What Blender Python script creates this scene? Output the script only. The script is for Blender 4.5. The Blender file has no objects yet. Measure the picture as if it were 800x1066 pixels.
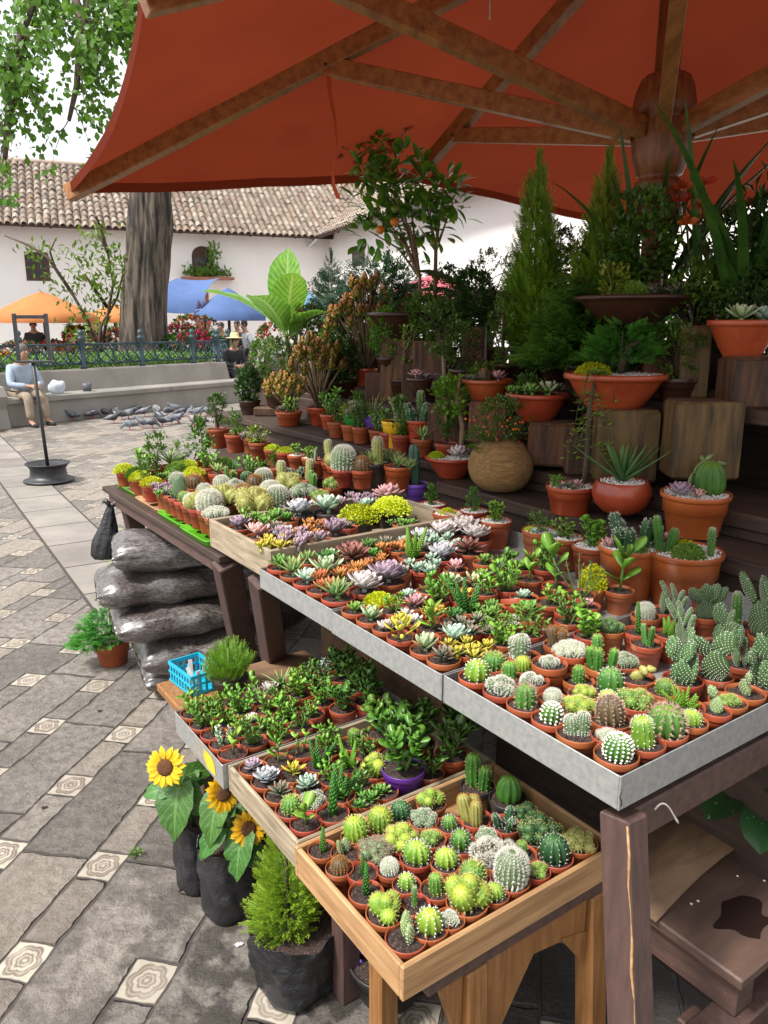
import bpy, math, random
from mathutils import Vector as V, Matrix, Quaternion, noise as mnoise
R = math.radians
PI = math.pi
rnd = random.Random(7)
scene = bpy.context.scene
col = scene.collection

# ------------------------------------------------------------------ camera model (photo pixels, 800 x 1066) used to measure the place
TH = R(13.7); CT, ST = math.cos(TH), math.sin(TH); HC = 1.6
def ray(x, y):
    u = (x-400)/800; v = (y-533)/800
    return V((u, CT-v*ST, -ST-v*CT))
def at(x, y, z):
    d = ray(x, y); t = (z-HC)/d.z
    return V((d.x*t, d.y*t, z))
def at_depth(x, y, Y):
    d = ray(x, y); t = Y/d.y
    return V((d.x*t, d.y*t, HC+d.z*t))
def on_plane(x, y, p, n):
    d = ray(x, y); c = V((0, 0, HC))
    return c + d*((p-c).dot(n)/d.dot(n))
P0 = V((0.36483, 1.06041, 0))
EA = V((-.570, .8216, 0)).normalized(); EB = V((.8216, .570, 0)).normalized()
def S(a, b, z): return P0 + EA*a + EB*b + V((0, 0, z))
def ab(p):
    q = p-P0; return q.dot(EA), q.dot(EB)
def at_b(x, y, b): return on_plane(x, y, S(0, b, 0), EB)
RZ = math.atan2(EB.y, EB.x)      # stall frame: local x = EB, local y = EA

# ------------------------------------------------------------------ mesh builder
class MB:
    def __init__(s): s.v = []; s.f = []; s.m = []; s.t = []; s.u = {}
    def ring(s, pts, t=0.0):
        i = len(s.v); s.v.extend(tuple(p) for p in pts); s.t.extend([t]*len(pts)); return list(range(i, i+len(pts)))
    def face(s, idx, mi=0): s.f.append(tuple(idx)); s.m.append(mi)
    def bridge(s, a, b, mi=0, closed=True):
        n = len(a)
        for i in range(n if closed else n-1):
            j = (i+1) % n; s.face((a[i], a[j], b[j], b[i]), mi)
    def loft(s, rings, mi=0, caps=True, ts=None, closed=True):
        rr = [s.ring(r, ts[k] if ts else 0.0) for k, r in enumerate(rings)]
        for a, b in zip(rr, rr[1:]): s.bridge(a, b, mi, closed)
        if caps and closed: s.face(rr[0][::-1], mi); s.face(rr[-1], mi)
        return rr
    def tube(s, path, rad, n=6, mi=0, caps=True, ts=None, flat=1.0):
        path = [V(p) for p in path]; rings = []
        u0 = None
        for k, p in enumerate(path):
            d = (path[min(k+1, len(path)-1)]-path[max(k-1, 0)])
            if d.length < 1e-9: d = V((0, 0, 1))
            d.normalize()
            if u0 is None:
                u0 = d.orthogonal().normalized()
                if abs(d.z) < .9: u0 = d.cross(V((0, 0, 1))).normalized()
            u = (u0-d*u0.dot(d))
            u = u.normalized() if u.length > 1e-6 else d.orthogonal().normalized()
            u0 = u; w = d.cross(u)
            r = rad[k] if hasattr(rad, '__len__') else rad
            rings.append([p+u*(math.cos(2*PI*i/n)*r)+w*(math.sin(2*PI*i/n)*r*flat) for i in range(n)])
        s.loft(rings, mi, caps, ts)
    def lathe(s, prof, n=20, mi=0, c=(0, 0, 0), mis=None, close=False):
        c = V(c); rr = []
        for r, z in prof:
            rr.append(s.ring([c+V((math.cos(2*PI*i/n)*r, math.sin(2*PI*i/n)*r, z)) for i in range(n)]))
        for k, (a, b) in enumerate(zip(rr, rr[1:])): s.bridge(a, b, mis[k] if mis else mi)
        if close: s.face(rr[0][::-1], mi); s.face(rr[-1], mi)
    def box(s, lo, hi, mi=0, M=None, bev=0.0):
        x0, y0, z0 = lo; x1, y1, z1 = hi
        if bev <= 0:
            p = [(x0,y0,z0),(x1,y0,z0),(x1,y1,z0),(x0,y1,z0),(x0,y0,z1),(x1,y0,z1),(x1,y1,z1),(x0,y1,z1)]
            if M: p = [M @ V(q) for q in p]
            i = s.ring(p)
            for q in ((3,2,1,0),(4,5,6,7),(0,1,5,4),(1,2,6,5),(2,3,7,6),(3,0,4,7)): s.face([i[k] for k in q], mi)
            return
        b = min(bev, (x1-x0)*.45, (y1-y0)*.45, (z1-z0)*.45)
        def sq(z, e):
            c = b*.6
            return [(x0+c+e, y0+e, z), (x1-c-e, y0+e, z), (x1-e, y0+c+e, z), (x1-e, y1-c-e, z), (x1-c-e, y1-e, z), (x0+c+e, y1-e, z), (x0+e, y1-c-e, z), (x0+e, y0+c+e, z)]
        rings = [sq(z0, b), sq(z0+b, 0), sq(z1-b, 0), sq(z1, b)]
        if M: rings = [[M @ V(q) for q in r] for r in rings]
        s.loft(rings, mi)
    def beam(s, a, b, w, h, mi=0, up=V((0, 0, 1)), bev=.004):
        a = V(a); b = V(b); d = b-a; L = d.length; d.normalize()
        x = d.cross(up)
        if x.length < 1e-5: x = d.orthogonal()
        x.normalize(); z = x.cross(d)
        M = Matrix(((x.x, d.x, z.x, a.x), (x.y, d.y, z.y, a.y), (x.z, d.z, z.z, a.z), (0, 0, 0, 1)))
        s.box((-w/2, 0, -h/2), (w/2, L, h/2), mi, M, bev)
    def mesh(s, name, mats, smooth=True):
        me = bpy.data.meshes.new(name); me.from_pydata(s.v, [], s.f); 
        if not isinstance(mats, (list, tuple)): mats = [mats]
        for m in mats: me.materials.append(m)
        n = len(s.f)
        me.polygons.foreach_set('material_index', s.m)
        if smooth is True: me.polygons.foreach_set('use_smooth', [True]*n)
        at_ = me.attributes.new('t', 'FLOAT', 'POINT'); at_.data.foreach_set('value', s.t)
        if s.u:
            au = me.attributes.new('u', 'FLOAT', 'POINT'); au.data.foreach_set('value', [s.u.get(i, 0.0) for i in range(len(s.v))])
        me.validate(); me.update()
        return me
    def build(s, name, mats, parent=None, smooth=True, loc=None, rot=None):
        return link(name, s.mesh(name, mats, smooth), parent, loc, rot)
def link(name, me, parent=None, loc=None, rot=None):
    o = bpy.data.objects.new(name, me); col.objects.link(o)
    if parent: o.parent = parent
    if loc is not None: o.location = loc
    if rot is not None: o.rotation_euler = rot if hasattr(rot, '__len__') else (0, 0, rot)
    return o
def tag(o, label=None, cat=None, group=None, kind=None):
    if label: o['label'] = label
    if cat: o['category'] = cat
    if group: o['group'] = group
    if kind: o['kind'] = kind
    return o
def thing(name, label, cat, loc=(0, 0, 0), rz=0, group=None):
    o = bpy.data.objects.new(name, None); col.objects.link(o)
    o.empty_display_size = .05
    o.location = loc; o.rotation_euler = (0, 0, rz) if not hasattr(rz, '__len__') else rz
    return tag(o, label, cat, group)

# ------------------------------------------------------------------ materials
MATS = {}
def nd(nt, typ, **kw):
    n = nt.nodes.new(typ)
    for k, v in kw.items():
        if k in n.inputs: n.inputs[k].default_value = v
        else: setattr(n, k, v)
    return n
def mat(name, c, c2=None, rough=.6, scale=8, detail=5, lo=.35, hi=.65, bump=0, bscale=None, metal=0, spec=.5, rand=0, tip=None, tpow=1.0, trans=0, stretch=None, var=.12, coat=0, spots=None, sss=0, sheen=0, ttop=(.35, 1.0), vein=None):
    """Principled material: two colours mixed by noise, attribute-driven tip colour, per-object hue and value jitter."""
    if name in MATS: return MATS[name]
    m = bpy.data.materials.new(name); MATS[name] = m; m.use_nodes = True
    nt = m.node_tree; nt.nodes.clear(); L = nt.links.new
    out = nd(nt, 'ShaderNodeOutputMaterial'); b = nd(nt, 'ShaderNodeBsdfPrincipled')
    b.inputs['Roughness'].default_value = rough; b.inputs['Metallic'].default_value = metal
    b.inputs['Specular IOR Level'].default_value = spec; b.inputs['Coat Weight'].default_value = coat
    if sheen: b.inputs['Sheen Weight'].default_value = sheen
    tc = nd(nt, 'ShaderNodeTexCoord'); src = tc.outputs['Object']
    if stretch:
        mp = nd(nt, 'ShaderNodeMapping'); mp.inputs['Scale'].default_value = stretch; L(src, mp.inputs['Vector']); src = mp.outputs['Vector']
    oi = nd(nt, 'ShaderNodeObjectInfo')
    va = nd(nt, 'ShaderNodeVectorMath', operation='SCALE'); va.inputs[0].default_value = (13.1, 7.7, 5.3); L(oi.outputs['Random'], va.inputs['Scale'])
    vb = nd(nt, 'ShaderNodeVectorMath', operation='ADD'); L(src, vb.inputs[0]); L(va.outputs[0], vb.inputs[1]); src = vb.outputs[0]
    nz = nd(nt, 'ShaderNodeTexNoise', Scale=scale, Detail=detail, Roughness=.6); L(src, nz.inputs['Vector'])
    c = tuple(c)+(1,); c2 = (tuple(c2)+(1,)) if c2 else tuple(max(0, x*(1-2.2*var)) for x in c[:3])+(1,)
    rp = nd(nt, 'ShaderNodeMapRange'); rp.inputs['From Min'].default_value = lo; rp.inputs['From Max'].default_value = hi; L(nz.outputs['Fac'], rp.inputs['Value'])
    mx = nd(nt, 'ShaderNodeMix', data_type='RGBA'); mx.inputs['A'].default_value = c; mx.inputs['B'].default_value = c2; L(rp.outputs[0], mx.inputs['Factor'])
    cur = mx.outputs['Result']
    if tip:
        a = nd(nt, 'ShaderNodeAttribute', attribute_name='t')
        tr = nd(nt, 'ShaderNodeMapRange'); tr.inputs['From Min'].default_value = ttop[0]; tr.inputs['From Max'].default_value = ttop[1]; L(a.outputs['Fac'], tr.inputs['Value'])
        m2 = nd(nt, 'ShaderNodeMix', data_type='RGBA'); m2.inputs['B'].default_value = tuple(tip)+(1,); L(cur, m2.inputs['A']); L(tr.outputs[0], m2.inputs['Factor']); cur = m2.outputs['Result']
    if spots:
        sc, thr, colr = spots
        n2 = nd(nt, 'ShaderNodeTexNoise', Scale=sc, Detail=6, Roughness=.65); L(src, n2.inputs['Vector'])
        r2 = nd(nt, 'ShaderNodeMapRange'); r2.inputs['From Min'].default_value = thr; r2.inputs['From Max'].default_value = thr+.08; L(n2.outputs['Fac'], r2.inputs['Value'])
        m3 = nd(nt, 'ShaderNodeMix', data_type='RGBA'); m3.inputs['B'].default_value = tuple(colr)+(1,); L(cur, m3.inputs['A']); L(r2.outputs[0], m3.inputs['Factor']); cur = m3.outputs['Result']
    if vein:     # side veins and midrib of a large leaf, from its own length (t) and width (u) coordinates
        vn, vk, vc, vw = vein
        at1 = nd(nt, 'ShaderNodeAttribute', attribute_name='t'); au = nd(nt, 'ShaderNodeAttribute', attribute_name='u')
        def mm(op, *a):
            q = nt.nodes.new('ShaderNodeMath'); q.operation = op
            for i, x in enumerate(a):
                if isinstance(x, (int, float)): q.inputs[i].default_value = x
                else: L(x, q.inputs[i])
            return q.outputs[0]
        ua = mm('ABSOLUTE', au.outputs['Fac']); ph = mm('FRACT', mm('SUBTRACT', mm('MULTIPLY', at1.outputs['Fac'], vn), mm('MULTIPLY', ua, vk)))
        dv = mm('ABSOLUTE', mm('SUBTRACT', ph, .5)); side = mm('LESS_THAN', dv, vw); mid = mm('LESS_THAN', ua, .07)
        vf = mm('MULTIPLY', mm('MAXIMUM', side, mid), .75)
        m4 = nd(nt, 'ShaderNodeMix', data_type='RGBA'); m4.inputs['B'].default_value = tuple(vc)+(1,); L(cur, m4.inputs['A']); L(vf, m4.inputs['Factor']); cur = m4.outputs['Result']
    if rand:
        hs = nd(nt, 'ShaderNodeHueSaturation'); L(cur, hs.inputs['Color'])
        h = nd(nt, 'ShaderNodeMapRange'); h.inputs['To Min'].default_value = .5-.035*rand; h.inputs['To Max'].default_value = .5+.035*rand; L(oi.outputs['Random'], h.inputs['Value']); L(h.outputs[0], hs.inputs['Hue'])
        wn = nd(nt, 'ShaderNodeTexWhiteNoise', noise_dimensions='1D'); L(oi.outputs['Random'], wn.inputs['W'])
        vv = nd(nt, 'ShaderNodeMapRange'); vv.inputs['To Min'].default_value = 1-.3*rand; vv.inputs['To Max'].default_value = 1+.3*rand; L(wn.outputs['Value'], vv.inputs['Value']); L(vv.outputs[0], hs.inputs['Value'])
        cur = hs.outputs['Color']
    L(cur, b.inputs['Base Color'])
    if bump:
        nb = nd(nt, 'ShaderNodeTexNoise', Scale=bscale or scale*3, Detail=6, Roughness=.65); L(src, nb.inputs['Vector'])
        bp = nd(nt, 'ShaderNodeBump'); bp.inputs['Strength'].default_value = bump; bp.inputs['Distance'].default_value = .01
        L(nb.outputs['Fac'], bp.inputs['Height']); L(bp.outputs['Normal'], b.inputs['Normal'])
    if trans:
        t = nd(nt, 'ShaderNodeBsdfTranslucent'); L(cur, t.inputs['Color'])
        ms = nd(nt, 'ShaderNodeMixShader'); ms.inputs['Fac'].default_value = trans
        L(b.outputs[0], ms.inputs[1]); L(t.outputs[0], ms.inputs[2]); L(ms.outputs[0], out.inputs['Surface'])
    else: L(b.outputs[0], out.inputs['Surface'])
    return m

M = {}
M['terracotta'] = mat('terracotta_plastic', (.34,.075,.028), (.26,.055,.021), rough=.5, scale=20, rand=.35, spec=.4, bump=.05, spots=(14, .61, (.40,.19,.125)))
M['clay'] = mat('glazed_clay', (.42,.085,.025), (.30,.05,.016), rough=.35, scale=9, rand=.3, spec=.5, coat=.15)
M['soil'] = mat('potting_soil', (.080,.047,.037), (.022,.014,.012), rough=.95, scale=160, detail=4, bump=.9, bscale=260, spots=(210, .575, (.24,.15,.12)))
M['pebble'] = mat('white_pebble', (.80,.78,.73), (.60,.57,.52), rough=.7, scale=60, bump=.1)
M['blackpot'] = mat('black_plastic', (.02,.018,.018), (.035,.03,.03), rough=.45, scale=12)
M['purplepot'] = mat('purple_plastic', (.22,.10,.55), rough=.4, scale=8, var=.05)
M['darkpurplepot'] = mat('dark_purple_plastic', (.09,.02,.20), rough=.4, scale=8, var=.05)
M['greenpot'] = mat('green_plastic', (.03,.36,.07), rough=.4, scale=8, var=.06)
M['yellowpot'] = mat('yellow_plastic', (.80,.47,.02), rough=.4, scale=8, var=.06)
M['brownpot'] = mat('brown_glazed_clay', (.07,.025,.015), (.03,.014,.01), rough=.35, scale=7)
M['galv'] = mat('galvanised_steel', (.40,.40,.385), (.31,.32,.32), rough=.45, scale=70, detail=4, lo=.38, hi=.62, metal=.5, bump=.05, spots=(26, .64, (.47,.47,.45)))
M['paint_yellow'] = mat('yellow_paint', (.62,.47,.03), rough=.6, scale=20)
M['pine'] = mat('light_pine_board', (.44,.26,.12), (.27,.145,.06), rough=.6, scale=5, stretch=(1.2, 14, 14), bump=.12, bscale=9, spots=(3, .62, (.22,.11,.045)))
M['pine_y'] = mat('light_pine_board_lengthwise', (.44,.26,.12), (.27,.145,.06), rough=.6, scale=5, stretch=(14, 1.2, 14), bump=.12, bscale=9, spots=(3, .62, (.22,.11,.045)))
M['oldpine'] = mat('weathered_board', (.36,.29,.20), (.20,.155,.10), rough=.75, scale=5, stretch=(14, 1.5, 14), bump=.2, bscale=9, spots=(6, .6, (.12,.095,.065)))
M['oldpine_x'] = mat('weathered_board_crosswise', (.36,.29,.20), (.20,.155,.10), rough=.75, scale=5, stretch=(1.5, 14, 14), bump=.2, bscale=9, spots=(6, .6, (.12,.095,.065)))
M['honey'] = mat('honey_wood', (.29,.135,.042), (.17,.07,.02), rough=.55, scale=5, stretch=(14, 14, 1.2), bump=.1, bscale=8)
M['brownpaint'] = mat('brown_painted_wood', (.085,.045,.036), (.052,.029,.025), rough=.6, scale=6, stretch=(9, 9, 1.5), bump=.22, bscale=14, spots=(14, .68, (.26,.18,.12)))
M['brownpaint_y'] = mat('brown_painted_rail', (.10,.055,.042), (.06,.034,.028), rough=.6, scale=6, stretch=(9, 1.5, 9), bump=.22, bscale=14, spots=(14, .65, (.26,.18,.12)))
M['darkwood'] = mat('dark_step_wood', (.062,.034,.022), (.028,.017,.012), rough=.7, scale=4, stretch=(12, 1.3, 12), bump=.25, bscale=9, spots=(7, .68, (.19,.12,.075)))
M['plinth'] = mat('dark_wood_block', (.10,.048,.022), (.045,.024,.013), rough=.7, scale=6, stretch=(9, 9, 1.2), bump=.3, bscale=9, rand=.3)
M['stump'] = mat('wood_block', (.165,.078,.029), (.045,.021,.010), rough=.7, scale=5, stretch=(8, 8, 1.0), bump=.5, bscale=8, rand=.9, spots=(5, .60, (.04,.022,.013)))
M['endgrain'] = mat('wood_end_grain', (.16,.085,.04), (.06,.03,.017), rough=.8, scale=16, detail=8, bump=.5, bscale=40, spots=(11, .60, (.035,.02,.013)))
M['ply'] = mat('plywood', (.20,.115,.06), (.11,.062,.034), rough=.7, scale=3, stretch=(3, 9, 9), bump=.06)
M['polewood'] = mat('varnished_wood', (.25,.10,.035), (.12,.045,.017), rough=.42, scale=6, stretch=(10, 10, 1.5), bump=.08, spec=.5)
M['ribwood'] = mat('umbrella_rib_wood', (.36,.16,.05), (.20,.078,.024), rough=.45, scale=4, stretch=(9, 1, 9), bump=.06, spots=(5, .64, (.06,.025,.01)))
M['canvas'] = mat('orange_red_canvas', (.175,.028,.0105), (.145,.022,.009), rough=.9, scale=1.3, trans=.32, spots=(1.7, .63, (.145,.02,.009)), bump=.05, bscale=40, spec=.1)
M['ribbon'] = mat('orange_ribbon', (.62,.12,.03), rough=.7, scale=10, trans=.25)
M['blackmetal'] = mat('black_metal', (.018,.018,.02), (.03,.03,.032), rough=.45, scale=20, bump=.05)
M['blackbag'] = mat('black_plastic_film', (.010,.010,.012), (.02,.02,.024), rough=.24, scale=14, bump=1.0, bscale=26, spec=.7, spots=(18, .66, (.06,.055,.05)))
M['turq'] = mat('turquoise_plastic', (.01,.36,.52), rough=.35, scale=8, var=.05)
M['greentray'] = mat('bright_green_plastic', (.13,.46,.02), rough=.4, scale=8, var=.06)
M['tantray'] = mat('tan_plastic', (.58,.36,.20), rough=.5, scale=8, var=.06)
M['white'] = mat('white_plastic', (.75,.75,.73), rough=.5, scale=8, var=.05)
M['string'] = mat('white_string', (.62,.58,.52), rough=.8, scale=60)
M['concrete'] = mat('planter_concrete', (.26,.24,.215), (.19,.175,.155), rough=.85, scale=1.3, detail=9, bump=.3, bscale=30, spots=(3, .62, (.13,.12,.105)))
M['stucco'] = mat('white_stucco', (.83,.80,.78), (.75,.71,.69), rough=.9, scale=.35, detail=10, bump=.12, bscale=9, spots=(.8, .66, (.62,.545,.50)))
M['rtile'] = mat('roof_tile', (.235,.165,.122), (.155,.118,.092), rough=.9, scale=1.2, detail=8, bump=.2, bscale=18, tip=(.31,.265,.215), ttop=(.3, 1.0), spots=(2.6, .55, (.10,.08,.066)))
M['ridge'] = mat('ridge_mortar', (.40,.32,.26), (.30,.23,.18), rough=.9, scale=3, bump=.2)
M['rafter'] = mat('rafter_wood', (.06,.032,.022), rough=.8, scale=5)
M['brick'] = mat('terracotta_door', (.30,.12,.07), (.22,.085,.05), rough=.8, scale=3)
M['winwood'] = mat('window_wood', (.075,.032,.022), (.05,.022,.016), rough=.7, scale=6)
M['dark'] = mat('dark_glass', (.02,.018,.016), rough=.2, scale=2)
M['bark'] = mat('ash_bark', (.115,.092,.07), (.022,.018,.015), rough=.95, scale=5, detail=9, lo=.42, hi=.58, stretch=(1.6, 1.6, .22), bump=1.0, bscale=12, spots=(1.2, .62, (.21,.18,.145)))
M['twig'] = mat('twig_bark', (.11,.075,.05), (.06,.042,.03), rough=.9, scale=30, bump=.3)
M['paletwig'] = mat('pale_stem', (.27,.19,.11), (.16,.11,.065), rough=.8, scale=40, bump=.2)
M['greenstem'] = mat('green_stem', (.12,.20,.04), rough=.6, scale=20)
def leafm(name, c, c2=None, rough=.45, trans=.22, rand=.4, scale=9, **k): return mat(name, c, c2, rough=rough, trans=trans, rand=rand, scale=scale, **k)
def succ(name, c, c2=None, tip=None, rough=.5, rand=.45, **k): return mat(name, c, c2, rough=rough, rand=rand, scale=16, tip=tip, spec=.4, **k)
M['l_ash'] = leafm('ash_leaf', (.15,.30,.02), (.08,.18,.016), trans=.45, scale=2)
M['l_jade'] = leafm('jade_leaf', (.14,.33,.025), (.08,.22,.02), rough=.32, trans=.15, tip=(.19,.39,.035))
M['l_jaded'] = leafm('dark_jade_leaf', (.06,.16,.018), (.03,.095,.014), rough=.3, trans=.12, tip=(.11,.23,.025))
M['l_jadel'] = leafm('light_jade_leaf', (.21,.40,.035), (.13,.29,.027), rough=.35, trans=.15, tip=(.24,.40,.05))
M['l_spire'] = leafm('spire_leaf', (.05,.19,.022), (.027,.11,.017), rough=.4, trans=.08, tip=(.07,.20,.03))
M['l_sedum'] = leafm('lime_sedum', (.56,.60,.012), (.40,.50,.012), rough=.5, trans=.15, tip=(.62,.60,.03))
M['l_sedumg'] = leafm('green_sedum', (.13,.27,.03), (.08,.18,.025), rough=.5, trans=.15, tip=(.28,.42,.06))
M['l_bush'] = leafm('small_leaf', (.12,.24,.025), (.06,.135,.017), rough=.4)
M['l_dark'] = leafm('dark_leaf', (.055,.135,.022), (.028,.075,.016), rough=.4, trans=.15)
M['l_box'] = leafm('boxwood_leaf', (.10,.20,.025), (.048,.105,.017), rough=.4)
M['l_cyp'] = leafm('cypress_spray', (.19,.36,.024), (.09,.21,.017), rough=.55, trans=.3, tip=(.34,.50,.04))
M['l_lemon'] = leafm('lemon_cypress_spray', (.26,.43,.025), (.15,.30,.02), rough=.55, trans=.3, tip=(.42,.56,.045))
M['l_thuja'] = leafm('thuja_spray', (.095,.26,.03), (.045,.15,.02), rough=.5, trans=.3, tip=(.17,.36,.04))
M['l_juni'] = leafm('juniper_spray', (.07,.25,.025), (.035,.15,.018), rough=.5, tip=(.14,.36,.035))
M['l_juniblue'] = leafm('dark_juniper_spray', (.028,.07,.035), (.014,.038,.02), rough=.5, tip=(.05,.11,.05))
M['l_strap'] = leafm('strap_leaf', (.065,.16,.024), (.03,.085,.017), rough=.3, trans=.25)
M['l_palm'] = leafm('palm_leaf', (.04,.10,.018), (.02,.06,.013), rough=.35, trans=.2)
M['l_citrus'] = leafm('citrus_leaf', (.11,.26,.022), (.055,.15,.016), rough=.3, trans=.25, tip=(.19,.35,.03))
M['l_sun'] = leafm('sunflower_leaf', (.06,.165,.022), (.035,.11,.017), rough=.42, trans=.2, bump=.5, bscale=45, vein=(6, 2.2, (.13,.25,.06), .055))
M['l_dieff'] = leafm('dumb_cane_leaf', (.17,.38,.03), (.10,.27,.025), rough=.35, trans=.4, scale=25, bump=.3, bscale=20, vein=(11, 2.6, (.40,.52,.16), .09))
M['l_red'] = leafm('red_edged_leaf', (.24,.31,.03), (.15,.22,.022), rough=.35, trans=.12, tip=(.38,.06,.022), ttop=(.60, 1.02))
M['l_bego'] = leafm('spotted_begonia_leaf', (.03,.095,.025), (.02,.06,.018), rough=.35, spots=(90, .64, (.5,.55,.48)))
M['l_ground'] = leafm('ground_cover_leaf', (.12,.26,.025), (.06,.16,.02), rough=.5, scale=3)
M['petal_y'] = leafm('yellow_petal', (.80,.47,.008), (.72,.36,.006), rough=.5, trans=.3, rand=.1, tip=(.85,.56,.015))
M['sunheart'] = mat('sunflower_heart', (.05,.018,.008), (.16,.06,.012), rough=.9, scale=300, bump=.6, bscale=300)
M['petal_r'] = leafm('red_petal', (.40,.015,.02), (.25,.012,.02), rough=.5, rand=.8)
M['petal_p'] = leafm('pink_petal', (.62,.07,.16), (.45,.04,.10), rough=.5, rand=.6)
M['petal_w'] = leafm('white_petal', (.66,.58,.52), (.58,.45,.40), rough=.5, rand=.3)
M['petal_o'] = leafm('orange_petal', (.55,.13,.02), (.42,.06,.015), rough=.5, rand=.5)
M['petal_v'] = leafm('violet_petal', (.16,.07,.40), rough=.5, rand=.3)
M['orange_fruit'] = mat('orange_fruit', (.75,.25,.015), (.66,.19,.012), rough=.4, scale=60, bump=.1)
M['green_fruit'] = mat('green_fruit', (.14,.22,.02), rough=.4, scale=60, bump=.1)
# cactus bodies
def cact(name, c, c2=None, **k): return mat(name, c, c2, rough=.5, rand=k.pop('rand', .35), scale=25, spec=.4, **k)
M['c_lime'] = cact('lime_cactus_skin', (.20,.32,.028), (.11,.22,.022), tip=(.32,.40,.04))
M['c_green'] = cact('green_cactus_skin', (.07,.19,.025), (.04,.125,.02), tip=(.12,.26,.03))
M['c_dark'] = cact('dark_cactus_skin', (.025,.085,.028), (.015,.055,.02), tip=(.04,.12,.03))
M['c_grey'] = cact('grey_green_cactus_skin', (.13,.19,.09), (.08,.13,.06))
M['c_white'] = cact('pale_cactus_skin', (.35,.38,.27), (.24,.28,.18))
M['c_gold'] = cact('straw_cactus_skin', (.30,.31,.09), (.22,.24,.06))
M['c_brown'] = cact('brown_cactus_skin', (.12,.085,.04), (.07,.055,.03))
M['c_pad'] = cact('prickly_pear_skin', (.075,.145,.045), (.045,.10,.032))
M['c_padl'] = cact('pale_prickly_pear_skin', (.19,.27,.10), (.13,.2,.07))
M['c_blue'] = cact('blue_cactus_skin', (.06,.15,.105), (.04,.10,.075))
M['sp_w'] = mat('white_spine', (.72,.70,.62), rough=.7, scale=30, var=.05)
M['sp_y'] = mat('straw_spine', (.60,.52,.20), rough=.7, scale=30, var=.08)
M['sp_p'] = mat('pinkish_spine', (.50,.34,.26), rough=.7, scale=30, var=.1)
M['sp_b'] = mat('brown_spine', (.24,.12,.06), rough=.7, scale=30, var=.1)
M['sp_o'] = mat('orange_spine', (.46,.20,.05), rough=.7, scale=30, var=.1)
# rosettes
M['r_white'] = succ('white_rosette_leaf', (.50,.50,.47), (.40,.42,.41), tip=(.60,.50,.48))
M['r_blue'] = succ('blue_grey_rosette_leaf', (.36,.42,.44), (.27,.34,.37), tip=(.50,.47,.50))
M['r_purple'] = succ('purple_rosette_leaf', (.24,.18,.22), (.17,.16,.18), tip=(.36,.24,.29))
M['r_mauve'] = succ('mauve_rosette_leaf', (.30,.29,.33), (.22,.24,.26), tip=(.37,.24,.31))
M['r_mint'] = succ('mint_rosette_leaf', (.27,.42,.30), (.20,.34,.24), tip=(.42,.52,.42))
M['r_pale'] = succ('pale_green_rosette_leaf', (.30,.44,.19), (.21,.34,.14), tip=(.45,.52,.33))
M['r_green'] = succ('green_rosette_leaf', (.10,.26,.04), (.06,.18,.03), tip=(.17,.34,.06))
M['r_dgreen'] = succ('dark_green_rosette_leaf', (.045,.15,.03), (.025,.09,.025), tip=(.08,.21,.04))
M['r_grey'] = succ('grey_green_rosette_leaf', (.14,.19,.11), (.09,.13,.08), tip=(.25,.2,.15))
M['r_pink'] = succ('pink_rosette_leaf', (.48,.27,.26), (.40,.24,.22), tip=(.60,.33,.33))
M['r_brown'] = succ('red_brown_rosette_leaf', (.17,.07,.045), (.10,.055,.04), tip=(.26,.10,.08))
M['r_orange'] = succ('orange_rosette_leaf', (.38,.17,.045), (.27,.14,.04), tip=(.56,.19,.06))
M['r_yellow'] = succ('yellow_rosette_leaf', (.50,.44,.05), (.33,.38,.05), tip=(.62,.46,.06))
M['r_cream'] = succ('cream_rosette_leaf', (.58,.55,.27), (.42,.45,.14), tip=(.68,.62,.45))
M['r_aloe'] = succ('aloe_leaf', (.06,.17,.045), (.04,.12,.035), tip=(.10,.23,.05), rough=.4)
M['r_agave'] = succ('agave_leaf', (.20,.33,.10), (.13,.24,.07), tip=(.34,.40,.14))
# ------------------------------------------------------------------ plant geometry
UP = V((0, 0, 1))
PROF = {
 'point': [(0,.42),(.3,.72),(.6,1),(.82,.78),(.94,.4),(1,.03)],
 'spoon': [(0,.28),(.35,.5),(.65,.95),(.85,.95),(.96,.55),(1,.08)],
 'long':  [(0,1),(.25,.95),(.5,.76),(.75,.48),(.92,.2),(1,.02)],
 'oval':  [(0,.15),(.25,.7),(.5,1),(.75,.85),(.93,.4),(1,.05)],
 'heart': [(0,.55),(.12,.95),(.28,1),(.55,.80),(.8,.42),(1,.02)],
 'round': [(0,.12),(.3,.55),(.6,.98),(.82,1),(.95,.62),(1,.15)],
}
def pol(az, el): return V((math.cos(az)*math.cos(el), math.sin(az)*math.cos(el), math.sin(el)))
def tleaf(mb, p, d, n, L, W, th, curl=.3, prof='point', mi=0):
    """thick succulent leaf: closed lens section swept along a curling spine"""
    p = V(p); d = d.normalized(); s = d.cross(n)
    s = s.normalized() if s.length > 1e-5 else d.orthogonal().normalized()
    n = s.cross(d)
    rings = []; ts = []; pr = PROF[prof]; q = p.copy(); lt = 0
    for t, w in pr:
        dt = (t-lt)*L; lt = t
        ang = curl*t
        dd = d*math.cos(ang)+n*math.sin(ang); nn = n*math.cos(ang)-d*math.sin(ang)
        q = q+dd*dt
        ww = W*.5*w; hh = th*(.35+.65*w)*(1-.75*t)
        rings.append([q-s*ww+nn*hh*.35, q-nn*hh*.6, q+s*ww+nn*hh*.35, q+nn*hh*.18]); ts.append(t)
    mb.loft(rings, mi, True, ts)
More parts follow.
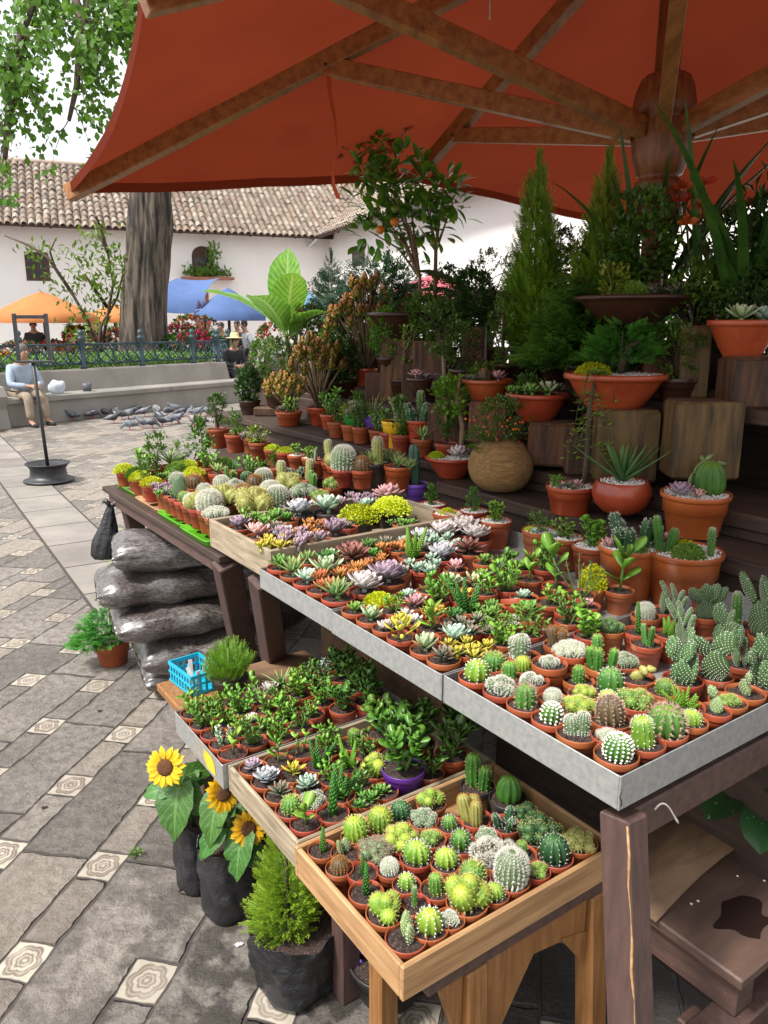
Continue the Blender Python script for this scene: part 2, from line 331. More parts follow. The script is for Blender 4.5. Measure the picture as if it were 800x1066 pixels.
def qleaf(mb, p, d, n, L, W, mi=0, fold=.18, t0=.2, t1=1):
    """thin folded leaf, four triangles"""
    s = d.cross(n)
    s = s.normalized() if s.length > 1e-5 else d.orthogonal().normalized()
    n = s.cross(d); i = len(mb.v); m = p+d*(L*.5)
    mb.v += [tuple(p), tuple(m-s*(W/2)+n*(W*fold)), tuple(m-n*(L*.03)), tuple(m+s*(W/2)+n*(W*fold)), tuple(p+d*L-n*(L*.10))]
    mb.t += [t0, (t0+t1)/2, t0, (t0+t1)/2, t1]
    mb.f += [(i, i+2, i+1), (i, i+3, i+2), (i+1, i+2, i+4), (i+2, i+3, i+4)]; mb.m += [mi]*4
def bleaf(mb, p, d, n, L, W, mi=0, bend=.6, prof='oval', st=6, wave=0, heart=0, r=rnd):
    """large thin leaf with a midrib: two strips per side"""
    s = d.cross(n); s = s.normalized() if s.length > 1e-5 else d.orthogonal().normalized(); n = s.cross(d)
    q = V(p); rows = []; lt = 0; pr = PROF[prof]
    def w_at(t):
        for (a, wa), (b, wb) in zip(pr, pr[1:]):
            if t <= b: return wa+(wb-wa)*(t-a)/(b-a)
        return 0.02
    for k in range(st+1):
        t = k/st; ang = -bend*t
        dd = d*math.cos(ang)+n*math.sin(ang); nn = n*math.cos(ang)-d*math.sin(ang)
        q = q+dd*(L/st if k else 0)
        w = W*.5*w_at(t); wv = wave*W*math.sin(k*2.1+p[0]*50)
        back = dd*(-heart*W*.35*max(0, 1-t*3))
        i0 = len(mb.v)
        for j_, u_ in enumerate((-1, -.5, 0, .5, 1)): mb.u[i0+j_] = u_
        rows.append(mb.ring([q-s*w+nn*(w*.22+wv)+back, q-s*(w*.5)+nn*(w*.16)+back*.5, q, q+s*(w*.5)+nn*(w*.16)+back*.5, q+s*w+nn*(w*.22-wv)+back], t))
    for a, b in zip(rows, rows[1:]): mb.bridge(a, b, mi, False)
def octa(mb, c, r, mi=0, sz=1.0, t=0.0):
    c = V(c); i = len(mb.v)
    mb.v += [(c.x+r,c.y,c.z),(c.x-r,c.y,c.z),(c.x,c.y+r,c.z),(c.x,c.y-r,c.z),(c.x,c.y,c.z+r*sz),(c.x,c.y,c.z-r*sz)]; mb.t += [t]*6
    for a, b, d in ((0,2,4),(2,1,4),(1,3,4),(3,0,4),(2,0,5),(1,2,5),(3,1,5),(0,3,5)): mb.f.append((i+a,i+b,i+d)); mb.m.append(mi)
def spine(mb, p, d, L, w, mi=0):
    s = d.orthogonal().normalized()*w; i = len(mb.v)
    u = d.cross(s)
    mb.v += [tuple(p+s), tuple(p-s*.5+u*.8), tuple(p-s*.5-u*.8), tuple(p+d*L)]; mb.t += [0]*4
    mb.f += [(i,i+1,i+3),(i+1,i+2,i+3),(i+2,i,i+3)]; mb.m += [mi]*3
def jit(d, a, r): return (d+V((r.uniform(-a,a), r.uniform(-a,a), r.uniform(-a,a)))).normalized()

def ribball(mb, sp, c, Rr, H, ribs, depth, r, power=2.3, areoles=6, nsp=5, sl=.007, sw=.0005, top=.0, axis=UP, base=-.75, tuft=0, seg=4, rows=14):
    """ribbed globe or barrel; spines go to the second builder"""
    q = UP.rotation_difference(axis); c = V(c); rr = []; n = ribs*seg
    ph0 = r.uniform(0, 6)
    def P(la, ph):
        z = math.copysign(abs(math.sin(la))**(2/power), math.sin(la)); ra = abs(math.cos(la))**(2/power)
        k = 1+depth*(math.cos(ribs*ph)*.5-.5)*(1 if ra > .15 else .5)
        tw = top*math.exp(-((1-z)*4)**2) if z > 0 else 0
        return c + q @ V((Rr*ra*k*math.cos(ph+ph0), Rr*ra*k*math.sin(ph+ph0), H*.5*(z-tw*.3)))
    for j in range(rows+1):
        la = R(-58)+(R(89)-R(-58))*j/rows
        rr.append(mb.ring([P(la, 2*PI*i/n) for i in range(n)], max(0, math.sin(la))**2))
    for a, b in zip(rr, rr[1:]): mb.bridge(a, b, 0)
    mb.face(rr[-1], 0); mb.face(rr[0][::-1], 0)
    if sp is None: return
    for i in range(ribs):
        ph = 2*PI*i/ribs
        for k in range(areoles):
            la = R(-35)+R(118)*(k+.3*(i % 2)+.3)/areoles
            p = P(la, ph); p1 = P(la+.03, ph); 
            nn = (p-c); nn = (q @ V(((q.inverted() @ nn).x, (q.inverted() @ nn).y, (q.inverted() @ nn).z*(Rr/(H*.5))))).normalized()
            if tuft: octa(sp, p+nn*tuft*.4, tuft)
            for _ in range(nsp): spine(sp, p, jit(nn, .85, r), sl*r.uniform(.6, 1.2), sw)
def g_ball(r, Rr=.028, H=.058, ribs=13, depth=.16, **k):
    mb = MB(); sp = MB(); ribball(mb, sp, (0, 0, H*.38), Rr, H, ribs, depth, r, **k); return mb, sp
def g_cluster(r, n=9, Rr=.014, spread=.026, ht=1.0, ribs=9, depth=.2, **k):
    mb = MB(); sp = MB()
    kk = dict(areoles=5, nsp=4, sl=.005, sw=.00045, rows=9, seg=2); kk.update(k)
    for i in range(n):
        a = i*2.4; d = spread*math.sqrt(i/n); rs = Rr*r.uniform(.75, 1.15)
        ax = (UP+V((math.cos(a), math.sin(a), 0))*(.9*d/spread)).normalized()
        h = rs*2.1*ht*r.uniform(.85, 1.2)
        ribball(mb, sp, V((math.cos(a)*d, math.sin(a)*d, Rr*.9+(1-d/spread)*Rr*.9)), rs, h, ribs, depth, r, axis=ax, **kk)
    return mb, sp
def g_column(r, H=.09, Rr=.015, ribs=7, depth=.35, lean=.1, n=1, spread=.012, **k):
    mb = MB(); sp = MB()
    for i in range(n):
        a = i*2.2+r.uniform(0, 1); c = V((math.cos(a), math.sin(a), 0))*(spread if n > 1 else 0); h = H*(r.uniform(.65, 1.05) if n > 1 else 1)
        ax = (UP+V((math.cos(a), math.sin(a), 0))*lean*r.uniform(.4, 1)).normalized()
        kk = dict(power=3.6, areoles=max(6, int(h/.009)), nsp=4, sl=.005, rows=18); kk.update(k)
        ribball(mb, sp, c+ax*(h*.42), Rr*r.uniform(.85, 1.1), h, ribs, depth, r, axis=ax, **kk)
    return mb, sp
def pad(mb, sp, p, d, n, L, W, th, r, dots=True, ds=.0011, gap=.0075):
    s = d.cross(n).normalized(); n = s.cross(d)
    rings = []; NS = 9; m = 14
    for k in range(NS+1):
        t = k/NS; w = W*.5*max(.10, math.sin(PI*min(1, .06+.92*t**.85))**.62)*(1 if t < .97 else .6); h = th*.5*(.55+.45*math.sin(PI*t))*(1 if t < .97 else .5)
        o = p+d*(L*t)
        rings.append([o+s*(math.cos(2*PI*i/m)*w)+n*(math.sin(2*PI*i/m)*h) for i in range(m)])
    mb.loft(rings, 0, True, [k/NS for k in range(NS+1)])
    if sp is None or not dots: return
    row = 0; y = L*.08
    while y < L*.99:
        t = y/L; w = W*.5*math.sin(PI*min(1, .06+.92*t**.85))**.62; x = -w*.96+(gap*.5 if row % 2 else 0)
        while x <= w*.97:
            f = math.sqrt(max(0, 1-(x/w)**2)); h = th*.5*(.55+.45*math.sin(PI*t))*f
            for sg in (1, -1): octa(sp, p+d*y+s*x+n*(sg*h), ds*r.uniform(.8, 1.25))
            x += gap
        y += gap*.62; row += 1
def g_opuntia(r, L=.066, W=.043, th=.014, lv=2, n0=3, **k):
    mb = MB(); sp = MB()
    def grow(p, d, nrm, L, W, lvl):
        pad(mb, sp, p, d, nrm, L, W, th*(.6+.4*L/.066), r, **k)
        if lvl <= 1: return
        s = d.cross(nrm).normalized()
        for i in range(2 if r.random() < .72 else 1):
            sg = 1 if i == 0 else -1
            sg *= 1 if r.random() < .8 else -1
            a = R(r.uniform(12, 52))*sg
            p2 = p+d*(L*(.95-.13*abs(math.sin(a))))+s*(math.sin(a)*W*.40)
            d2 = (d*math.cos(a)+s*math.sin(a)+nrm*r.uniform(-.25, .25)+UP*.1).normalized()
            n2 = Quaternion(d2, R(r.uniform(-50, 50))) @ nrm
            grow(p2, d2, n2, L*r.uniform(.65, .92), W*r.uniform(.65, .92), lvl-1)
    for i in range(n0):
        a = r.uniform(0, 6.3); c = V((math.cos(a), math.sin(a), 0))*(.011 if n0 > 1 else .0)
        d = (UP+V((math.cos(a), math.sin(a), 0))*.22*r.random()).normalized()
        nrm = V((math.cos(a+r.uniform(-.7, .7)), math.sin(a), .1)).normalized()
        grow(c, d, nrm, L*r.uniform(.8, 1.05), W*r.uniform(.85, 1.05), lv)
    return mb, sp
def g_rosette(r, n=26, L=.036, W=.019, th=.005, e0=8, e1=78, curl=.5, prof='point', h=.010, heads=1, inner=.38, core=.004):
    mb = MB()
    for hd in range(heads):
        a0 = r.uniform(0, 6); ph = hd*2.4
        c = V((math.cos(ph), math.sin(ph), 0))*(L*.8*math.sqrt(hd) if heads > 1 else 0); f = 1 if heads == 1 else r.uniform(.6, 1)
        mb.tube([c, c+UP*h*.9], [.005*f, .004*f], 6)
        for i in range(n):
            t = i/max(1, n-1); az = a0+i*2.39996
            el = R(e0+(e1-e0)*t**1.15+r.uniform(-4, 4)); l = L*f*(1-(1-inner)*t**1.2)*r.uniform(.92, 1.06)
            d = pol(az, el); nrm = pol(az+PI, PI/2-el)
            tleaf(mb, c+UP*(h*f+t*core*2)+V((math.cos(az), math.sin(az), 0))*core*(1-t*.7), d, nrm, l, W*f*(1-.4*t)*r.uniform(.92, 1.06), th*f, curl, prof)
    return mb
def g_jade(r, stems=3, H=.055, leaf=.026, w=.62, pairs=3, spread=.35, th=.005, prof='round', base=.006, split=0):
    mb = MB(); mb2 = MB()
    def stem(p, d, h, pr, lf):
        path = [p]; q = V(p); dd = d.copy()
        for k in range(pr):
            dd = jit(dd, .12, r); dd = (dd+UP*.15).normalized(); q = q+dd*(h/pr); path.append(q.copy())
        mb2.tube(path, [base*.5*(1-.5*k/len(path)) for k in range(len(path))], 5)
        a0 = r.uniform(0, 3)
        for k in range(1, len(path)):
            x = (path[k]-path[k-1]).normalized(); u = x.orthogonal().normalized(); v = x.cross(u)
            a = a0+k*PI/2; f = lf*(.75+.35*(k/len(path)))*r.uniform(.8, 1.15)
            for sg in (0, PI):
                o = u*math.cos(a+sg)+v*math.sin(a+sg); el = R(r.uniform(18, 50))
                d2 = o*math.cos(el)+x*math.sin(el); nn = x*math.cos(el)-o*math.sin(el)
                tleaf(mb, path[k], d2, nn, f, f*w, th*f/.026, .25, prof)
        tleaf(mb, path[-1], jit(x, .3, r), u, lf*.6, lf*.35, th*.6, .3, prof)
        tleaf(mb, path[-1], jit(x, .3, r), -u, lf*.55, lf*.33, th*.6, .3, prof)
        if split and pr > 2:
            for _ in range(split):
                stem(path[len(path)//2], jit(d+V((r.uniform(-1, 1), r.uniform(-1, 1), .3))*.8, .2, r), h*.55, max(2, pr-1), lf*.9)
    for i in range(stems):
        a = i*2*PI/stems+r.uniform(-.4, .4)
        o = V((math.cos(a), math.sin(a), 0))
        stem(o*(.007 if stems > 1 else 0), (UP+o*spread*r.uniform(.5, 1.2)).normalized(), H*r.uniform(.75, 1.1), pairs, leaf)
    return mb, mb2
def g_spire(r, n=3, H=.06, Rr=.0085, leaf=.011, spread=.3):
    mb = MB()
    for i in range(n):
        a = i*2.3+r.uniform(-.3, .3); o = V((math.cos(a), math.sin(a), 0)); ax = (UP+o*(spread*r.uniform(.3, 1.1) if n > 1 else .06)).normalized()
        h = H*(r.uniform(.55, 1.1) if n > 1 else 1); u = ax.orthogonal().normalized(); v = ax.cross(u)
        b = o*(.009 if n > 1 else 0); mb.tube([b, b+ax*h*.95], [Rr*.6, Rr*.25], 6)
        k = 0; z = 0.004
        while z < h:
            az = k*2.39996; t = z/h; e = u*math.cos(az)+v*math.sin(az); el = R(38+30*t)
            tleaf(mb, b+ax*z+e*Rr*.35*(1-.5*t), e*math.cos(el)+ax*math.sin(el), ax*math.cos(el)-e*math.sin(el), leaf*(1-.35*t), leaf*.5, leaf*.3, .5, 'oval')
            z += .0011; k += 1
    return mb
def g_sedum(r, Rr=.040, H=.030, n=260, leaf=.008, flat=1.0, up=.3):
    mb = MB()
    for i in range(n):
        t = (i+.5)/n; ph = i*2.39996; el = math.acos(1-t*.95)
        c = V((Rr*math.sin(el)*math.cos(ph), Rr*math.sin(el)*math.sin(ph), H*math.cos(el)*flat))*r.uniform(.86, 1.05)
        nn = (V((c.x, c.y, c.z*Rr/H))+UP*Rr*up).normalized()
        for j in range(5):
            d = jit(nn, .75, r); tl = leaf*r.uniform(.7, 1.1)
            qleaf(mb, c, d, d.orthogonal(), tl, tl*.55, t0=.0, t1=r.uniform(.6, 1))
    mb.lathe([(Rr*.85*math.sin(PI/2*k/5), H*.80*math.cos(PI/2*k/5)) for k in range(6)][::-1], 12)
    return mb
def g_grass(r, n=26, L=.07, W=.004, e0=35, e1=88, curl=-.5, th=.0012, spread=.008):
    mb = MB()
    for i in range(n):
        az = r.uniform(0, 2*PI); el = R(r.uniform(e0, e1)); d = pol(az, el)
        tleaf(mb, V((math.cos(az), math.sin(az), 0))*spread*r.random(), d, pol(az+PI, PI/2-el), L*r.uniform(.6, 1.1), W, th, curl, 'long')
    return mb
def g_bush(r, H=.2, Rr=.1, n=700, leaf=.016, w=.55, stems=7, trunk=.006, shape=None, z0=.15, stemlen=None, clump=.5, up=.35, droop=0, center=None):
    """woody little bush: stems (second builder) and thin leaves grouped in clumps inside an uneven outline"""
    mb = MB(); st = MB(); cl = []
    for i in range(max(6, int(n/16))):
        for _ in range(30):
            z = r.random(); a = r.uniform(0, 2*PI); q = math.sqrt(r.random())
            k = shape(z) if shape else math.sqrt(max(0, 1-(2*z-1)**2))**.8
            k *= .78+.35*mnoise.noise(V((math.cos(a)*1.3, math.sin(a)*1.3, z*3+Rr*90)))
            p = V((math.cos(a)*Rr*k*q, math.sin(a)*Rr*k*q, H*(z0+(1-z0)*z)))
            if q > .45 or r.random() < .35: break
        cl.append(p)
    for i in range(stems):
        tgt = r.choice(cl); mid = V((tgt.x*.35, tgt.y*.35, tgt.z*.55))
        st.tube([V((0, 0, 0)), mid+V((r.uniform(-.05, .05)*Rr, r.uniform(-.05, .05)*Rr, 0)), tgt*.97], [trunk, trunk*.65, trunk*.25], 5)
    for c in cl:
        o = V((c.x, c.y, (c.z-H*.45)*.6)); o = o.normalized() if o.length > 1e-6 else UP
        for j in range(16):
            d = jit(o+UP*up-UP*droop, .9, r); p = c+V((r.gauss(0, 1), r.gauss(0, 1), r.gauss(0, 1)))*leaf*clump
            nn = jit(UP, .6, r)
            qleaf(mb, p, d, nn, leaf*r.uniform(.7, 1.25), leaf*w*r.uniform(.8, 1.15), t0=r.uniform(0, .3), t1=r.uniform(.5, 1))
    return mb, st
def spray(mb, p, d, L, r, pairs=6, w=.32, leafw=.34):
    """flat scaly conifer spray"""
    s = d.cross(UP); s = s.normalized() if s.length > 1e-4 else V((1, 0, 0)); s = Quaternion(d, r.uniform(-.9, .9)) @ s; n = s.cross(d)
    for k in range(pairs):
        t = (k+.5)/pairs; b = p+d*(L*t)-UP*(L*.10*t*t); l = L*w*(1.05-.6*t)
        for sg in (1, -1): qleaf(mb, b, (d*.8+s*sg*.62+n*r.uniform(-.2, .2)).normalized(), n, l, l*leafw, t0=t*.6, t1=.35+t*.65, fold=.1)
    qleaf(mb, p+d*L*.8, d, n, L*.28, L*.08, t0=.5, t1=1)
def g_conifer(r, H=.5, Rr=.11, n=420, L=.06, shape=None, trunk=.008, up=.9, pairs=6, z0=.04, w=.32):
    mb = MB(); st = MB(); st.tube([(0, 0, 0), (0, 0, H*.55), (0, 0, H*.97)], [trunk, trunk*.6, trunk*.15], 6)
    sh = shape or (lambda z: (1-z)**.75*min(1, .55+z*4))
    for i in range(n):
        z = z0+(1-z0)*(1-math.sqrt(1-r.random()*.995)); a = i*2.39996
        k = sh(z)*(.80+.4*mnoise.noise(V((math.cos(a)*1.5, math.sin(a)*1.5, z*5))))
        q = r.uniform(.42, .98); o = V((math.cos(a), math.sin(a), 0))
        p = o*(Rr*k*q)+UP*(H*z*.97); d = jit(o*(1-.45*z)+UP*up*(.6+.8*z), .28, r)
        spray(mb, p, d, L*r.uniform(.7, 1.15)*(1-.45*z), r, pairs, w)
    for i in range(int(n*.07) if up > .6 else 0):
        d = jit(UP, .22, r); spray(mb, V((0, 0, H*r.uniform(.84, .96))), d, L*.7, r, pairs, w*.7)
    return mb, st
def g_strap(r, n=30, L=.6, W=.03, e0=35, e1=88, bend=1.0, spread=.06):
    mb = MB()
    for i in range(n):
        az = r.uniform(0, 2*PI); el = R(r.uniform(e0, e1))
        if math.sin(az) < -.25: el = max(el, R(r.uniform(68, 84))); 
        d = pol(az, el)
        bleaf(mb, V((math.cos(az)*spread*r.random(), math.sin(az)*spread*r.random(), 0)), d, pol(az+PI, PI/2-el), L*r.uniform(.5, 1.1), W, 0, bend*r.uniform(.3, 1.2)*(.5 if math.sin(az) < -.25 else 1), 'long', 9)
    return mb
# ------------------------------------------------------------------ potted plants
def pot_mb(d, h, style='nursery'):
    r = d/2; mb = MB()
    if style == 'nursery':
        rim = min(.016, h*.22)
        prof = [(0, .002), (r*.70, .002), (r*.72, 0), (r*.74, .003), (r*.93, h-rim), (r*.985, h-rim+.001), (r*1.0, h-rim+.003), (r*1.015, h-.002), (r*1.0, h), (r*.955, h-.001), (r*.93, h-.012), (r*.90, h*.55), (0, h*.5)]
    elif style == 'bowl':
        prof = [(0, 0), (r*.48, 0), (r*.50, .004), (r*.66, h*.30), (r*.82, h*.62), (r*.90, h*.80), (r*.92, h*.83), (r*1.0, h*.85), (r*1.015, h*.90), (r*1.015, h*.97), (r*.99, h), (r*.93, h), (r*.90, h*.93), (r*.84, h*.75), (0, h*.6)]
    elif style == 'round':
        prof = [(0, 0), (r*.60, 0), (r*.66, .004), (r*.92, h*.25), (r*1.04, h*.52), (r*1.03, h*.75), (r*.95, h*.90), (r*.92, h*.97), (r*.88, h), (r*.83, h*.99), (r*.82, h*.9), (r*.8, h*.7), (0, h*.6)]
    elif style == 'bag':
        prof = [(0, 0), (r*.80, 0), (r*.86, .01), (r*.93, h*.3), (r*.97, h*.65), (r*1.0, h*.93), (r*1.03, h), (r*1.0, h*1.0), (r*.96, h*.93), (r*.93, h*.8), (0, h*.6)]
    mb.lathe(prof, 24 if d < .1 else 32)
    if style == 'bag':
        mb = MB(); prof2 = [(r*.78, 0), (r*.88, .006)]+[(r*(.90+.10*k/12+.02*math.sin(k*1.9)), .012+(h-.012)*k/12) for k in range(13)]+[(r*1.01, h+.004), (r*.97, h), (r*.94, h*.9), (r*.92, h*.8), (.001, h*.7)]
        mb.lathe([(.001, 0)]+prof2, 64)
        rr = random.Random(int(d*1e4))
        for i, p in enumerate(mb.v):
            q = V(p); a = math.atan2(q.y, q.x); k = 1+.022*math.sin(a*11+q.z*34)*min(1, q.z*14)+.10*mnoise.noise(q*17+V((d*40, 0, 0)))+.05*abs(mnoise.noise(q*45))
            # square-ish folds of a filled bag
            k *= 1+.06*math.cos(4*a)
            mb.v[i] = (q.x*k, q.y*k, q.z+((.007*math.sin(a*3+1)+.006*math.sin(a*7)) if q.z > h*.93 else 0))
    return mb
def soil_mb(r, seed):
    mb = MB(); rr = random.Random(seed); rings = []; n = 20
    for k in range(6):
        q = r*(k/5)
        rings.append(mb.ring([V((math.cos(2*PI*i/n)*q, math.sin(2*PI*i/n)*q, (rr.uniform(-.0025, .003)*(1 if 0 < k < 5 else .3)) + (0 if k < 5 else -.002))) for i in range(n)]))
    for a, b in zip(rings, rings[1:]): mb.bridge(a, b)
    for i in range(70):     # crumbs of bark and pumice
        a = rr.uniform(0, 6.3); q = r*.93*math.sqrt(rr.random()); octa(mb, (math.cos(a)*q, math.sin(a)*q, .001), rr.uniform(.0012, .003), 0, rr.uniform(.5, 1))
    return mb
def pebble_mb(r, seed, size=.0045, dens=1.0):
    mb = MB(); rr = random.Random(seed)
    mb.lathe([(0.0001, -.002), (r*.98, -.003)], 20)
    for i in range(int(dens*1.5*(r/size)**2)):
        a = rr.uniform(0, 6.3); q = r*.97*math.sqrt(rr.random()); s = size*rr.uniform(.6, 1.2)
        c = V((math.cos(a)*q, math.sin(a)*q, rr.uniform(-.001, .003)))
        rot = Quaternion((rr.random(), rr.random(), rr.random()), rr.uniform(0, 3)); j = len(mb.v)
        octa(mb, (0, 0, 0), s, 0, .7)
        for k in range(j, len(mb.v)): mb.v[k] = tuple(c+rot @ V(mb.v[k]))
    return mb
CACHE = {}
def cached(key, fn):
    if key not in CACHE: CACHE[key] = fn()
    return CACHE[key]
def pot_parts(root, d, h, pm='terracotta', style='nursery', top='soil', seed=0):
    link('pot', cached(('pot', d, h, pm, style), lambda: pot_mb(d, h, style).mesh('pot', M[pm])), root)
    k = {'nursery': .945, 'bowl': .90, 'round': .82, 'bag': .95}[style]; drop = {'nursery': .007, 'bowl': h*.06, 'round': h*.07, 'bag': h*.1}[style]
    v = seed % 3
    if top == 'soil': link('soil', cached(('soil', d, v, style), lambda: soil_mb(d/2*k, v).mesh('soil', M['soil'], False)), root, (0, 0, h-drop))
    else: link('gravel', cached(('peb', d, v, style), lambda: pebble_mb(d/2*k, v, .0042 if d < .16 else .0055).mesh('gravel', M['pebble'], True)), root, (0, 0, h-drop))
    return h-drop

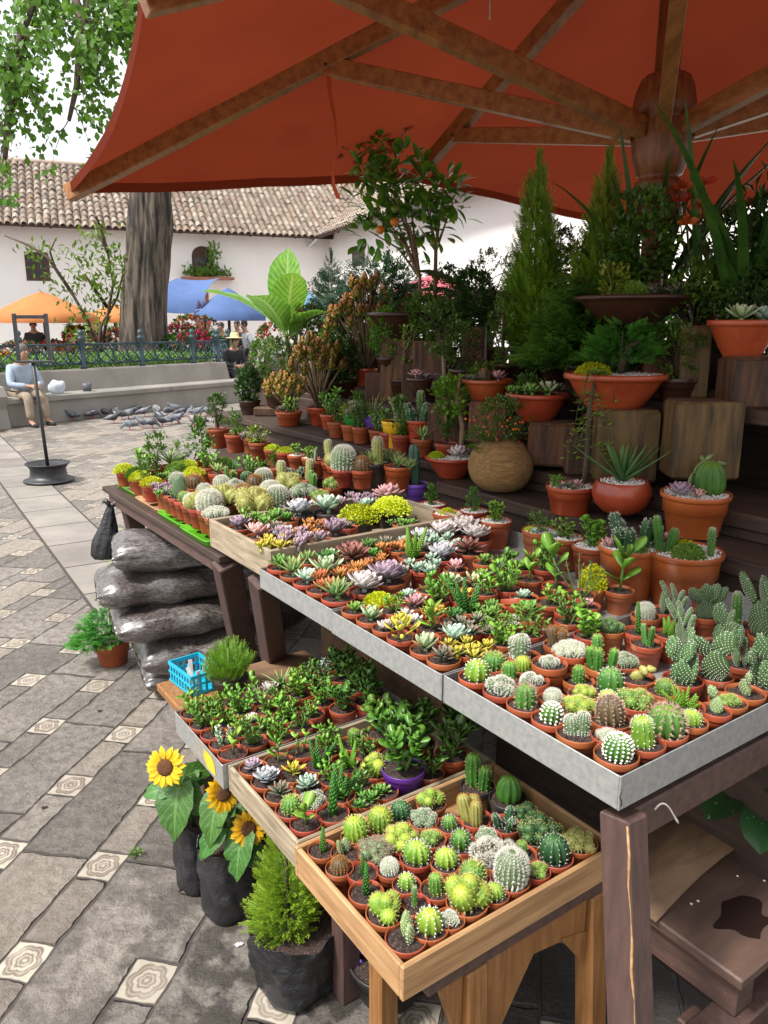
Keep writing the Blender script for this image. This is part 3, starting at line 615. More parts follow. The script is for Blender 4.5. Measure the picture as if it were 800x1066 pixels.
# species: category, root name, part name, variants, generator -> builder(s), materials
B = lambda m1, m2, **k: (lambda r: g_ball(r, **k), (m1, m2))
Cl = lambda m1, m2, **k: (lambda r: g_cluster(r, **k), (m1, m2))
Co = lambda m1, m2, **k: (lambda r: g_column(r, **k), (m1, m2))
Op = lambda m1, m2, **k: (lambda r: g_opuntia(r, **k), (m1, m2))
Ro = lambda m, **k: (lambda r: g_rosette(r, **k), (m, None))
Ja = lambda m, **k: (lambda r: g_jade(r, **k), (m, 'greenstem'))
SPEC = {
 'b_lime': B('c_lime', 'sp_y', ribs=15, depth=.2, sl=.006),
 'b_star': B('c_lime', 'sp_w', ribs=11, depth=.3, sl=.005, Rr=.028, H=.046),
 'b_dots': B('c_lime', 'sp_w', ribs=9, depth=.22, tuft=.002, sl=.005, H=.056),
 'b_dark': B('c_dark', 'sp_w', ribs=11, depth=.3, sl=.004, nsp=3),
 'b_soft': B('c_green', 'sp_y', ribs=15, depth=.14, sl=.008, nsp=6, H=.05),
 'b_green': B('c_green', 'sp_w', ribs=10, depth=.26, sl=.006),
 'b_bigdark': B('c_green', 'sp_b', ribs=9, depth=.32, sl=.004, Rr=.035, H=.085),
 'b_wool': B('c_green', 'sp_w', ribs=16, depth=.15, tuft=.0033, nsp=3, sl=.004, sw=.0007, Rr=.030, H=.062, areoles=8),
 'b_woolgreen': B('c_green', 'sp_w', ribs=12, depth=.2, tuft=.0032, nsp=3, sl=.004, Rr=.021, H=.042),
 'b_pink': B('c_green', 'sp_p', ribs=12, depth=.30, nsp=11, sl=.010, sw=.0006, Rr=.036, H=.062, areoles=6, tuft=.002),
 'b_stripe': B('c_brown', 'sp_p', ribs=12, depth=.28, nsp=9, sl=.006, sw=.0006, Rr=.026, H=.066, areoles=9, tuft=.0012),
 'cyl': B('c_lime', 'sp_w', ribs=13, depth=.2, Rr=.020, H=.058, power=3.6, areoles=9, nsp=4, sl=.004),
 'cylspine': B('c_green', 'sp_p', ribs=11, depth=.25, Rr=.021, H=.052, power=3, areoles=8, nsp=6, sl=.007),
 'cyls': B('c_green', 'sp_y', ribs=11, depth=.2, Rr=.0155, H=.05, power=3.2, areoles=8, nsp=4, sl=.004),
 'fuzzy': B('c_white', 'sp_w', ribs=18, depth=.06, nsp=14, sl=.008, sw=.0005, areoles=9, Rr=.027, H=.054),
 'fuzzybig': B('c_grey', 'sp_w', ribs=20, depth=.06, nsp=14, sl=.008, sw=.0005, areoles=12, Rr=.036, H=.085, power=2.6),
 'gold': B('c_gold', 'sp_y', ribs=16, depth=.08, nsp=12, sl=.008, sw=.0005, areoles=8, Rr=.030, H=.052),
 'tan': B('c_brown', 'sp_o', ribs=15, depth=.08, nsp=12, sl=.006, areoles=8, Rr=.026, H=.055),
 'fuzzytall': Co('c_grey', 'sp_w', n=2, H=.082, Rr=.019, ribs=14, depth=.08, nsp=10, sl=.005, areoles=11, spread=.016),
 'orangecol': Co('c_brown', 'sp_o', n=3, H=.06, Rr=.013, ribs=10, depth=.12, nsp=9, sl=.005, spread=.014),
 'cl_white': Cl('c_white', 'sp_w', n=15, Rr=.0115, spread=.030, nsp=7, sl=.004, areoles=6),
 'cl_whitelow': Cl('c_grey', 'sp_w', n=7, Rr=.012, spread=.022, nsp=10, sl=.006, areoles=6),
 'cl_lime': Cl('c_lime', 'sp_y', n=9, Rr=.0135, spread=.027),
 'cl_limebig': Cl('c_lime', 'sp_y', n=5, Rr=.021, spread=.027, ribs=12, nsp=5, seg=3),
 'cl_green': Cl('c_green', 'sp_y', n=10, Rr=.0125, spread=.027),
 'cl_grey': Cl('c_grey', 'sp_w', n=12, Rr=.0135, spread=.033, nsp=6, sl=.005),
 'cl_greybig': Cl('c_grey', 'sp_p', n=13, Rr=.015, spread=.036, nsp=7, sl=.006),
 'cl_dark': Cl('c_dark', 'sp_y', n=16, Rr=.013, spread=.036, ht=1.3, nsp=2, sl=.003),
 'cl_spiny': Cl('c_brown', 'sp_w', n=11, Rr=.0125, spread=.032, ht=1.5, nsp=10, sl=.009, sw=.0006),
 'cl_yell': Cl('c_gold', 'sp_y', n=12, Rr=.0125, spread=.036),
 'cl_gold': Cl('c_gold', 'sp_y', n=6, Rr=.021, spread=.034, nsp=9, sl=.006, areoles=7, seg=3),
 'col': Co('c_green', 'sp_w', H=.10, Rr=.013, lean=.06, ribs=8),
 'colblue': Co('c_blue', 'sp_w', H=.17, Rr=.024, lean=.04, ribs=5, depth=.45, nsp=2, sl=.003),
 'col3': Co('c_green', 'sp_y', n=4, H=.075, Rr=.0125, ribs=6, depth=.4, lean=.25, spread=.018),
 'col3dark': Co('c_dark', 'sp_w', n=6, H=.06, Rr=.013, ribs=6, depth=.3, lean=.35, spread=.022),
 'colbump': Co('c_gold', 'sp_o', n=3, H=.085, Rr=.0165, ribs=11, depth=.2, lean=.2, spread=.016, nsp=4, sl=.004, areoles=10),
 'colfat': Co('c_green', 'sp_y', n=2, H=.095, Rr=.022, ribs=9, depth=.28, lean=.1, spread=.018, nsp=3),
 'coltan': Co('c_gold', 'sp_w', H=.11, Rr=.019, ribs=12, depth=.1, nsp=8, sl=.005, lean=.04),
 'colflesh': Co('c_green', 'sp_w', n=2, H=.11, Rr=.012, ribs=5, depth=.5, lean=.45, spread=.012, nsp=2, sl=.003),
 'op': Op('c_pad', 'sp_w', lv=2, n0=3), 'op2': Op('c_pad', 'sp_w', lv=2, n0=2, L=.078, W=.050), 'op1': Op('c_pad', 'sp_w', lv=1, n0=1, L=.07, W=.05),
 'opsmall': Op('c_padl', 'sp_w', lv=2, n0=1, L=.042, W=.030), 'oppale': Op('c_padl', 'sp_w', lv=1, n0=2, L=.055, W=.028),
 'opbig': Op('c_padl', 'sp_y', lv=4, n0=1, L=.062, W=.040, gap=.009), 'opseg': Op('c_gold', 'sp_y', lv=4, n0=1, L=.032, W=.030, th=.022),
 'r_white': Ro('r_white', n=36, L=.041, W=.024), 'r_blue': Ro('r_blue', n=36, L=.039, W=.023), 'r_purple': Ro('r_purple', n=34, L=.038, W=.020, e0=18),
 'r_mauve': Ro('r_mauve', n=44, L=.045, W=.026), 'r_mint': Ro('r_mint', n=32, L=.037, W=.020), 'r_mintheads': Ro('r_mint', n=16, L=.026, W=.014, heads=7),
 'r_pale': Ro('r_pale', n=20, L=.040, W=.018, e0=15), 'r_green': Ro('r_green', n=22, L=.036, W=.015), 'r_dgreen': Ro('r_dgreen', n=34, L=.036, W=.012, e0=15, curl=.3),
 'r_grey': Ro('r_grey', n=30, L=.034, W=.011, e0=12, curl=.3), 'r_pink': Ro('r_pink', n=20, L=.042, W=.020, e0=15, th=.006), 'r_brown': Ro('r_brown', n=24, L=.046, W=.018, e0=5, curl=.2),
 'r_orange': Ro('r_orange', n=22, L=.036, W=.016, e0=20), 'r_orspike': Ro('r_orange', n=28, L=.030, W=.008, e0=35, e1=85, curl=.1, heads=3), 'r_yellow': Ro('r_yellow', n=16, L=.036, W=.012, e0=10, curl=.3),
 'r_cream': Ro('r_cream', n=16, L=.036, W=.015, e0=5, curl=.25), 'r_greenheads': Ro('r_green', n=15, L=.026, W=.012, heads=6), 'r_purpleheads': Ro('r_purple', n=16, L=.024, W=.013, heads=8, e0=25),
 'r_limeheads': Ro('r_yellow', n=14, L=.022, W=.010, heads=7), 'r_whiteheads': Ro('r_white', n=16, L=.024, W=.013, heads=4), 'r_pinkthick': Ro('r_pink', n=24, L=.042, W=.022, th=.014, e0=0, curl=.4, prof='oval', h=.02),
 'r_greyheads': Ro('r_grey', n=20, L=.024, W=.009, heads=6, curl=.2), 'r_tower': Ro('r_yellow', n=24, L=.030, W=.015, e0=15, core=.020, h=.012), 'r_flat': Ro('r_green', n=14, L=.036, W=.019, e0=2, e1=60, prof='spoon'),
 'r_lav': Ro('r_mauve', n=24, L=.032, W=.018), 'r_redorange': Ro('r_orange', n=18, L=.030, W=.014, heads=5, e0=25, prof='spoon'),
 'aloe': Ro('r_aloe', n=16, L=.075, W=.013, e0=35, e1=86, curl=.15, prof='long', th=.006), 'aloebig': Ro('r_aloe', n=22, L=.19, W=.026, e0=30, e1=86, curl=.12, prof='long', th=.010),
 'aloeclump': Ro('r_agave', n=22, L=.062, W=.012, e0=22, e1=82, curl=.2, prof='long', heads=3), 'agave': Ro('r_agave', n=16, L=.07, W=.009, e0=25, e1=85, curl=-.3, prof='long'),
 'hawor': Ro('r_agave', n=24, L=.040, W=.011, e0=25, e1=85, curl=.25, prof='long', th=.005),
 'grass': (lambda r: g_grass(r), ('r_agave', None)),
 'jade': Ja('l_jade', stems=3, H=.05), 'jade1': Ja('l_jadel', stems=1, H=.055, leaf=.040, pairs=2, spread=.1, w=.66), 'jadebush': Ja('l_jade', stems=7, H=.055, leaf=.018, pairs=4, spread=.6),
 'jadelime': Ja('l_jadel', stems=6, H=.048, leaf=.017, pairs=4, spread=.6), 'jadedark': Ja('l_jaded', stems=4, H=.10, leaf=.042, pairs=4, spread=.45, split=1, base=.010), 'jadedeep': Ja('l_jaded', stems=6, H=.06, leaf=.020, pairs=4, spread=.5),
 'jadefat': Ja('l_jade', stems=5, H=.065, leaf=.023, pairs=6, spread=.45, w=.8), 'sprout': Ja('l_jadel', stems=2, H=.038, leaf=.018, pairs=2, spread=.3), 'jadepair': Ja('l_jade', stems=1, H=.06, leaf=.045, pairs=3, spread=.1, w=.5),
 'tier': Ja('l_jadel', stems=1, H=.05, leaf=.034, pairs=5, spread=.05, w=.5, prof='point'), 'wisp': Ja('c_grey', stems=7, H=.085, leaf=.010, pairs=6, spread=.8, w=.3, prof='long', base=.003),
 'greyjade': Ja('r_mint', stems=6, H=.05, leaf=.014, pairs=5, spread=.6),
 'spire': (lambda r: g_spire(r, n=3), ('l_spire', None)), 'spire1': (lambda r: g_spire(r, n=1, H=.075, Rr=.012, leaf=.013), ('l_spire', None)), 'spiremany': (lambda r: g_spire(r, n=7, H=.06, spread=.55), ('l_spire', None)),
 'spirefat': (lambda r: g_spire(r, n=6, H=.085, Rr=.011, leaf=.016, spread=.35), ('l_jade', None)), 'ratspire': (lambda r: g_spire(r, n=9, H=.055, Rr=.006, leaf=.009, spread=1.1), ('l_jade', None)),
 'sedum': (lambda r: g_sedum(r), ('l_sedum', None)), 'sedumg': (lambda r: g_sedum(r, n=200, leaf=.010, H=.034), ('l_sedumg', None)), 'sedumtall': (lambda r: g_sedum(r, Rr=.030, H=.055, n=240, leaf=.009), ('l_sedum', None)),
 'bushy': (lambda r: g_bush(r, H=.075, Rr=.042, n=260, leaf=.012, stems=6, trunk=.0022), ('l_bush', 'greenstem')), 'bushlime': (lambda r: g_bush(r, H=.06, Rr=.04, n=260, leaf=.010, stems=6, trunk=.002), ('l_sedumg', 'greenstem')),
 'bushtall': (lambda r: g_bush(r, H=.13, Rr=.05, n=420, leaf=.015, stems=8, trunk=.0025), ('l_bush', 'greenstem')), 'bushbox': (lambda r: g_bush(r, H=.16, Rr=.062, n=800, leaf=.013, stems=8, trunk=.003, z0=.3), ('l_box', 'twig')),
 'bushred': (lambda r: g_bush(r, H=.07, Rr=.045, n=260, leaf=.016, stems=6, trunk=.003), ('l_red', 'greenstem')),
}
CATS = {'b': ('potted_cactus', 'cactus', 'cactus_body'), 'r': ('potted_rosette', 'succulent', 'leaf_rosette'), 'j': ('potted_jade_plant', 'succulent', 'foliage')}
def species_names(sp):
    if sp in ('fuzzy', 'gold', 'tan', 'orangecol', 'fuzzybig', 'fuzzytall') or sp[:3] in ('cyl', 'col') or sp[:2] in ('b_', 'op', 'cl'): return CATS['b']
    if sp[:2] == 'r_': return CATS['r']
    if sp[:4] in ('aloe', 'agav', 'hawo', 'gras'): return ('potted_aloe', 'aloe', 'leaf_rosette')
    if sp[:5] == 'sedum': return ('potted_sedum', 'succulent', 'foliage')
    if sp[:5] == 'spire' or sp == 'ratspire': return ('potted_succulent', 'succulent', 'foliage')
    if sp[:4] == 'bush': return ('potted_shrub', 'plant', 'foliage')
    return CATS['j']
def plant(root, sp, z, s=1.0, seed=0, var=2, off=(0, 0), tilt=0):
    nm, cat, part = species_names(sp); v = seed % var
    def gen():
        fn, ms = SPEC[sp]; r = random.Random(hash_(sp)+v*17); out = fn(r)
        if not isinstance(out, tuple): return (out.mesh(part, M[ms[0]]), None)
        return (out[0].mesh(part, M[ms[0]]), out[1].mesh('bristle_coat' if part == 'cactus_body' else 'stem', M[ms[1]], part != 'cactus_body') if out[1].v else None)
    a, b = cached((sp, v), gen)
    rr = random.Random(seed*3+1)
    o = link(part, a, root, (off[0], off[1], z-.002), (R(rr.uniform(-tilt, tilt)), R(rr.uniform(-tilt, tilt)), rr.uniform(0, 6.28))); o.scale = (s, s, s*rr.uniform(.93, 1.08))
    if b: link('bristle_coat' if part == 'cactus_body' else 'stem', b, o)
    return o
def hash_(s):
    h = 7
    for ch in s: h = (h*31+ord(ch)) % 100003
    return h
REG = []      # potted plants waiting for their labels
NP = [0]
def potted(sp, p, zfloor, s, look, place, d=.078, h=.066, pm='terracotta', top='soil', style='nursery', tilt=0, group=None, extra=()):
    NP[0] += 1; seed = NP[0]
    nm, cat, part = species_names(sp)
    root = thing(nm, None, cat, (p.x, p.y, zfloor), (R(tilt), 0, random.Random(seed).uniform(0, 6.28)))
    z = pot_parts(root, d, h, pm, style, top, seed)
    plant(root, sp, z, s, seed, tilt=5)
    for (sp2, s2, ox, oy) in extra: plant(root, sp2, z, s2, seed+hash_(sp2), off=(ox*d, oy*d))
    REG.append([root, look, place, group])
    return root
def section(txt, zrim, place, d=.078, h=.066, group=None, box=None, ps=1.0, pd=1.0, **kw):
    """read a list of plants; nudge pots apart and inside their tray, then build them"""
    it = []
    for ln in txt.strip().splitlines():
        ln = ln.strip()
        if not ln or ln[0] == '#': continue
        left, look = ln.split('|'); f = left.split()
        sp, x, y, s = f[0], float(f[1]), float(f[2]), float(f[3]); k = dict(kw); dd, hh = d, h
        for w in f[4:]:
            if w in M: k['pm'] = w
            elif w in ('bowl', 'round', 'bag'): k['style'] = w
            elif w == 'peb': k['top'] = 'pebble'
            elif w[0] == 'd': dd = float(w[1:])/1000
            elif w[0] == 'h': hh = float(w[1:])/1000
            elif w[0] == 't': k['tilt'] = float(w[1:])
        p = at(x, y, zrim+hh-h); a, b = ab(p); it.append([a, b, dd*pd*.5, sp, s*ps, look.strip(), dd*pd, hh, k, a, b])
    for _ in range(40):
        for i, p in enumerate(it):
            for q in it[:i]:
                da, db = p[0]-q[0], p[1]-q[1]; D = math.hypot(da, db) or 1e-4; m = (p[2]+q[2])*.97-D
                if m > 0: e = m*.25/D; p[0] += da*e; p[1] += db*e; q[0] -= da*e; q[1] -= db*e
            p[0] += (p[9]-p[0])*.06; p[1] += (p[10]-p[1])*.06
            if box:
                g = p[2]*1.02+.002; p[0] = min(max(p[0], box[0]+g), box[1]-g); p[1] = min(max(p[1], box[2]+g), box[3]-g)
    for a, b, r, sp, s, look, dd, hh, k, _, _ in it: potted(sp, S(a, b, 0), zrim-h, s, look, place, dd, hh, group=group, **k)
# ------------------------------------------------------------------ what stands in the trays (read off the photograph, put on the real tray floors)
ZT = .928
section('''
b_dots 486 706 1.0 | lime ball cactus with white dots
b_soft 512 693 .95 | soft dark green bristly ball cactus
cyls 534 705 1.05 d72 | small bright green barrel cactus
cl_whitelow 511 721 1.05 | flat cluster of white bristled heads
cl_whitelow 566 712 .85 d82 h72 t10 | bristly green cactus in tilted pot
cylspine 544 738 1.05 d80 | upright cactus with orange spines
b_woolgreen 572 756 1.0 d78 | little green cactus with cotton tufts
cl_lime 588 736 1.05 | glossy lime clustered cactus
b_stripe 620 746 1.05 d82 | brown and pink striped cactus
fuzzytall 604 769 .70 d84 | pale fuzzy pair of cactus heads
fuzzytall 540 684 1.0 d82 | tall grey bristly twin cactus
cl_whitelow 566 690 .7 d82 h90 | small bristly tuft in tall pot
orangecol 569 664 1.0 | orange bristled cactus fingers
cl_white 594 680 1.05 d84 h95 | snow white cluster of cactus balls
b_green 636 716 1.0 d80 | bright green deeply ribbed ball cactus
col3 621 696 1.0 d80 h82 | dark green cactus fingers
b_wool 644 789 .88 d84 | white woolly spotted barrel cactus
cyl 667 769 1.08 d84 | green upright barrel cactus
b_pink 707 767 1.0 d90 | large pink spined ball cactus
cl_green 667 739 1.1 | low clump of bristly green heads
b_soft 696 722 .7 | small bright green bristly ball
ratspire 735 741 1.0 d84 | sprawling bright green rat tail succulent
opseg 664 706 1.0 d84 | yellow green stacked pad cactus
op 714 706 1.12 d90 | branching spotted prickly pear
op2 742 702 1.12 d86 | broad padded spotted prickly pear
opsmall 767 725 1.1 d84 | little pear cactus with lime pad
op 795 716 1.12 d90 | dense spotted prickly pear
op2 720 668 0.95 d84 | tall narrow padded prickly pear
op 742 670 0.95 d84 | forked pale dotted prickly pear
op2 706 640 0.95 | round padded prickly pear behind others
op1 682 634 0.95 | single broad dotted cactus pad
op2 730 640 0.84 | grey dotted prickly pear
col 768 650 1.05 d80 | slim dark green column cactus
op2 797 660 1.29 d86 | tall oval padded prickly pear
fuzzy 654 632 .85 | round grey green fuzzy ball cactus
jadefat 615 660 1.0 | dense bright green leafy stems
cl_dark 641 655 .85 | dark spiny clumping cactus
colflesh 673 668 .75 | thick fleshy green stems
spirefat 702 662 .8 | dark green scaly stems
cl_grey 650 690 .8 | grey spiny cactus clump
spire1 661 657 1.0 | narrow leafy green spike
cl_green 786 742 .7 | green cactus clump under prickly pear
op 772 690 0.84 | small prickly pear amid larger ones
cyls 600 703 .9 d72 | slender green cactus stub
b_dots 650 735 .75 d66 | tiny pale dotted ball cactus
cl_white 628 772 .6 d66 | tiny white cluster at tray front
b_lime 553 695 .7 d66 | miniature lime ball cactus
fuzzy 576 728 .65 d66 | miniature white fuzzy ball
tan 690 750 .7 d66 | miniature tan bristled ball
b_star 722 748 .75 d66 | miniature star ribbed ball
opsmall 752 735 .9 d66 | miniature pale pear cactus
cl_lime 610 722 .75 d66 | miniature lime cluster
''', ZT, 'in steel corner tray', d=.080, h=.066, box=(0, .431, .003, .93), ps=.88, pd=.86)
section('''
r_green 366 636 .6 d74 | small dark green rosette
r_pale 383 644 .75 | plump pale green rosette near tray lip
r_white 397 657 .5 d70 | tiny white rosette
r_tower 418 668 .9 d76 | yellow upright rosette
r_pale 434 682 .8 d74 | broad pale mint rosette
r_grey 456 690 .75 d78 | grey green spiky rosette
sedum 391 625 .75 d78 | lime sedum cushion
jadelime 411 637 .7 d82 h72 | bright green sprig
r_pink 434 630 .65 | pale pink open rosette
r_whiteheads 427 645 .8 d70 | small cluster of silver rosettes
tier 446 653 .95 d84 | four sided stacked leaf crassula
r_mint 468 667 .85 d84 | white green cupped rosette
r_dgreen 473 646 .75 | dark green upright rosette
r_yellow 478 624 .8 d74 | yellow star shaped rosette
r_limeheads 482 679 .95 | lime green leafy cluster
r_mint 419 617 .55 | pale blue green little rosette
r_flat 443 612 .75 | flat bright green rosette
jadebush 461 622 .9 d74 | leafy green jade tuft
r_pale 462 600 .8 d74 | pale spiky rosette by tray edge
r_cream 485 607 .95 | cream flower shaped rosette
r_green 488 592 .7 d74 | small mid green rosette
spiremany 497 632 1.0 d80 | bushy green scaly succulent
r_greyheads 491 658 1.0 d80 | grey green spiky cluster
jadebush 527 612 1.0 d80 | dark green leafy tuft
jadedeep 510 600 .9 d74 | deep green bushy succulent
jade 505 615 .8 d74 | green paired leaf sprig
jade1 550 602 1.0 d84 | tall jade with broad leaf
jadepair 580 609 1.1 d84 | jade plant with three broad leaves
sprout 511 584 1.0 d74 | slim green seedling
jadebush 527 573 .9 d74 | leafy green tuft near pebble pots
r_pale 526 627 .3 t24 d84 h76 | nearly bare tilted pot
r_mint 551 624 .55 d80 | little blue green rosette
jade 571 627 .65 d84 | lime two sprig seedling
r_flat 546 641 1.0 d80 | spreading bright green rosette
bushlime 545 656 .95 d76 | feathery light green succulent
wisp 608 616 1.0 d80 | wispy grey green stems
sedumtall 620 612 .85 d76 | upright lime yellow sedum
jadepair 641 613 1.25 d84 | long leaved jade seedling
bushlime 520 661 .8 d76 | bushy lime green succulent
r_pink 612 630 .5 d70 | tiny pink rosette
r_greenheads 515 642 .8 d74 | cluster of small green rosettes
r_green 538 590 .65 d72 | dark rosette in shade
jadedeep 562 589 .8 d72 | deep green sprig between jades
r_grey 441 666 .5 d70 | small grey rosette
r_limeheads 452 636 .6 d70 | small yellow green rosettes
jadebush 535 668 .7 d72 | small green tuft beside grey cactus
sprout 590 638 1.0 d74 | two leaved green sprout
jadedeep 603 646 .8 d74 | dark leafy tuft
r_whiteheads 530 650 .6 d70 | small white green rosettes
r_green 519 632 .6 d72 | plain green rosette
''', ZT, 'in middle steel tray', d=.078, h=.066, box=(.441, .866, .003, .93), ps=1.25, pd=.92)
section('''
r_green 289 590 .85 d80 | dark green pointed rosette
hawor 299 599 1.0 d80 | upright light green aloe rosette
r_mint 311 608 .85 d80 | rounded mint rosette cluster
r_orspike 328 617 1.0 d80 | reddish spiky rosette
hawor 346 627 1.1 d88 | big pale green pointed rosette
r_dgreen 333 583 .9 d76 | deep green starry rosette
r_pale 342 598 1.05 d82 | tall white green rosette
r_brown 366 583 1.05 d92 | big red brown rosette
r_brown 348 568 .8 | dusky red flat rosette
r_orspike 365 600 .95 d76 | amber spiky rosette
r_white 376 613 1.0 d84 | silvery white rosette with pink edge
r_mauve 405 604 1.05 d96 | large purple grey rosette
r_orspike 395 585 .7 d70 | orange spiky tuft
r_dgreen 373 561 .8 d74 | grey green spiny rosette
r_grey 386 565 .75 d72 | small dull green rosette
r_redorange 404 569 .95 d84 | orange red rosette
r_blue 402 550 .85 d78 | powder blue rosette
spirefat 427 577 .75 d84 | bright green stacked leaf succulent
r_mintheads 454 568 .95 d92 | mint green rosette clump
r_brown 489 574 .95 d92 | dark pink tall rosette
r_white 437 549 1.05 d92 | wide white rosette
r_white 467 550 1.15 d96 | biggest white rosette
r_white 496 560 1.05 d92 | white rosette next to pebbles
r_blue 462 580 .95 d84 | icy blue open rosette
r_mintheads 437 592 .9 d92 | bluish rosette clump
r_pale 349 577 .6 d70 | small pale rosette
hawor 322 580 .7 d70 | small green spiky rosette
r_green 387 577 .6 d70 | small green rosette in shade
r_green 421 594 .5 d70 | tiny green rosette
r_mint 414 557 .6 d70 | small minty rosette
r_grey 440 570 .6 d72 | small grey green rosette
r_pink 475 592 .6 d70 | small pink tinged rosette
r_greyheads 357 609 .5 d70 | little grey rosettes
r_orange 383 590 .6 d70 | small bronze rosette
r_green 505 585 .6 d70 | plain little green rosette
''', ZT, 'in far steel tray', d=.080, h=.066, box=(.875, 1.272, .007, .90), ps=1.38)
section('''
r_pink 268 558 1.0 d80 | pale pink rosette
r_lav 247 549 1.0 d80 | lavender grey rosette
r_greenheads 272 543 1.2 d84 | fresh green rosette cluster
r_grey 288 555 1.0 d78 | dull green rosette
r_blue 303 560 .9 d82 | pale blue round rosette
r_limeheads 289 571 1.1 d80 | yellow green rosette cluster
r_redorange 320 556 1.15 d86 | rust red rosette cluster
r_purpleheads 315 573 1.25 d95 | flat lavender rosette clump
r_purple 346 557 1.1 d92 | round purple rosette
r_blue 312 534 1.2 d105 blackpot | pale blue rosettes in dark pot
r_mint 343 532 1.35 d110 blackpot | large mauve and mint rosette
sedum 374 538 1.25 d112 blackpot | wide lime sedum mat
sedum 408 530 1.25 d112 blackpot | yellow sedum mound
r_pinkthick 379 512 1.25 d100 | pink rosette of thick leaves
r_mint 383 524 .8 d80 | small pale mint rosette
r_purpleheads 357 510 1.1 d84 | small dark purple cluster
r_purple 330 519 .9 d84 | violet spiky rosette
r_green 300 541 .7 d72 | small green rosette
sprout 258 541 .9 d72 | green sprout near corner
r_green 331 563 .5 d70 | little green rosette
r_redorange 335 547 .7 d72 | orange tipped rosette
r_grey 362 548 .6 d70 | small greyish rosette
r_mauve 392 512 .7 d76 | dusky small rosette
r_greenheads 420 545 .7 d72 | green rosette tuft by divider
''', .952, 'in raised wooden tray', d=.078, h=.066, box=(1.3, 1.731, .06, .765), ps=1.32)
section('''
sedum 120 490 .9 | first lime sedum at far corner
sedum 131 499 .9 | lime sedum mat in green tray
sedum 138 505 .9 | yellow sedum mat above tan tray
r_purpleheads 146 514 .95 | purple and green rosettes
r_greenheads 155 520 .9 | small green rosettes
op1 168 520 0.95 d84 | white dotted oval cactus pad
b_soft 177 520 .7 | green bristly small cactus
fuzzy 185 527 .8 | pale fuzzy small ball cactus
cl_gold 193 531 .9 d88 | yellow white clustered ball cactus
fuzzy 208 536 1.25 d92 h85 | white bearded ball cactus
cl_white 222 539 1.05 d88 | pair of white cactus globes
fuzzybig 185 506 .7 | grey green fuzzy cactus
tan 203 507 1.0 | brownish fuzzy ball cactus
fuzzy 213 516 .9 | grey haired ball cactus
cl_gold 236 524 1.15 d92 | straw yellow cactus mound
tan 254 521 1.1 d86 | tan bristled barrel cactus
tan 265 508 1.05 d86 | round tan fuzzy ball cactus
b_dark 256 500 .8 | dark green ribbed ball
fuzzy 231 506 .9 | silver green ball cactus
cl_whitelow 247 510 1.2 | flat white spined cluster
cl_gold 266 531 1.25 d95 | wide greenish yellow cactus mound
fuzzy 282 515 1.1 d86 | white spined globe with pink tint
fuzzybig 289 527 .9 d88 | low white spined cactus
cl_whitelow 226 520 1.1 | white starry spined clump
coltan 292 503 .75 | stubby pale green column
coltan 320 498 .7 | short pale column cactus
colflesh 327 510 .9 | bent green finger cactus
cl_green 347 506 1.0 | glossy green cactus clump
cl_gold 302 508 1.0 | yellow green cactus cushion
cl_grey 316 515 1.1 d86 | grey green cactus cushion
cl_white 270 522 .8 | small white ball cluster
jadebush 150 490 1.2 | loose green succulent tuft
bushtall 164 486 1.0 | tall dark leafy tuft
agave 176 484 1.3 | dark spiky leaf tuft
sedumg 184 490 1.0 | yellow green sedum mound
bushy 189 480 1.1 | olive leafy shrublet
sedum 202 493 .9 | lime sedum behind fuzzy cacti
bushtall 212 478 1.25 | dense green rosette shrub
hawor 226 492 1.1 | blue green pointed tuft
aloe 243 490 .75 | green finger leaf tuft
jadebush 260 490 1.0 | low leafy tuft under plank
bushy 276 499 .9 | brownish leafy tuft
bushy 290 486 .9 | shaded leafy tuft
sedumg 142 494 .9 | mixed green sedum
jadebush 217 486 1.0 | bronze tinged leafy tuft
col3 240 500 .8 | green finger cactus group
sedumg 232 484 1.0 | grassy green sedum
r_greenheads 170 498 1.0 | green rosettes amid pots
bushy 158 500 .9 | small brown green tuft
sedum 196 484 .8 | small bright sedum tuft
col3dark 305 498 .9 | short dark cactus fingers
cl_green 335 518 .9 | green knobbly cactus
fuzzybig 275 505 .8 | grey woolly cactus
''', .955, 'on left side table', d=.080, h=.075, box=(1.755, 3.0, .05, 1.0), ps=1.25)
section('''
bushbox 227 446 1.0 d125 h105 | dark leafy bush at shelf end
bushy 246 452 1.3 d112 h95 | trailing light green plant
sedumg 250 452 .9 d90 h80 | mossy green sedum
r_purpleheads 261 455 1.0 d95 h85 | red green rosettes
bushred 270 460 1.0 d105 h90 | magenta tipped plant
sedum 284 467 .8 d85 | yellow sedum tuft
sedum 297 470 .8 d85 | yellow sedum tuft beside jade sprig
jade 309 473 .9 d85 peb | pale jade sprig on gravel
jadelime 324 476 1.0 d85 peb | lime sprig on gravel
op1 332 479 0.90 d82 | single oval pad cactus
coltan 341 480 .85 d82 | speckled upright finger cactus
cl_gold 351 484 1.0 d90 | round pale cactus heap
fuzzybig 364 488 1.15 d92 | grey pink spined ball
tan 375 488 1.15 d92 | reddish brown spined ball
coltan 390 487 1.1 d84 | tall tan finger cactus
''', 1.027, 'on narrow plank shelf', d=.085, h=.077, ps=1.15)
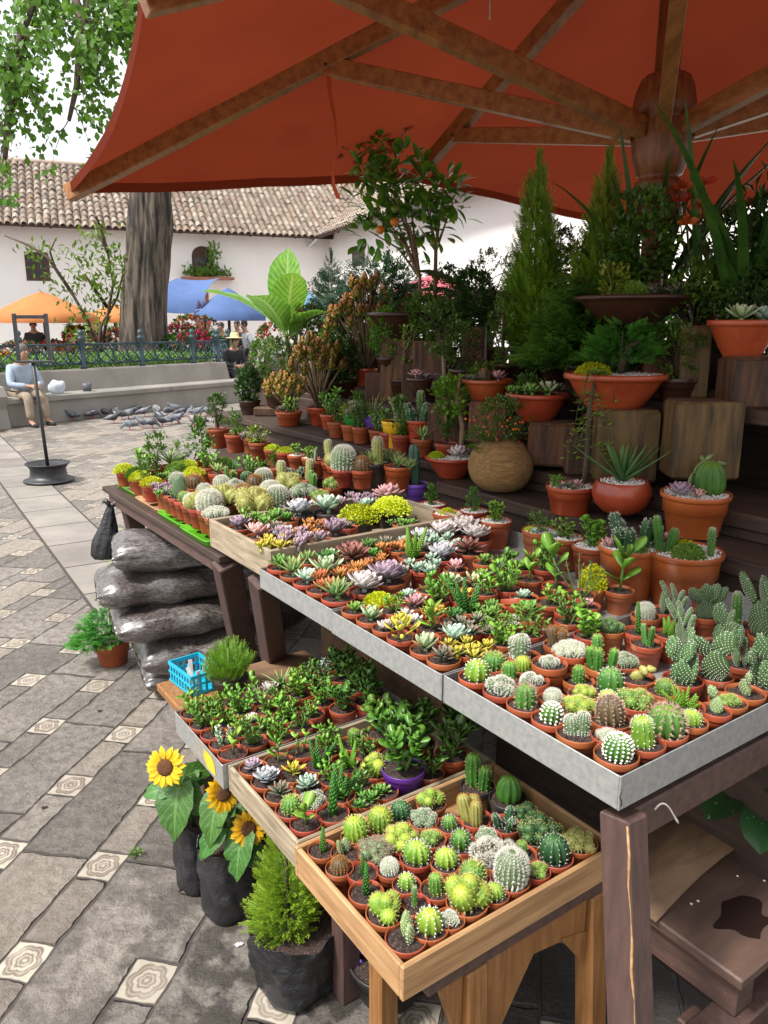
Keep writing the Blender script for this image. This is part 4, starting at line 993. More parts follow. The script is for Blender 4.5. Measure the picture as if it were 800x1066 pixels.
section('''
spire1 334 868 .9 d76 | dark leafy spire
oppale 352 887 .95 d80 | pair of pale dotted pads
b_lime 362 868 1.1 d82 | lime ball cactus near wooden corner
b_lime 388 852 1.1 d82 | brightest lime ball cactus
b_dark 414 838 .95 d74 | dark ball cactus with white ribs
cl_grey 431 850 .85 d80 | grey cactus cluster
cl_limebig 437 830 .9 d80 | lime cactus cluster at back
cl_lime 409 884 1.25 d90 | tall lime and white cactus cluster
cl_greybig 382 890 1.0 d84 | grey rosy cactus cluster
b_star 435 884 1.15 d84 | lime star ribbed cactus
spire1 368 907 .75 d76 | small green spire
colbump 490 856 1.05 d90 | yellow bumpy cactus column
colfat 494 815 1.0 d95 blackpot | big ribbed cactus with offsets
b_bigdark 532 833 .95 d105 blackpot | yellow headed ribbed cactus
col3dark 523 856 .8 d84 | low dark cactus clump
cl_dark 566 872 1.25 d105 blackpot | dark knobbly cactus mass
b_dark 579 895 1.25 d92 | glossy dark star cactus
cl_yell 606 880 1.0 d95 | mustard green cactus cluster
cl_spiny 515 895 1.1 d92 | brown and white spiny cluster
b_green 484 878 .9 d84 | twin green ball cactus
b_soft 489 918 1.0 d86 | bristly bright green ball
fuzzybig 540 925 1.0 d95 | white fuzzy ball cactus
spire1 381 929 .95 d82 | leafy spike in wide pot
cl_limebig 399 953 .95 d90 | lime twin ball cactus
oppale 431 988 1.05 d90 | white dotted double pad
cyls 458 935 1.05 d76 | small striped green barrel
b_dots 457 975 1.0 d86 | round lime spiny ball
cl_limebig 492 956 1.2 d95 | large lime cactus cluster
b_star 463 899 1.0 d82 | pale lime star ball
col 423 945 .5 d72 | stubby dark green column
cl_green 450 868 .8 d80 | green knobby cluster
cl_grey 505 873 .7 d76 | small greyish cluster
cyls 552 893 .9 d76 | plain green barrel
cl_dark 545 857 .8 d76 | shaded dark cluster
b_green 470 856 .7 d74 | green ball behind column
b_dots 420 920 .7 d68 | miniature dotted lime ball
cl_whitelow 474 980 .7 d68 | miniature white bristled cluster
b_star 525 940 .8 d68 | miniature star ball by box side
tan 345 905 .75 d68 | miniature tan ball
cl_green 560 915 .75 d68 | miniature green cluster by box side
fuzzy 400 905 .7 d68 | miniature pale fuzzy ball
''', .541, 'in low pine box', d=.082, h=.066, box=(.218, .580, -.25, .289), ps=.88, pd=.84)
section('''
r_lav 264 801 .8 d78 | lavender rosette
r_blue 276 817 .9 d82 | steel blue rosette
r_grey 292 831 .85 d82 | greyish pink rosette
jadepair 288 796 .8 d84 | broad leaved jade seedling
r_yellow 302 808 .9 d86 | yellow and white star rosette
r_mint 316 824 .8 d80 | mint rosette on mound
b_soft 303 850 .75 d80 | fuzzy pale little ball
jade1 319 858 .9 d78 | glossy green bulbous leaf
spire1 338 842 1.15 d82 | tall dark leafy spire
spiremany 330 798 1.0 d84 | green spires with cactus stub
spirefat 369 800 .75 d84 | slanting green spires
spiremany 366 830 1.0 d88 | forked green spires
jadebush 343 781 1.0 d82 | leafy green crassula
cyls 367 776 1.0 d84 | small upright barrel cactus
jadedeep 386 791 .9 d80 | dark green rosette bush
r_greenheads 395 822 .9 d82 | spiky green rosettes
cl_limebig 402 813 .8 d86 | lime and brown cactus cluster
r_flat 396 828 .6 d78 | small green star
cl_grey 321 838 .7 d76 | grey green bristly mound
jadebush 350 812 .8 d78 | bright leafy tuft
sprout 307 784 1.2 d78 | two sprig seedling
jadedark 442 812 .85 d115 h95 darkpurplepot | big jade in purple pot
jadedark 412 792 .95 d95 h85 | large dark jade bush
jadedark 471 797 .8 d95 h85 | dark jade in red pot
jadedark 428 775 .9 d95 h85 | shaded jade bush
jadedeep 455 830 .9 d80 | dark leafy tuft by divider
jadedark 398 762 .8 d90 h80 | jade bush in shadow
jadedeep 380 812 .7 d76 | low dark tuft
''', .538, 'in low grey box', d=.080, h=.066, box=(.611, .951, -.239, .298), ps=1.08, pd=.92)
section('''
jadebush 199 742 1.05 d84 | round green jade tuft
jadedeep 213 757 1.1 d84 | dark green leafy mound
jadebush 222 738 .9 d78 | bright jade sprigs
jadebush 251 736 1.1 d84 | fleshy green crassula
jade 237 722 .9 d82 | small jade by shrub
r_white 267 750 .55 d80 | tiny white rosette
r_white 290 716 .75 d78 | white blue rosette
agave 282 700 1.1 d80 | spiky green agave
grass 272 722 .9 d80 | grassy spiky tuft
jadepair 262 710 .75 d78 | yellow centred leaf pair
jadelime 247 758 .9 d80 | lime jade sprigs
jadedeep 258 768 .9 d80 | dark leaved sprig
jade1 238 785 .95 d82 | broad lime leaved seedling
greyjade 236 773 .8 d78 | pale variegated sprig
jadelime 277 758 .95 d82 | bright sprouting tuft
jadebush 291 765 .9 d80 | leafy tuft near divider
jadebush 295 743 1.1 d86 | bushy green crassula
jadefat 305 722 .8 d80 | stacked leaf crassula
jadebush 312 709 .9 d80 | glossy leafy tuft
jadedeep 322 713 1.0 d84 | dark sprigs in terracotta pot
greyjade 334 705 .9 d80 | pale edged leafy tuft
jadebush 338 731 1.0 d82 | dense leafy tuft
jadelime 319 742 .8 d80 | yellow green tuft
jadedeep 307 755 .8 d78 | small dark tuft
jadedark 350 705 .65 d95 h85 | tall jade in taller pot
jadedark 369 712 .7 d90 h80 | jade with long stems
jadedark 362 735 .65 d85 | big leaved dark jade
jadedark 392 740 .75 d90 h80 | large jade under table
jadedeep 300 700 .9 d78 | small tuft by board
jadebush 226 752 .8 d78 | light green tuft
jadebush 270 735 .8 d78 | mid green sprigs
jadedeep 285 728 .8 d78 | deep green sprigs
sprout 225 770 1.1 d78 | thin green sprout
jadedark 335 690 .6 d85 h75 | shaded jade by back board
''', .538, 'in low steel tray', d=.080, h=.066, box=(.972, 1.301, -.258, .305), ps=1.02, pd=.94)
section('''
bushtall 450 524 .6 d105 h95 peb | small shrub with lime sedum
sedum 468 533 .7 d108 h95 peb | lime sedum mound on gravel
bushtall 492 531 .62 d105 h95 peb | leafy shrublet with lime tuft
jadefat 516 541 .95 d112 h100 peb | dark rosette stems on gravel
''', .955, 'behind white rosettes', h=.095)
section('''
bushy 262 446 1.4 d100 | light leafy pot behind shelf end
bushred 278 449 1.3 d100 | small red tinged crassula
jadebush 317 456 1.5 d95 | bright jade behind plank pots
r_pale 333 455 1.3 d95 | pale rosette by tall crassula
bushtall 352 458 1.2 d95 | leafy pot left of green pot
hawor 386 462 1.5 d90 | pointed aloe by mauve pot
bushtall 306 450 1.2 d95 | dense leafy pot by red crassula
bushbox 456 462 .8 d95 | dark bush against wood block
''', 1.132, 'on left shelf', h=.08, box=(1.70, 4.0, 1.03, 1.345))
for a in [('bushlime', 562, 551, 1.05, 'lime tipped leafy succulent mix', .110), ('jadelime', 589, 558, 1.15, 'lime and grey succulent mix', .112), ('jadefat', 617, 567, 1.05, 'leafy green succulent mix', .118)]:
    potted(a[0], at(a[1], a[2], .97), .87, a[3], a[4], 'in white gravel pot', a[5], .1, top='pebble', extra=(('sedum', .45, -.1, -.25), ('r_mint', .55, .2, -.2)))
potted('col3dark', at(656, 567, 1.02), .87, 1.5, 'large pot of dark cactus with pink rosette', 'on table', .165, .15, 'clay', 'pebble', extra=(('r_pink', .75, -.2, -.32), ('sedumg', .7, .22, -.2), ('colflesh', .9, .3, .2)))
potted('sedum', at(713, 572, 1.02), .87, .95, 'large pot of lime sedum and green columns', 'on table', .20, .15, 'clay', 'pebble', extra=(('r_pink', .9, .25, -.18), ('colflesh', 1.1, .25, .12), ('sedumg', .95, -.1, .22), ('col', .8, -.33, .0)))
# ------------------------------------------------------------------ trays and boxes
def frame_box(name, label, cat, a0, a1, b0, b1, zt, hh, m_side, m_side2, m_base, th=.012, group=None, flare=0):
    """open box in the stall frame: base and four boards, each a part; origin at its corner, local x = EB, local y = EA"""
    t = thing(name, label, cat, S(a0, b0, zt-hh), RZ, group); W = b1-b0; D = a1-a0
    mb = MB(); mb.box((th*.5, th*.5, .001), (W-th*.5, D-th*.5, .006)); mb.build('base', M[m_base], t, False)
    for lo, hi, m in (((0, 0, 0), (W, th, hh), m_side2), ((0, D-th, 0), (W, D, hh), m_side2), ((0, th+.0005, .0005), (th, D-th-.0005, hh-.001), m_side), ((W-th, th+.0005, .0005), (W, D-th-.0005, hh-.001), m_side)):
        b = MB(); b.box(lo, hi, 0, None, .0015 if th < .006 else .003); b.build('side_panel', M[m], t, False)
    return t
GT = 'steel trays in a row along the table front'
TH_ = .0035
t = frame_box('metal_tray', 'galvanised steel tray of cacti at the table corner over the brown leg', 'tray', -.004, .431, 0, .93, .921, .062, 'galv', 'galv', 'galv', TH_, GT)
mb = MB(); mb.tube([(.004+.003*math.sin(k*1.3)-.006, -.004, .012+.005*k) for k in range(7)], .0011, 5); mb.build('wire_tie', M['blackmetal'], t)
frame_box('metal_tray', 'galvanised steel tray of mixed green succulents between cactus tray and rosette tray', 'tray', .437, .866, 0, .93, .919, .060, 'galv', 'galv', 'galv', TH_, GT)
frame_box('metal_tray', 'galvanised steel tray of large white rosettes next to the raised wooden tray', 'tray', .872, 1.275, .004, .90, .920, .061, 'galv', 'galv', 'galv', TH_, GT)
frame_box('wooden_tray', 'raised weathered wooden tray of pink and lavender rosettes', 'tray', 1.285, 1.745, .045, .78, .962, .098, 'oldpine', 'oldpine_x', 'oldpine', .014)
t = frame_box('pine_box', 'new pine box of round cacti on the honey wood trestle', 'box', .206, .592, -.262, .300, .541, .072, 'pine_y', 'pine', 'pine', .011)
frame_box('wooden_box', 'weathered grey wooden box of succulents between pine box and low steel tray', 'box', .600, .962, -.25, .31, .537, .074, 'oldpine', 'oldpine_x', 'oldpine', .010)
t = frame_box('metal_tray', 'low steel tray with yellow paint mark below the table', 'tray', .968, 1.305, -.262, .31, .536, .070, 'galv', 'galv', 'galv', TH_)
mb = MB()
mb.ring([(-.0012, .045, .015), (-.0012, .10, .010), (-.0012, .125, .035), (-.0012, .118, .058), (-.0012, .07, .060), (-.0012, .05, .045)]); mb.face([5, 4, 3, 2, 1, 0])
mb.build('paint_mark', M['paint_yellow'], t, False)
def low_tray(label, pm, a0, a1, b0, b1, z, h=.022, grp=None):
    t = thing('plastic_tray', label, 'tray', S(a0, b0, z), RZ, grp); W = b1-b0; D = a1-a0
    mb = MB(); r = .02
    def rr(ins, z):
        p = []
        for cx, cy, s in ((W-r, D-r, 0), (r, D-r, 1), (r, r, 2), (W-r, r, 3)):
            for k in range(5):
                a = (s+k/4)*PI/2; p.append((cx+math.cos(a)*(r-ins), cy+math.sin(a)*(r-ins), z))
        return p
    mb.loft([rr(.006, 0), rr(0, h), rr(-.004, h+.002), rr(-.004, h-.001), rr(.002, h-.002), rr(.008, .004)], 0, True)
    mb.build('tray_body', M[pm], t)
    return t
ZB = .858
low_tray('bright green plastic tray under the lime sedums at the far table corner', 'greentray', 2.62, 2.95, .075, .40, ZB)
low_tray('tan plastic tray between the bright green ones on the side table', 'tantray', 2.30, 2.60, .055, .38, ZB)
low_tray('bright green plastic tray under small fuzzy cacti beside the tan tray', 'greentray', 2.02, 2.285, .045, .36, ZB)
low_tray('bright green plastic tray under the white bearded cactus next to the wooden tray', 'greentray', 1.755, 2.008, .035, .35, ZB)

# ------------------------------------------------------------------ tables and stand
def board_thing(name, label, cat, group=None): return thing(name, label, cat, S(0, 0, 0), RZ, group)
def sb(t, part, a0, a1, b0, b1, z0, z1, m, bev=.004):        # board in stall coordinates as a part
    mb = MB(); mb.box((b0, a0, z0), (b1, a1, z1), 0, None, bev); return mb.build(part, M[m], t, False)
def leg(t, p, q, w, m='brownpaint', up=EA, name='leg', w2=None):
    mb = MB(); Q = Matrix.Rotation(-RZ, 3, 'Z'); p = Q @ (p-P0); q = Q @ (q-P0)
    mb.beam(p, q, w, w2 or w, 0, Q @ up, .004); return mb.build(name, M[m], t, False)
mt = board_thing('display_table', 'brown painted table carrying the steel trays at the stall corner', 'table')
for b0, b1 in ((.12, .31), (.314, .62), (.624, .95)): sb(mt, 'top_board', .06, 1.62, b0, b1, .832, .857, 'darkwood')
sb(mt, 'apron', .008, .034, .02, .95, .765, .831, 'brownpaint_y'); sb(mt, 'apron', .036, 1.60, .16, .185, .77, .831, 'brownpaint_y')
l0 = leg(mt, S(.012, .034, .836), S(-.150, -.030, 0), .052, w2=.058)
mb = MB(); Q = Matrix.Rotation(-RZ, 3, 'Z')
pth = [Q @ (S(.012-.1615*k/12*.66-.0275, .034-.064*k/12*.66-.0245+.0025*math.sin(k*2.2), .836-.55*k/12)-P0) for k in range(13)]
mb.tube(pth, [.0018+.0010*math.sin(k*1.7) for k in range(13)], 5); mb.build('glue_drip', M['pine'], mt)
leg(mt, S(.06, .90, .83), S(.03, .92, 0), .07); leg(mt, S(1.43, .085, .83), S(1.86, .36, 0), .07); leg(mt, S(1.5, .9, .83), S(1.5, .92, 0), .07)
mb = MB(); c = at(682, 843, .82); Q0 = Q @ (c-P0)
mb.tube([Q0+V((.060*u, -.008*u, .012*math.sin(u*PI*.9)*(1-u)*2-.046*u**1.6)) for u in [k/12 for k in range(13)]], [.0016]*11+[.0024, .001], 6)
o = mb.build('string', M['string'], None); o.location = P0; o.rotation_euler = (0, 0, RZ)
tag(o, 'short white string hanging off the corner leg of the table', 'string')
bt = board_thing('side_table', 'weathered brown table of cacti standing over the soil bags', 'table')
for b0, b1 in ((.03, .34), (.345, .66), (.665, .97)): sb(bt, 'top_board', 1.64, 3.03, b0, b1, .832, .857, 'darkwood')
sb(bt, 'apron', 1.66, 3.0, .05, .075, .775, .831, 'brownpaint_y')
leg(bt, S(1.66, .065, .83), S(2.10, .345, 0), .085, w2=.06); leg(bt, S(2.94, .12, .83), S(2.88, .22, 0), .075); leg(bt, S(2.9, .9, .83), S(2.9, .9, 0), .07); leg(bt, S(1.72, .9, .83), S(1.72, .9, 0), .07)
bp = board_thing('back_panel', 'brown board and added dark board closing the space below the main table', 'panel')
sb(bp, 'board', .90, 1.62, .40, .412, .05, .80, 'ply', .002); sb(bp, 'board', .0, .896, .60, .612, .02, .80, 'darkwood', .002)  # darkwood board is added to keep the space under the table dark
# stepped stand behind
st = board_thing('stepped_stand', 'dark wooden stepped stand rising behind the trays', 'stand')
for part, a0, a1, b0, b1, z0, z1 in (('tread', -.6, 1.66, .955, 1.17, .955, 1.0), ('tread', -.6, 2.0, 1.135, 1.50, 1.035, 1.08), ('tread', -.6, 2.3, 1.34, 2.0, 1.305, 1.35),
    ('riser', -.6, 1.66, .975, .99, .10, .953), ('riser', -.6, 2.0, 1.15, 1.165, 1.0005, 1.034), ('tread', 1.663, 4.1, 1.02, 1.36, 1.02, 1.05), ('tread', 2.303, 4.1, 1.362, 1.90, 1.17, 1.20), ('riser', 2.303, 4.1, 1.36, 1.375, .2, 1.168), ('riser', 1.663, 4.1, 1.05, 1.065, .1, 1.018), ('riser', 2.303, 4.1, 1.88, 1.895, .2, 1.168), ('side_board', 1.645, 1.66, .99, 1.40, .1, .952), ('side_board', 2.285, 2.30, 1.34, 1.978, .2, 1.303), ('riser', -.6, 2.3, 1.98, 1.995, .2, 1.303)):  # lowest front riser reaches down as an added panel blocking light underneath
    sb(st, part, a0, a1, b0, b1, z0, z1, 'darkwood')
for a in (-.55, .5, 1.6, 2.25, 3.3): sb(st, 'post', a, a+.06, 1.52, 1.58, 0, 1.303 if a < 2.26 else 1.168, 'darkwood')
ps = board_thing('plank_shelf', 'narrow plank shelf of small terracotta pots above the side table', 'shelf')
sb(ps, 'plank', 1.78, 3.56, .815, 1.0, .920, .949, 'oldpine'); 
for a in (1.95, 3.05): sb(ps, 'bracket', a, a+.05, .86, .91, .858, .919, 'darkwood')
# trestle under the pine box, low bench under the others
tr = board_thing('trestle', 'honey coloured wooden trestle holding up the pine box', 'trestle')
sb(tr, 'rail', .214, .258, -.20, .34, .434, .466, 'brownpaint_y')
leg(tr, S(.235, -.085, .433), S(.215, -.085, 0), .05, 'honey'); leg(tr, S(.235, .255, .433), S(.215, .27, 0), .05, 'honey')
def brace(t, pts, a0, a1, m):
    mb = MB(); lo = mb.ring([(b, a0, z) for b, z in pts]); hi = mb.ring([(b, a1, z) for b, z in pts]); mb.bridge(lo, hi); mb.face(lo[::-1]); mb.face(hi); return mb.build('brace', M[m], t, False)
brace(tr, [(-.058, .433), (.228, .433), (.228, .35), (.075, .375), (-.02, .23), (-.058, .17)], .222, .244, 'honey')
brace(tr, [(-.112, .433), (-.165, .433), (-.112, .26)], .222, .244, 'honey'); brace(tr, [(.232, .35), (.15, .372), (.228, .27)], .2195, .2215, 'honey')
sb(tr, 'rail', .50, .54, -.20, .34, .434, .466, 'honey'); leg(tr, S(.52, -.085, .433), S(.52, -.085, 0), .05, 'honey'); leg(tr, S(.52, .255, .433), S(.52, .27, 0), .05, 'honey')
lb = board_thing('low_bench', 'low plank bench holding the grey box and low steel tray', 'bench')
sb(lb, 'plank', .58, 1.66, -.20, .02, .432, .460, 'honey'); sb(lb, 'plank', .58, 1.62, .03, .33, .432, .460, 'ply')
for a in (.64, 1.5):
    for b in (-.12, .26): sb(lb, 'leg', a, a+.05, b, b+.05, 0, .431, 'brownpaint')
# platform right of the corner leg
pf = board_thing('low_platform', 'low brown painted platform with a wet stain beside the corner leg', 'platform')
pa, pb = ab(at(773, 1022, .42)); pm_ = mat('wet_platform_board', (.105,.062,.045), (.07,.042,.033), rough=.55, scale=5, stretch=(1.5, 6, 6), bump=.15, bscale=12, spots=(30, .70, (.22,.17,.13)))
mb = MB(); mb.box((pb, pa, .395), (pb+.75, pa+.42, .42), 0, None, .004); mb.build('board', pm_, pf, False)
wet = at(775, 955, .4212); Qw = Q @ (wet-P0); mb = MB()
ii = mb.ring([(Qw.x+.062*(1+.25*math.sin(3*a)+.12*math.sin(7*a+1))*math.cos(a), Qw.y+.05*(1+.2*math.sin(2*a+.6)+.1*math.sin(5*a))*math.sin(a), .4212) for a in [2*PI*k/40 for k in range(40)]]); mb.face(ii)
mb.build('wet_stain', mat('wet_wood', (.022,.012,.010), rough=.22, scale=8), pf, False)
for b in (0.03, .5): sb(pf, 'beam', pa+.02, pa+.40, pb+b, pb+b+.06, .30, .394, 'brownpaint_y')
sb(pf, 'beam', pa-.19, pa-.12, pb-.05, pb+.8, .235, .298, 'brownpaint'); sb(pf, 'beam', pa+.0, pa+.07, pb-.06, pb+.8, .235, .2985, 'brownpaint')
for b in (.0, .6): sb(pf, 'leg', pa+.06, pa+.12, pb+b, pb+b+.06, 0, .234, 'brownpaint')
for k, (x, y) in enumerate([(720, 941), (727, 938), (768, 912), (796, 917)]):
    mb = MB(); octa(mb, (0, 0, 0), .004, 0, .5); o = mb.build('pebble', M['white'], None, True, at(x, y, .4233)); tag(o, 'tiny white stone lying on the brown platform', 'stone', 'white stones scattered on the brown platform')
mb = MB(); c0 = Q @ (at(690, 950, .44)-P0)
n1, n2 = 14, 2
rows = []
for k in range(n1+1):
    u = k/n1; z = .018*math.sin(u*PI*1.2)+.015*u
    rows.append([(c0.x-.02+u*.62, c0.y+.0+.02*math.sin(u*3), .428+z), (c0.x-.02+u*.62, c0.y+.20, .434+z*1.2), (c0.x-.02+u*.62, c0.y+.20, .430+z*1.2), (c0.x-.02+u*.62, c0.y+.0+.02*math.sin(u*3), .424+z)])
mb.loft(rows); o = mb.build('plywood_sheet', M['ply'], None); o.location = P0; o.rotation_euler = (0, 0, RZ); tag(o, 'curled sheet of bare plywood lying at the back of the brown platform', 'plywood')

# wood blocks on the stand
def block(label, x, yb, b, w, dp, h, rz=0, name='wood_block', p=None, m='stump'):
    p = p or at_b(x, yb, b); mb = MB(); mb.box((-w/2, 0, 0), (w/2, dp, h), 0, None, .009)
    rr = random.Random(int(x*7+yb))
    for i, q in enumerate(mb.v): mb.v[i] = (q[0]+rr.uniform(-.0035, .0035), q[1]+rr.uniform(-.0035, .0035), q[2]+(rr.uniform(-.003, .003) if q[2] > .01 else 0))
    mb.m[1] = 1; mb.m[-1] = 1
    o = mb.build(name, [M[m], M['endgrain' if m == 'stump' else m]], None, False, p, R(-12)+rz); return tag(o, label, 'wood block', 'squared wood blocks on the stand')
block('squared wood block under the dark pot of pink succulents', 465, 468, 1.14, .17, .13, .185)
block('squared wood block under the smaller bowl beside the topiary trunk', 507, 462, 1.15, .145, .13, .165)
block('squared wood block under the wide bowl of green rosettes', 573, 486, 1.15, .17, .14, .155)
block('squared wood block under the broad terracotta bonsai bowl', 650, 502, 1.15, .20, .15, .235)
block('free standing square wood block behind the pot of mixed cacti', 734, 500, 1.22, .205, .16, .235, R(8))
block('tall wood block below the dark dish by the umbrella pole', 721, 416, 1.37, .095, .15, .235, R(6))
block('wide wood block lying beside the tall one under the dark dish', 686, 416, 1.38, .115, .14, .20)
block('wood block under the terracotta bowl of agave by the strap leaves', 790, 426, 1.37, .17, .15, .155, R(6))
block('wood block below the wide brown pot of the orange tree', 447, 404, 1.42, .165, .15, .22)
block('reddish wood block next to the orange tree pot', 492, 392, 1.45, .10, .12, .22)
# ------------------------------------------------------------------ bowls, pots and bigger plants on the stand
def bowl(x, yb, z, d, h, pm, style, top, plants, look, place, name=None, cat=None, b=None):
    p = (at_b(x, yb, b) if b else at(x, yb, z))+V((0, d*.33, 0)); NP[0] += 1
    sp = plants[0][0]; nm, ct, part = species_names(sp)
    root = thing(name or nm, None, cat or ct, p, 0); zz = pot_parts(root, d, h, pm, style, top, NP[0])
    for i, (sp, s, ox, oy) in enumerate(plants): plant(root, sp, zz, s, NP[0]*7+i, 3, (ox*d, oy*d), 4)
    REG.append([root, look, place, None]); return root, zz
bowl(432, 533, .86, .108, .115, 'purplepot', 'nursery', 'soil', [('colblue', 1, 0, 0)], 'blue green column cactus in purple pot', 'behind lime sedum mounds')
bowl(415, 512, .95, .115, .10, 'clay', 'nursery', 'soil', [('aloeclump', 1.25, 0, 0)], 'green aloe clump in red pot', 'beside purple pot')
bowl(388, 508, .95, .125, .10, 'blackpot', 'nursery', 'soil', [('aloeclump', 1.5, 0, 0)], 'wide green aloe clump in black pot', 'at end of plank shelf')
V1, zV = bowl(472, 500, 1.0, .215, .085, 'clay', 'bowl', 'pebble', [('r_white', 1.35, .12, -.12), ('sedum', .8, -.3, -.1), ('r_lav', 1.0, .34, .1)], 'topiary jade tree with white rosette', 'in shallow clay bowl', 'potted_bonsai', 'bonsai', b=1.02)
bowl(438, 414, 1.272, .125, .085, 'brownpot', 'bowl', 'soil', [('r_pinkthick', .9, -.15, -.1), ('r_purpleheads', 1.0, .2, 0), ('r_grey', .9, 0, .25)], 'pink and grey succulents in dark pot', 'on wood block', b=1.17)
bowl(509, 421, 1.247, .205, .095, 'clay', 'bowl', 'soil', [('r_pink', 1.0, .2, -.1), ('orangecol', .9, -.05, .0), ('r_greyheads', 1.0, -.28, -.05)], 'brown and pink succulents in clay bowl', 'beside topiary trunk', b=1.17)
bowl(563, 441, 1.237, .235, .105, 'clay', 'bowl', 'soil', [('r_greenheads', 1.6, -.2, -.05), ('r_pale', 1.35, .15, -.15), ('r_grey', 1.2, .34, .05)], 'green rosettes filling wide clay bowl', 'left of bonsai bowl', b=1.16)
RB, zR = bowl(649, 431, 1.315, .335, .125, 'clay', 'bowl', 'pebble', [('sedum', 1.35, -.26, -.12)], 'bonsai juniper with lime sedum', 'in broad clay bowl', 'potted_bonsai', 'bonsai', b=1.15)
SB, zS = bowl(672, 338, 1.585, .42, .10, 'brownpot', 'bowl', 'pebble', [('bushred', 1.5, -.22, -.12), ('sedumg', 1.4, -.08, -.15), ('r_greyheads', 2.1, .22, -.1), ('r_pale', 1.2, .32, 0)], 'succulents around leafy vine', 'in dark wide dish', 'potted_vine', 'vine', b=1.39)
bowl(783, 373, 1.507, .22, .115, 'clay', 'bowl', 'pebble', [('r_pale', 1.5, -.1, -.1), ('r_mint', 1.4, .25, 0), ('r_green', 1.2, 0, .2)], 'pale agave rosettes in clay bowl', 'on wood block by strap leaves', b=1.39)
XB, zX = bowl(597, 538, 1.0, .16, .095, 'clay', 'nursery', 'pebble', [('r_pink', .7, .1, -.1), ('jadelime', .9, -.35, -.1), ('r_greyheads', .9, -.1, -.2)], 'trailing jade tree on bare trunk', 'in clay pot beside aloe', 'potted_bonsai', 'bonsai', b=0.97)
bowl(652, 537, 1.0, .175, .10, 'clay', 'round', 'pebble', [('aloebig', .95, 0, 0)], 'large spiky aloe in round orange pot', 'in middle of the steps', b=1.02)
bowl(730, 562, 1.0, .195, .125, 'clay', 'nursery', 'pebble', [('opbig', 1.0, -.02, .22), ('b_bigdark', 1.25, .22, .05), ('r_mauve', 1.0, -.28, -.12), ('r_pink', .7, -.08, -.28)], 'yellow prickly pear, ball cactus and lilac rosette', 'in ribbed pot', b=1.04)
bowl(370, 453, 1.05, .12, .10, 'greenpot', 'nursery', 'soil', [('cl_spiny', 1.4, 0, 0), ('fuzzytall', 1.1, 0, 0)], 'white haired cactus in green pot', 'on left shelf', b=1.1)
bowl(413, 467, 1.05, .135, .12, 'yellowpot', 'nursery', 'soil', [('opbig', .95, 0, 0)], 'dark prickly pear in yellow pot', 'on left shelf', b=1.08)
bowl(437, 462, 1.05, .11, .10, 'clay', 'nursery', 'soil', [('col3dark', 1.6, 0, 0), ('col', 1.4, .1, .1)], 'dark column cactus in brown pot', 'beside yellow pot', b=1.1)
bowl(388, 452, 1.05, .10, .09, 'purplepot', 'nursery', 'soil', [('grass', 1.8, 0, 0)], 'grassy succulent in mauve pot', 'on left shelf', b=1.12)
bowl(345, 448, 1.05, .12, .08, 'clay', 'nursery', 'soil', [('jadebush', 2.0, 0, 0)], 'leafy dark jade', 'beside green pot', b=1.12)
bowl(300, 444, 1.05, .15, .08, 'clay', 'nursery', 'soil', [('jadelime', 1.6, .1, 0), ('r_grey', 1.3, -.2, 0)], 'low grey leaved plant', 'behind plank shelf', b=1.08)
# jungle of darker shrubs: foliage part + stem part + pot
def shrub(name, look, cat, x, yb, z, gen, ml, ms, d=.14, h=.11, pm='clay', seed=1, dy=0, extra=None, style='nursery', place='', scale=1):
    p = at_b(x, yb, z)+EB*d*.5; a_, b_ = ab(p); tz = 1.05 if (b_ < 1.36 and a_ > 1.66) else 1.20 if a_ > 2.3 else 1.35 if b_ > 1.34 else 1.08
    if p.z < tz+.03: p.z = max(tz, p.z if p.z > tz else tz)
    if p.z-tz > .03: block('wood block lifting the '+look, x, yb, 0, d*1.05, d*1.0, p.z-tz-.001, R(8), p=V((p.x, p.y, tz))-EB*d*.5, m='plinth')
    root = thing(name, None, cat, p, random.Random(seed).uniform(0, 6))
    zz = pot_parts(root, d, h, pm, style, 'soil', seed)
    f, s = gen(random.Random(seed)); o = f.build('foliage', M[ml], root, True, (0, 0, zz-.003)); s_ = s.build('stem', M[ms], root, True, (0, 0, zz-.004)) if s else None
    o.scale = (scale,)*3
    if s_: s_.scale = (scale,)*3
    REG.append([root, look, place, None]); return root, zz, o
def g_red(r, H, Rr, n, leaf):
    mb = MB(); st = MB()
    for i in range(n):
        a = i*2.4; o = V((math.cos(a), math.sin(a), 0)); t = Rr*math.sqrt((i+.5)/n); tip = o*t+UP*(H*(1-.45*(t/Rr)**2)*r.uniform(.8, 1.05))
        st.tube([(0, 0, 0), tip*.45+o*.01+UP*H*.08, tip], [.007, .005, .0035], 5)
        for j in range(20):
            az = j*2.39996; el = R(15+70*j/20); d = pol(az, el)
            tleaf(mb, tip-UP*(.035*(1-j/20)), d, pol(az+PI, PI/2-el), leaf*r.uniform(.75, 1.1), leaf*.5, leaf*.16, .35, 'spoon')
    return mb, st
shrub('potted_crassula', 'tall red tipped crassula with bare stems', 'succulent', 322, 443, 1.2, lambda r: g_red(r, .42, .17, 36, .044), 'l_red', 'paletwig', .135, .10, seed=3, place='in clay pot')
shrub('potted_crassula', 'small red edged crassula', 'succulent', 289, 442, 1.1, lambda r: g_red(r, .20, .14, 26, .040), 'l_red', 'paletwig', .13, .09, 'brownpot', seed=4, place='left of tall red crassula')
shrub('potted_crassula', 'upper red tipped crassula in orange pot', 'succulent', 372, 402, 1.5, lambda r: g_red(r, .50, .23, 52, .050), 'l_red', 'paletwig', .13, .10, seed=5, place='above green pot')
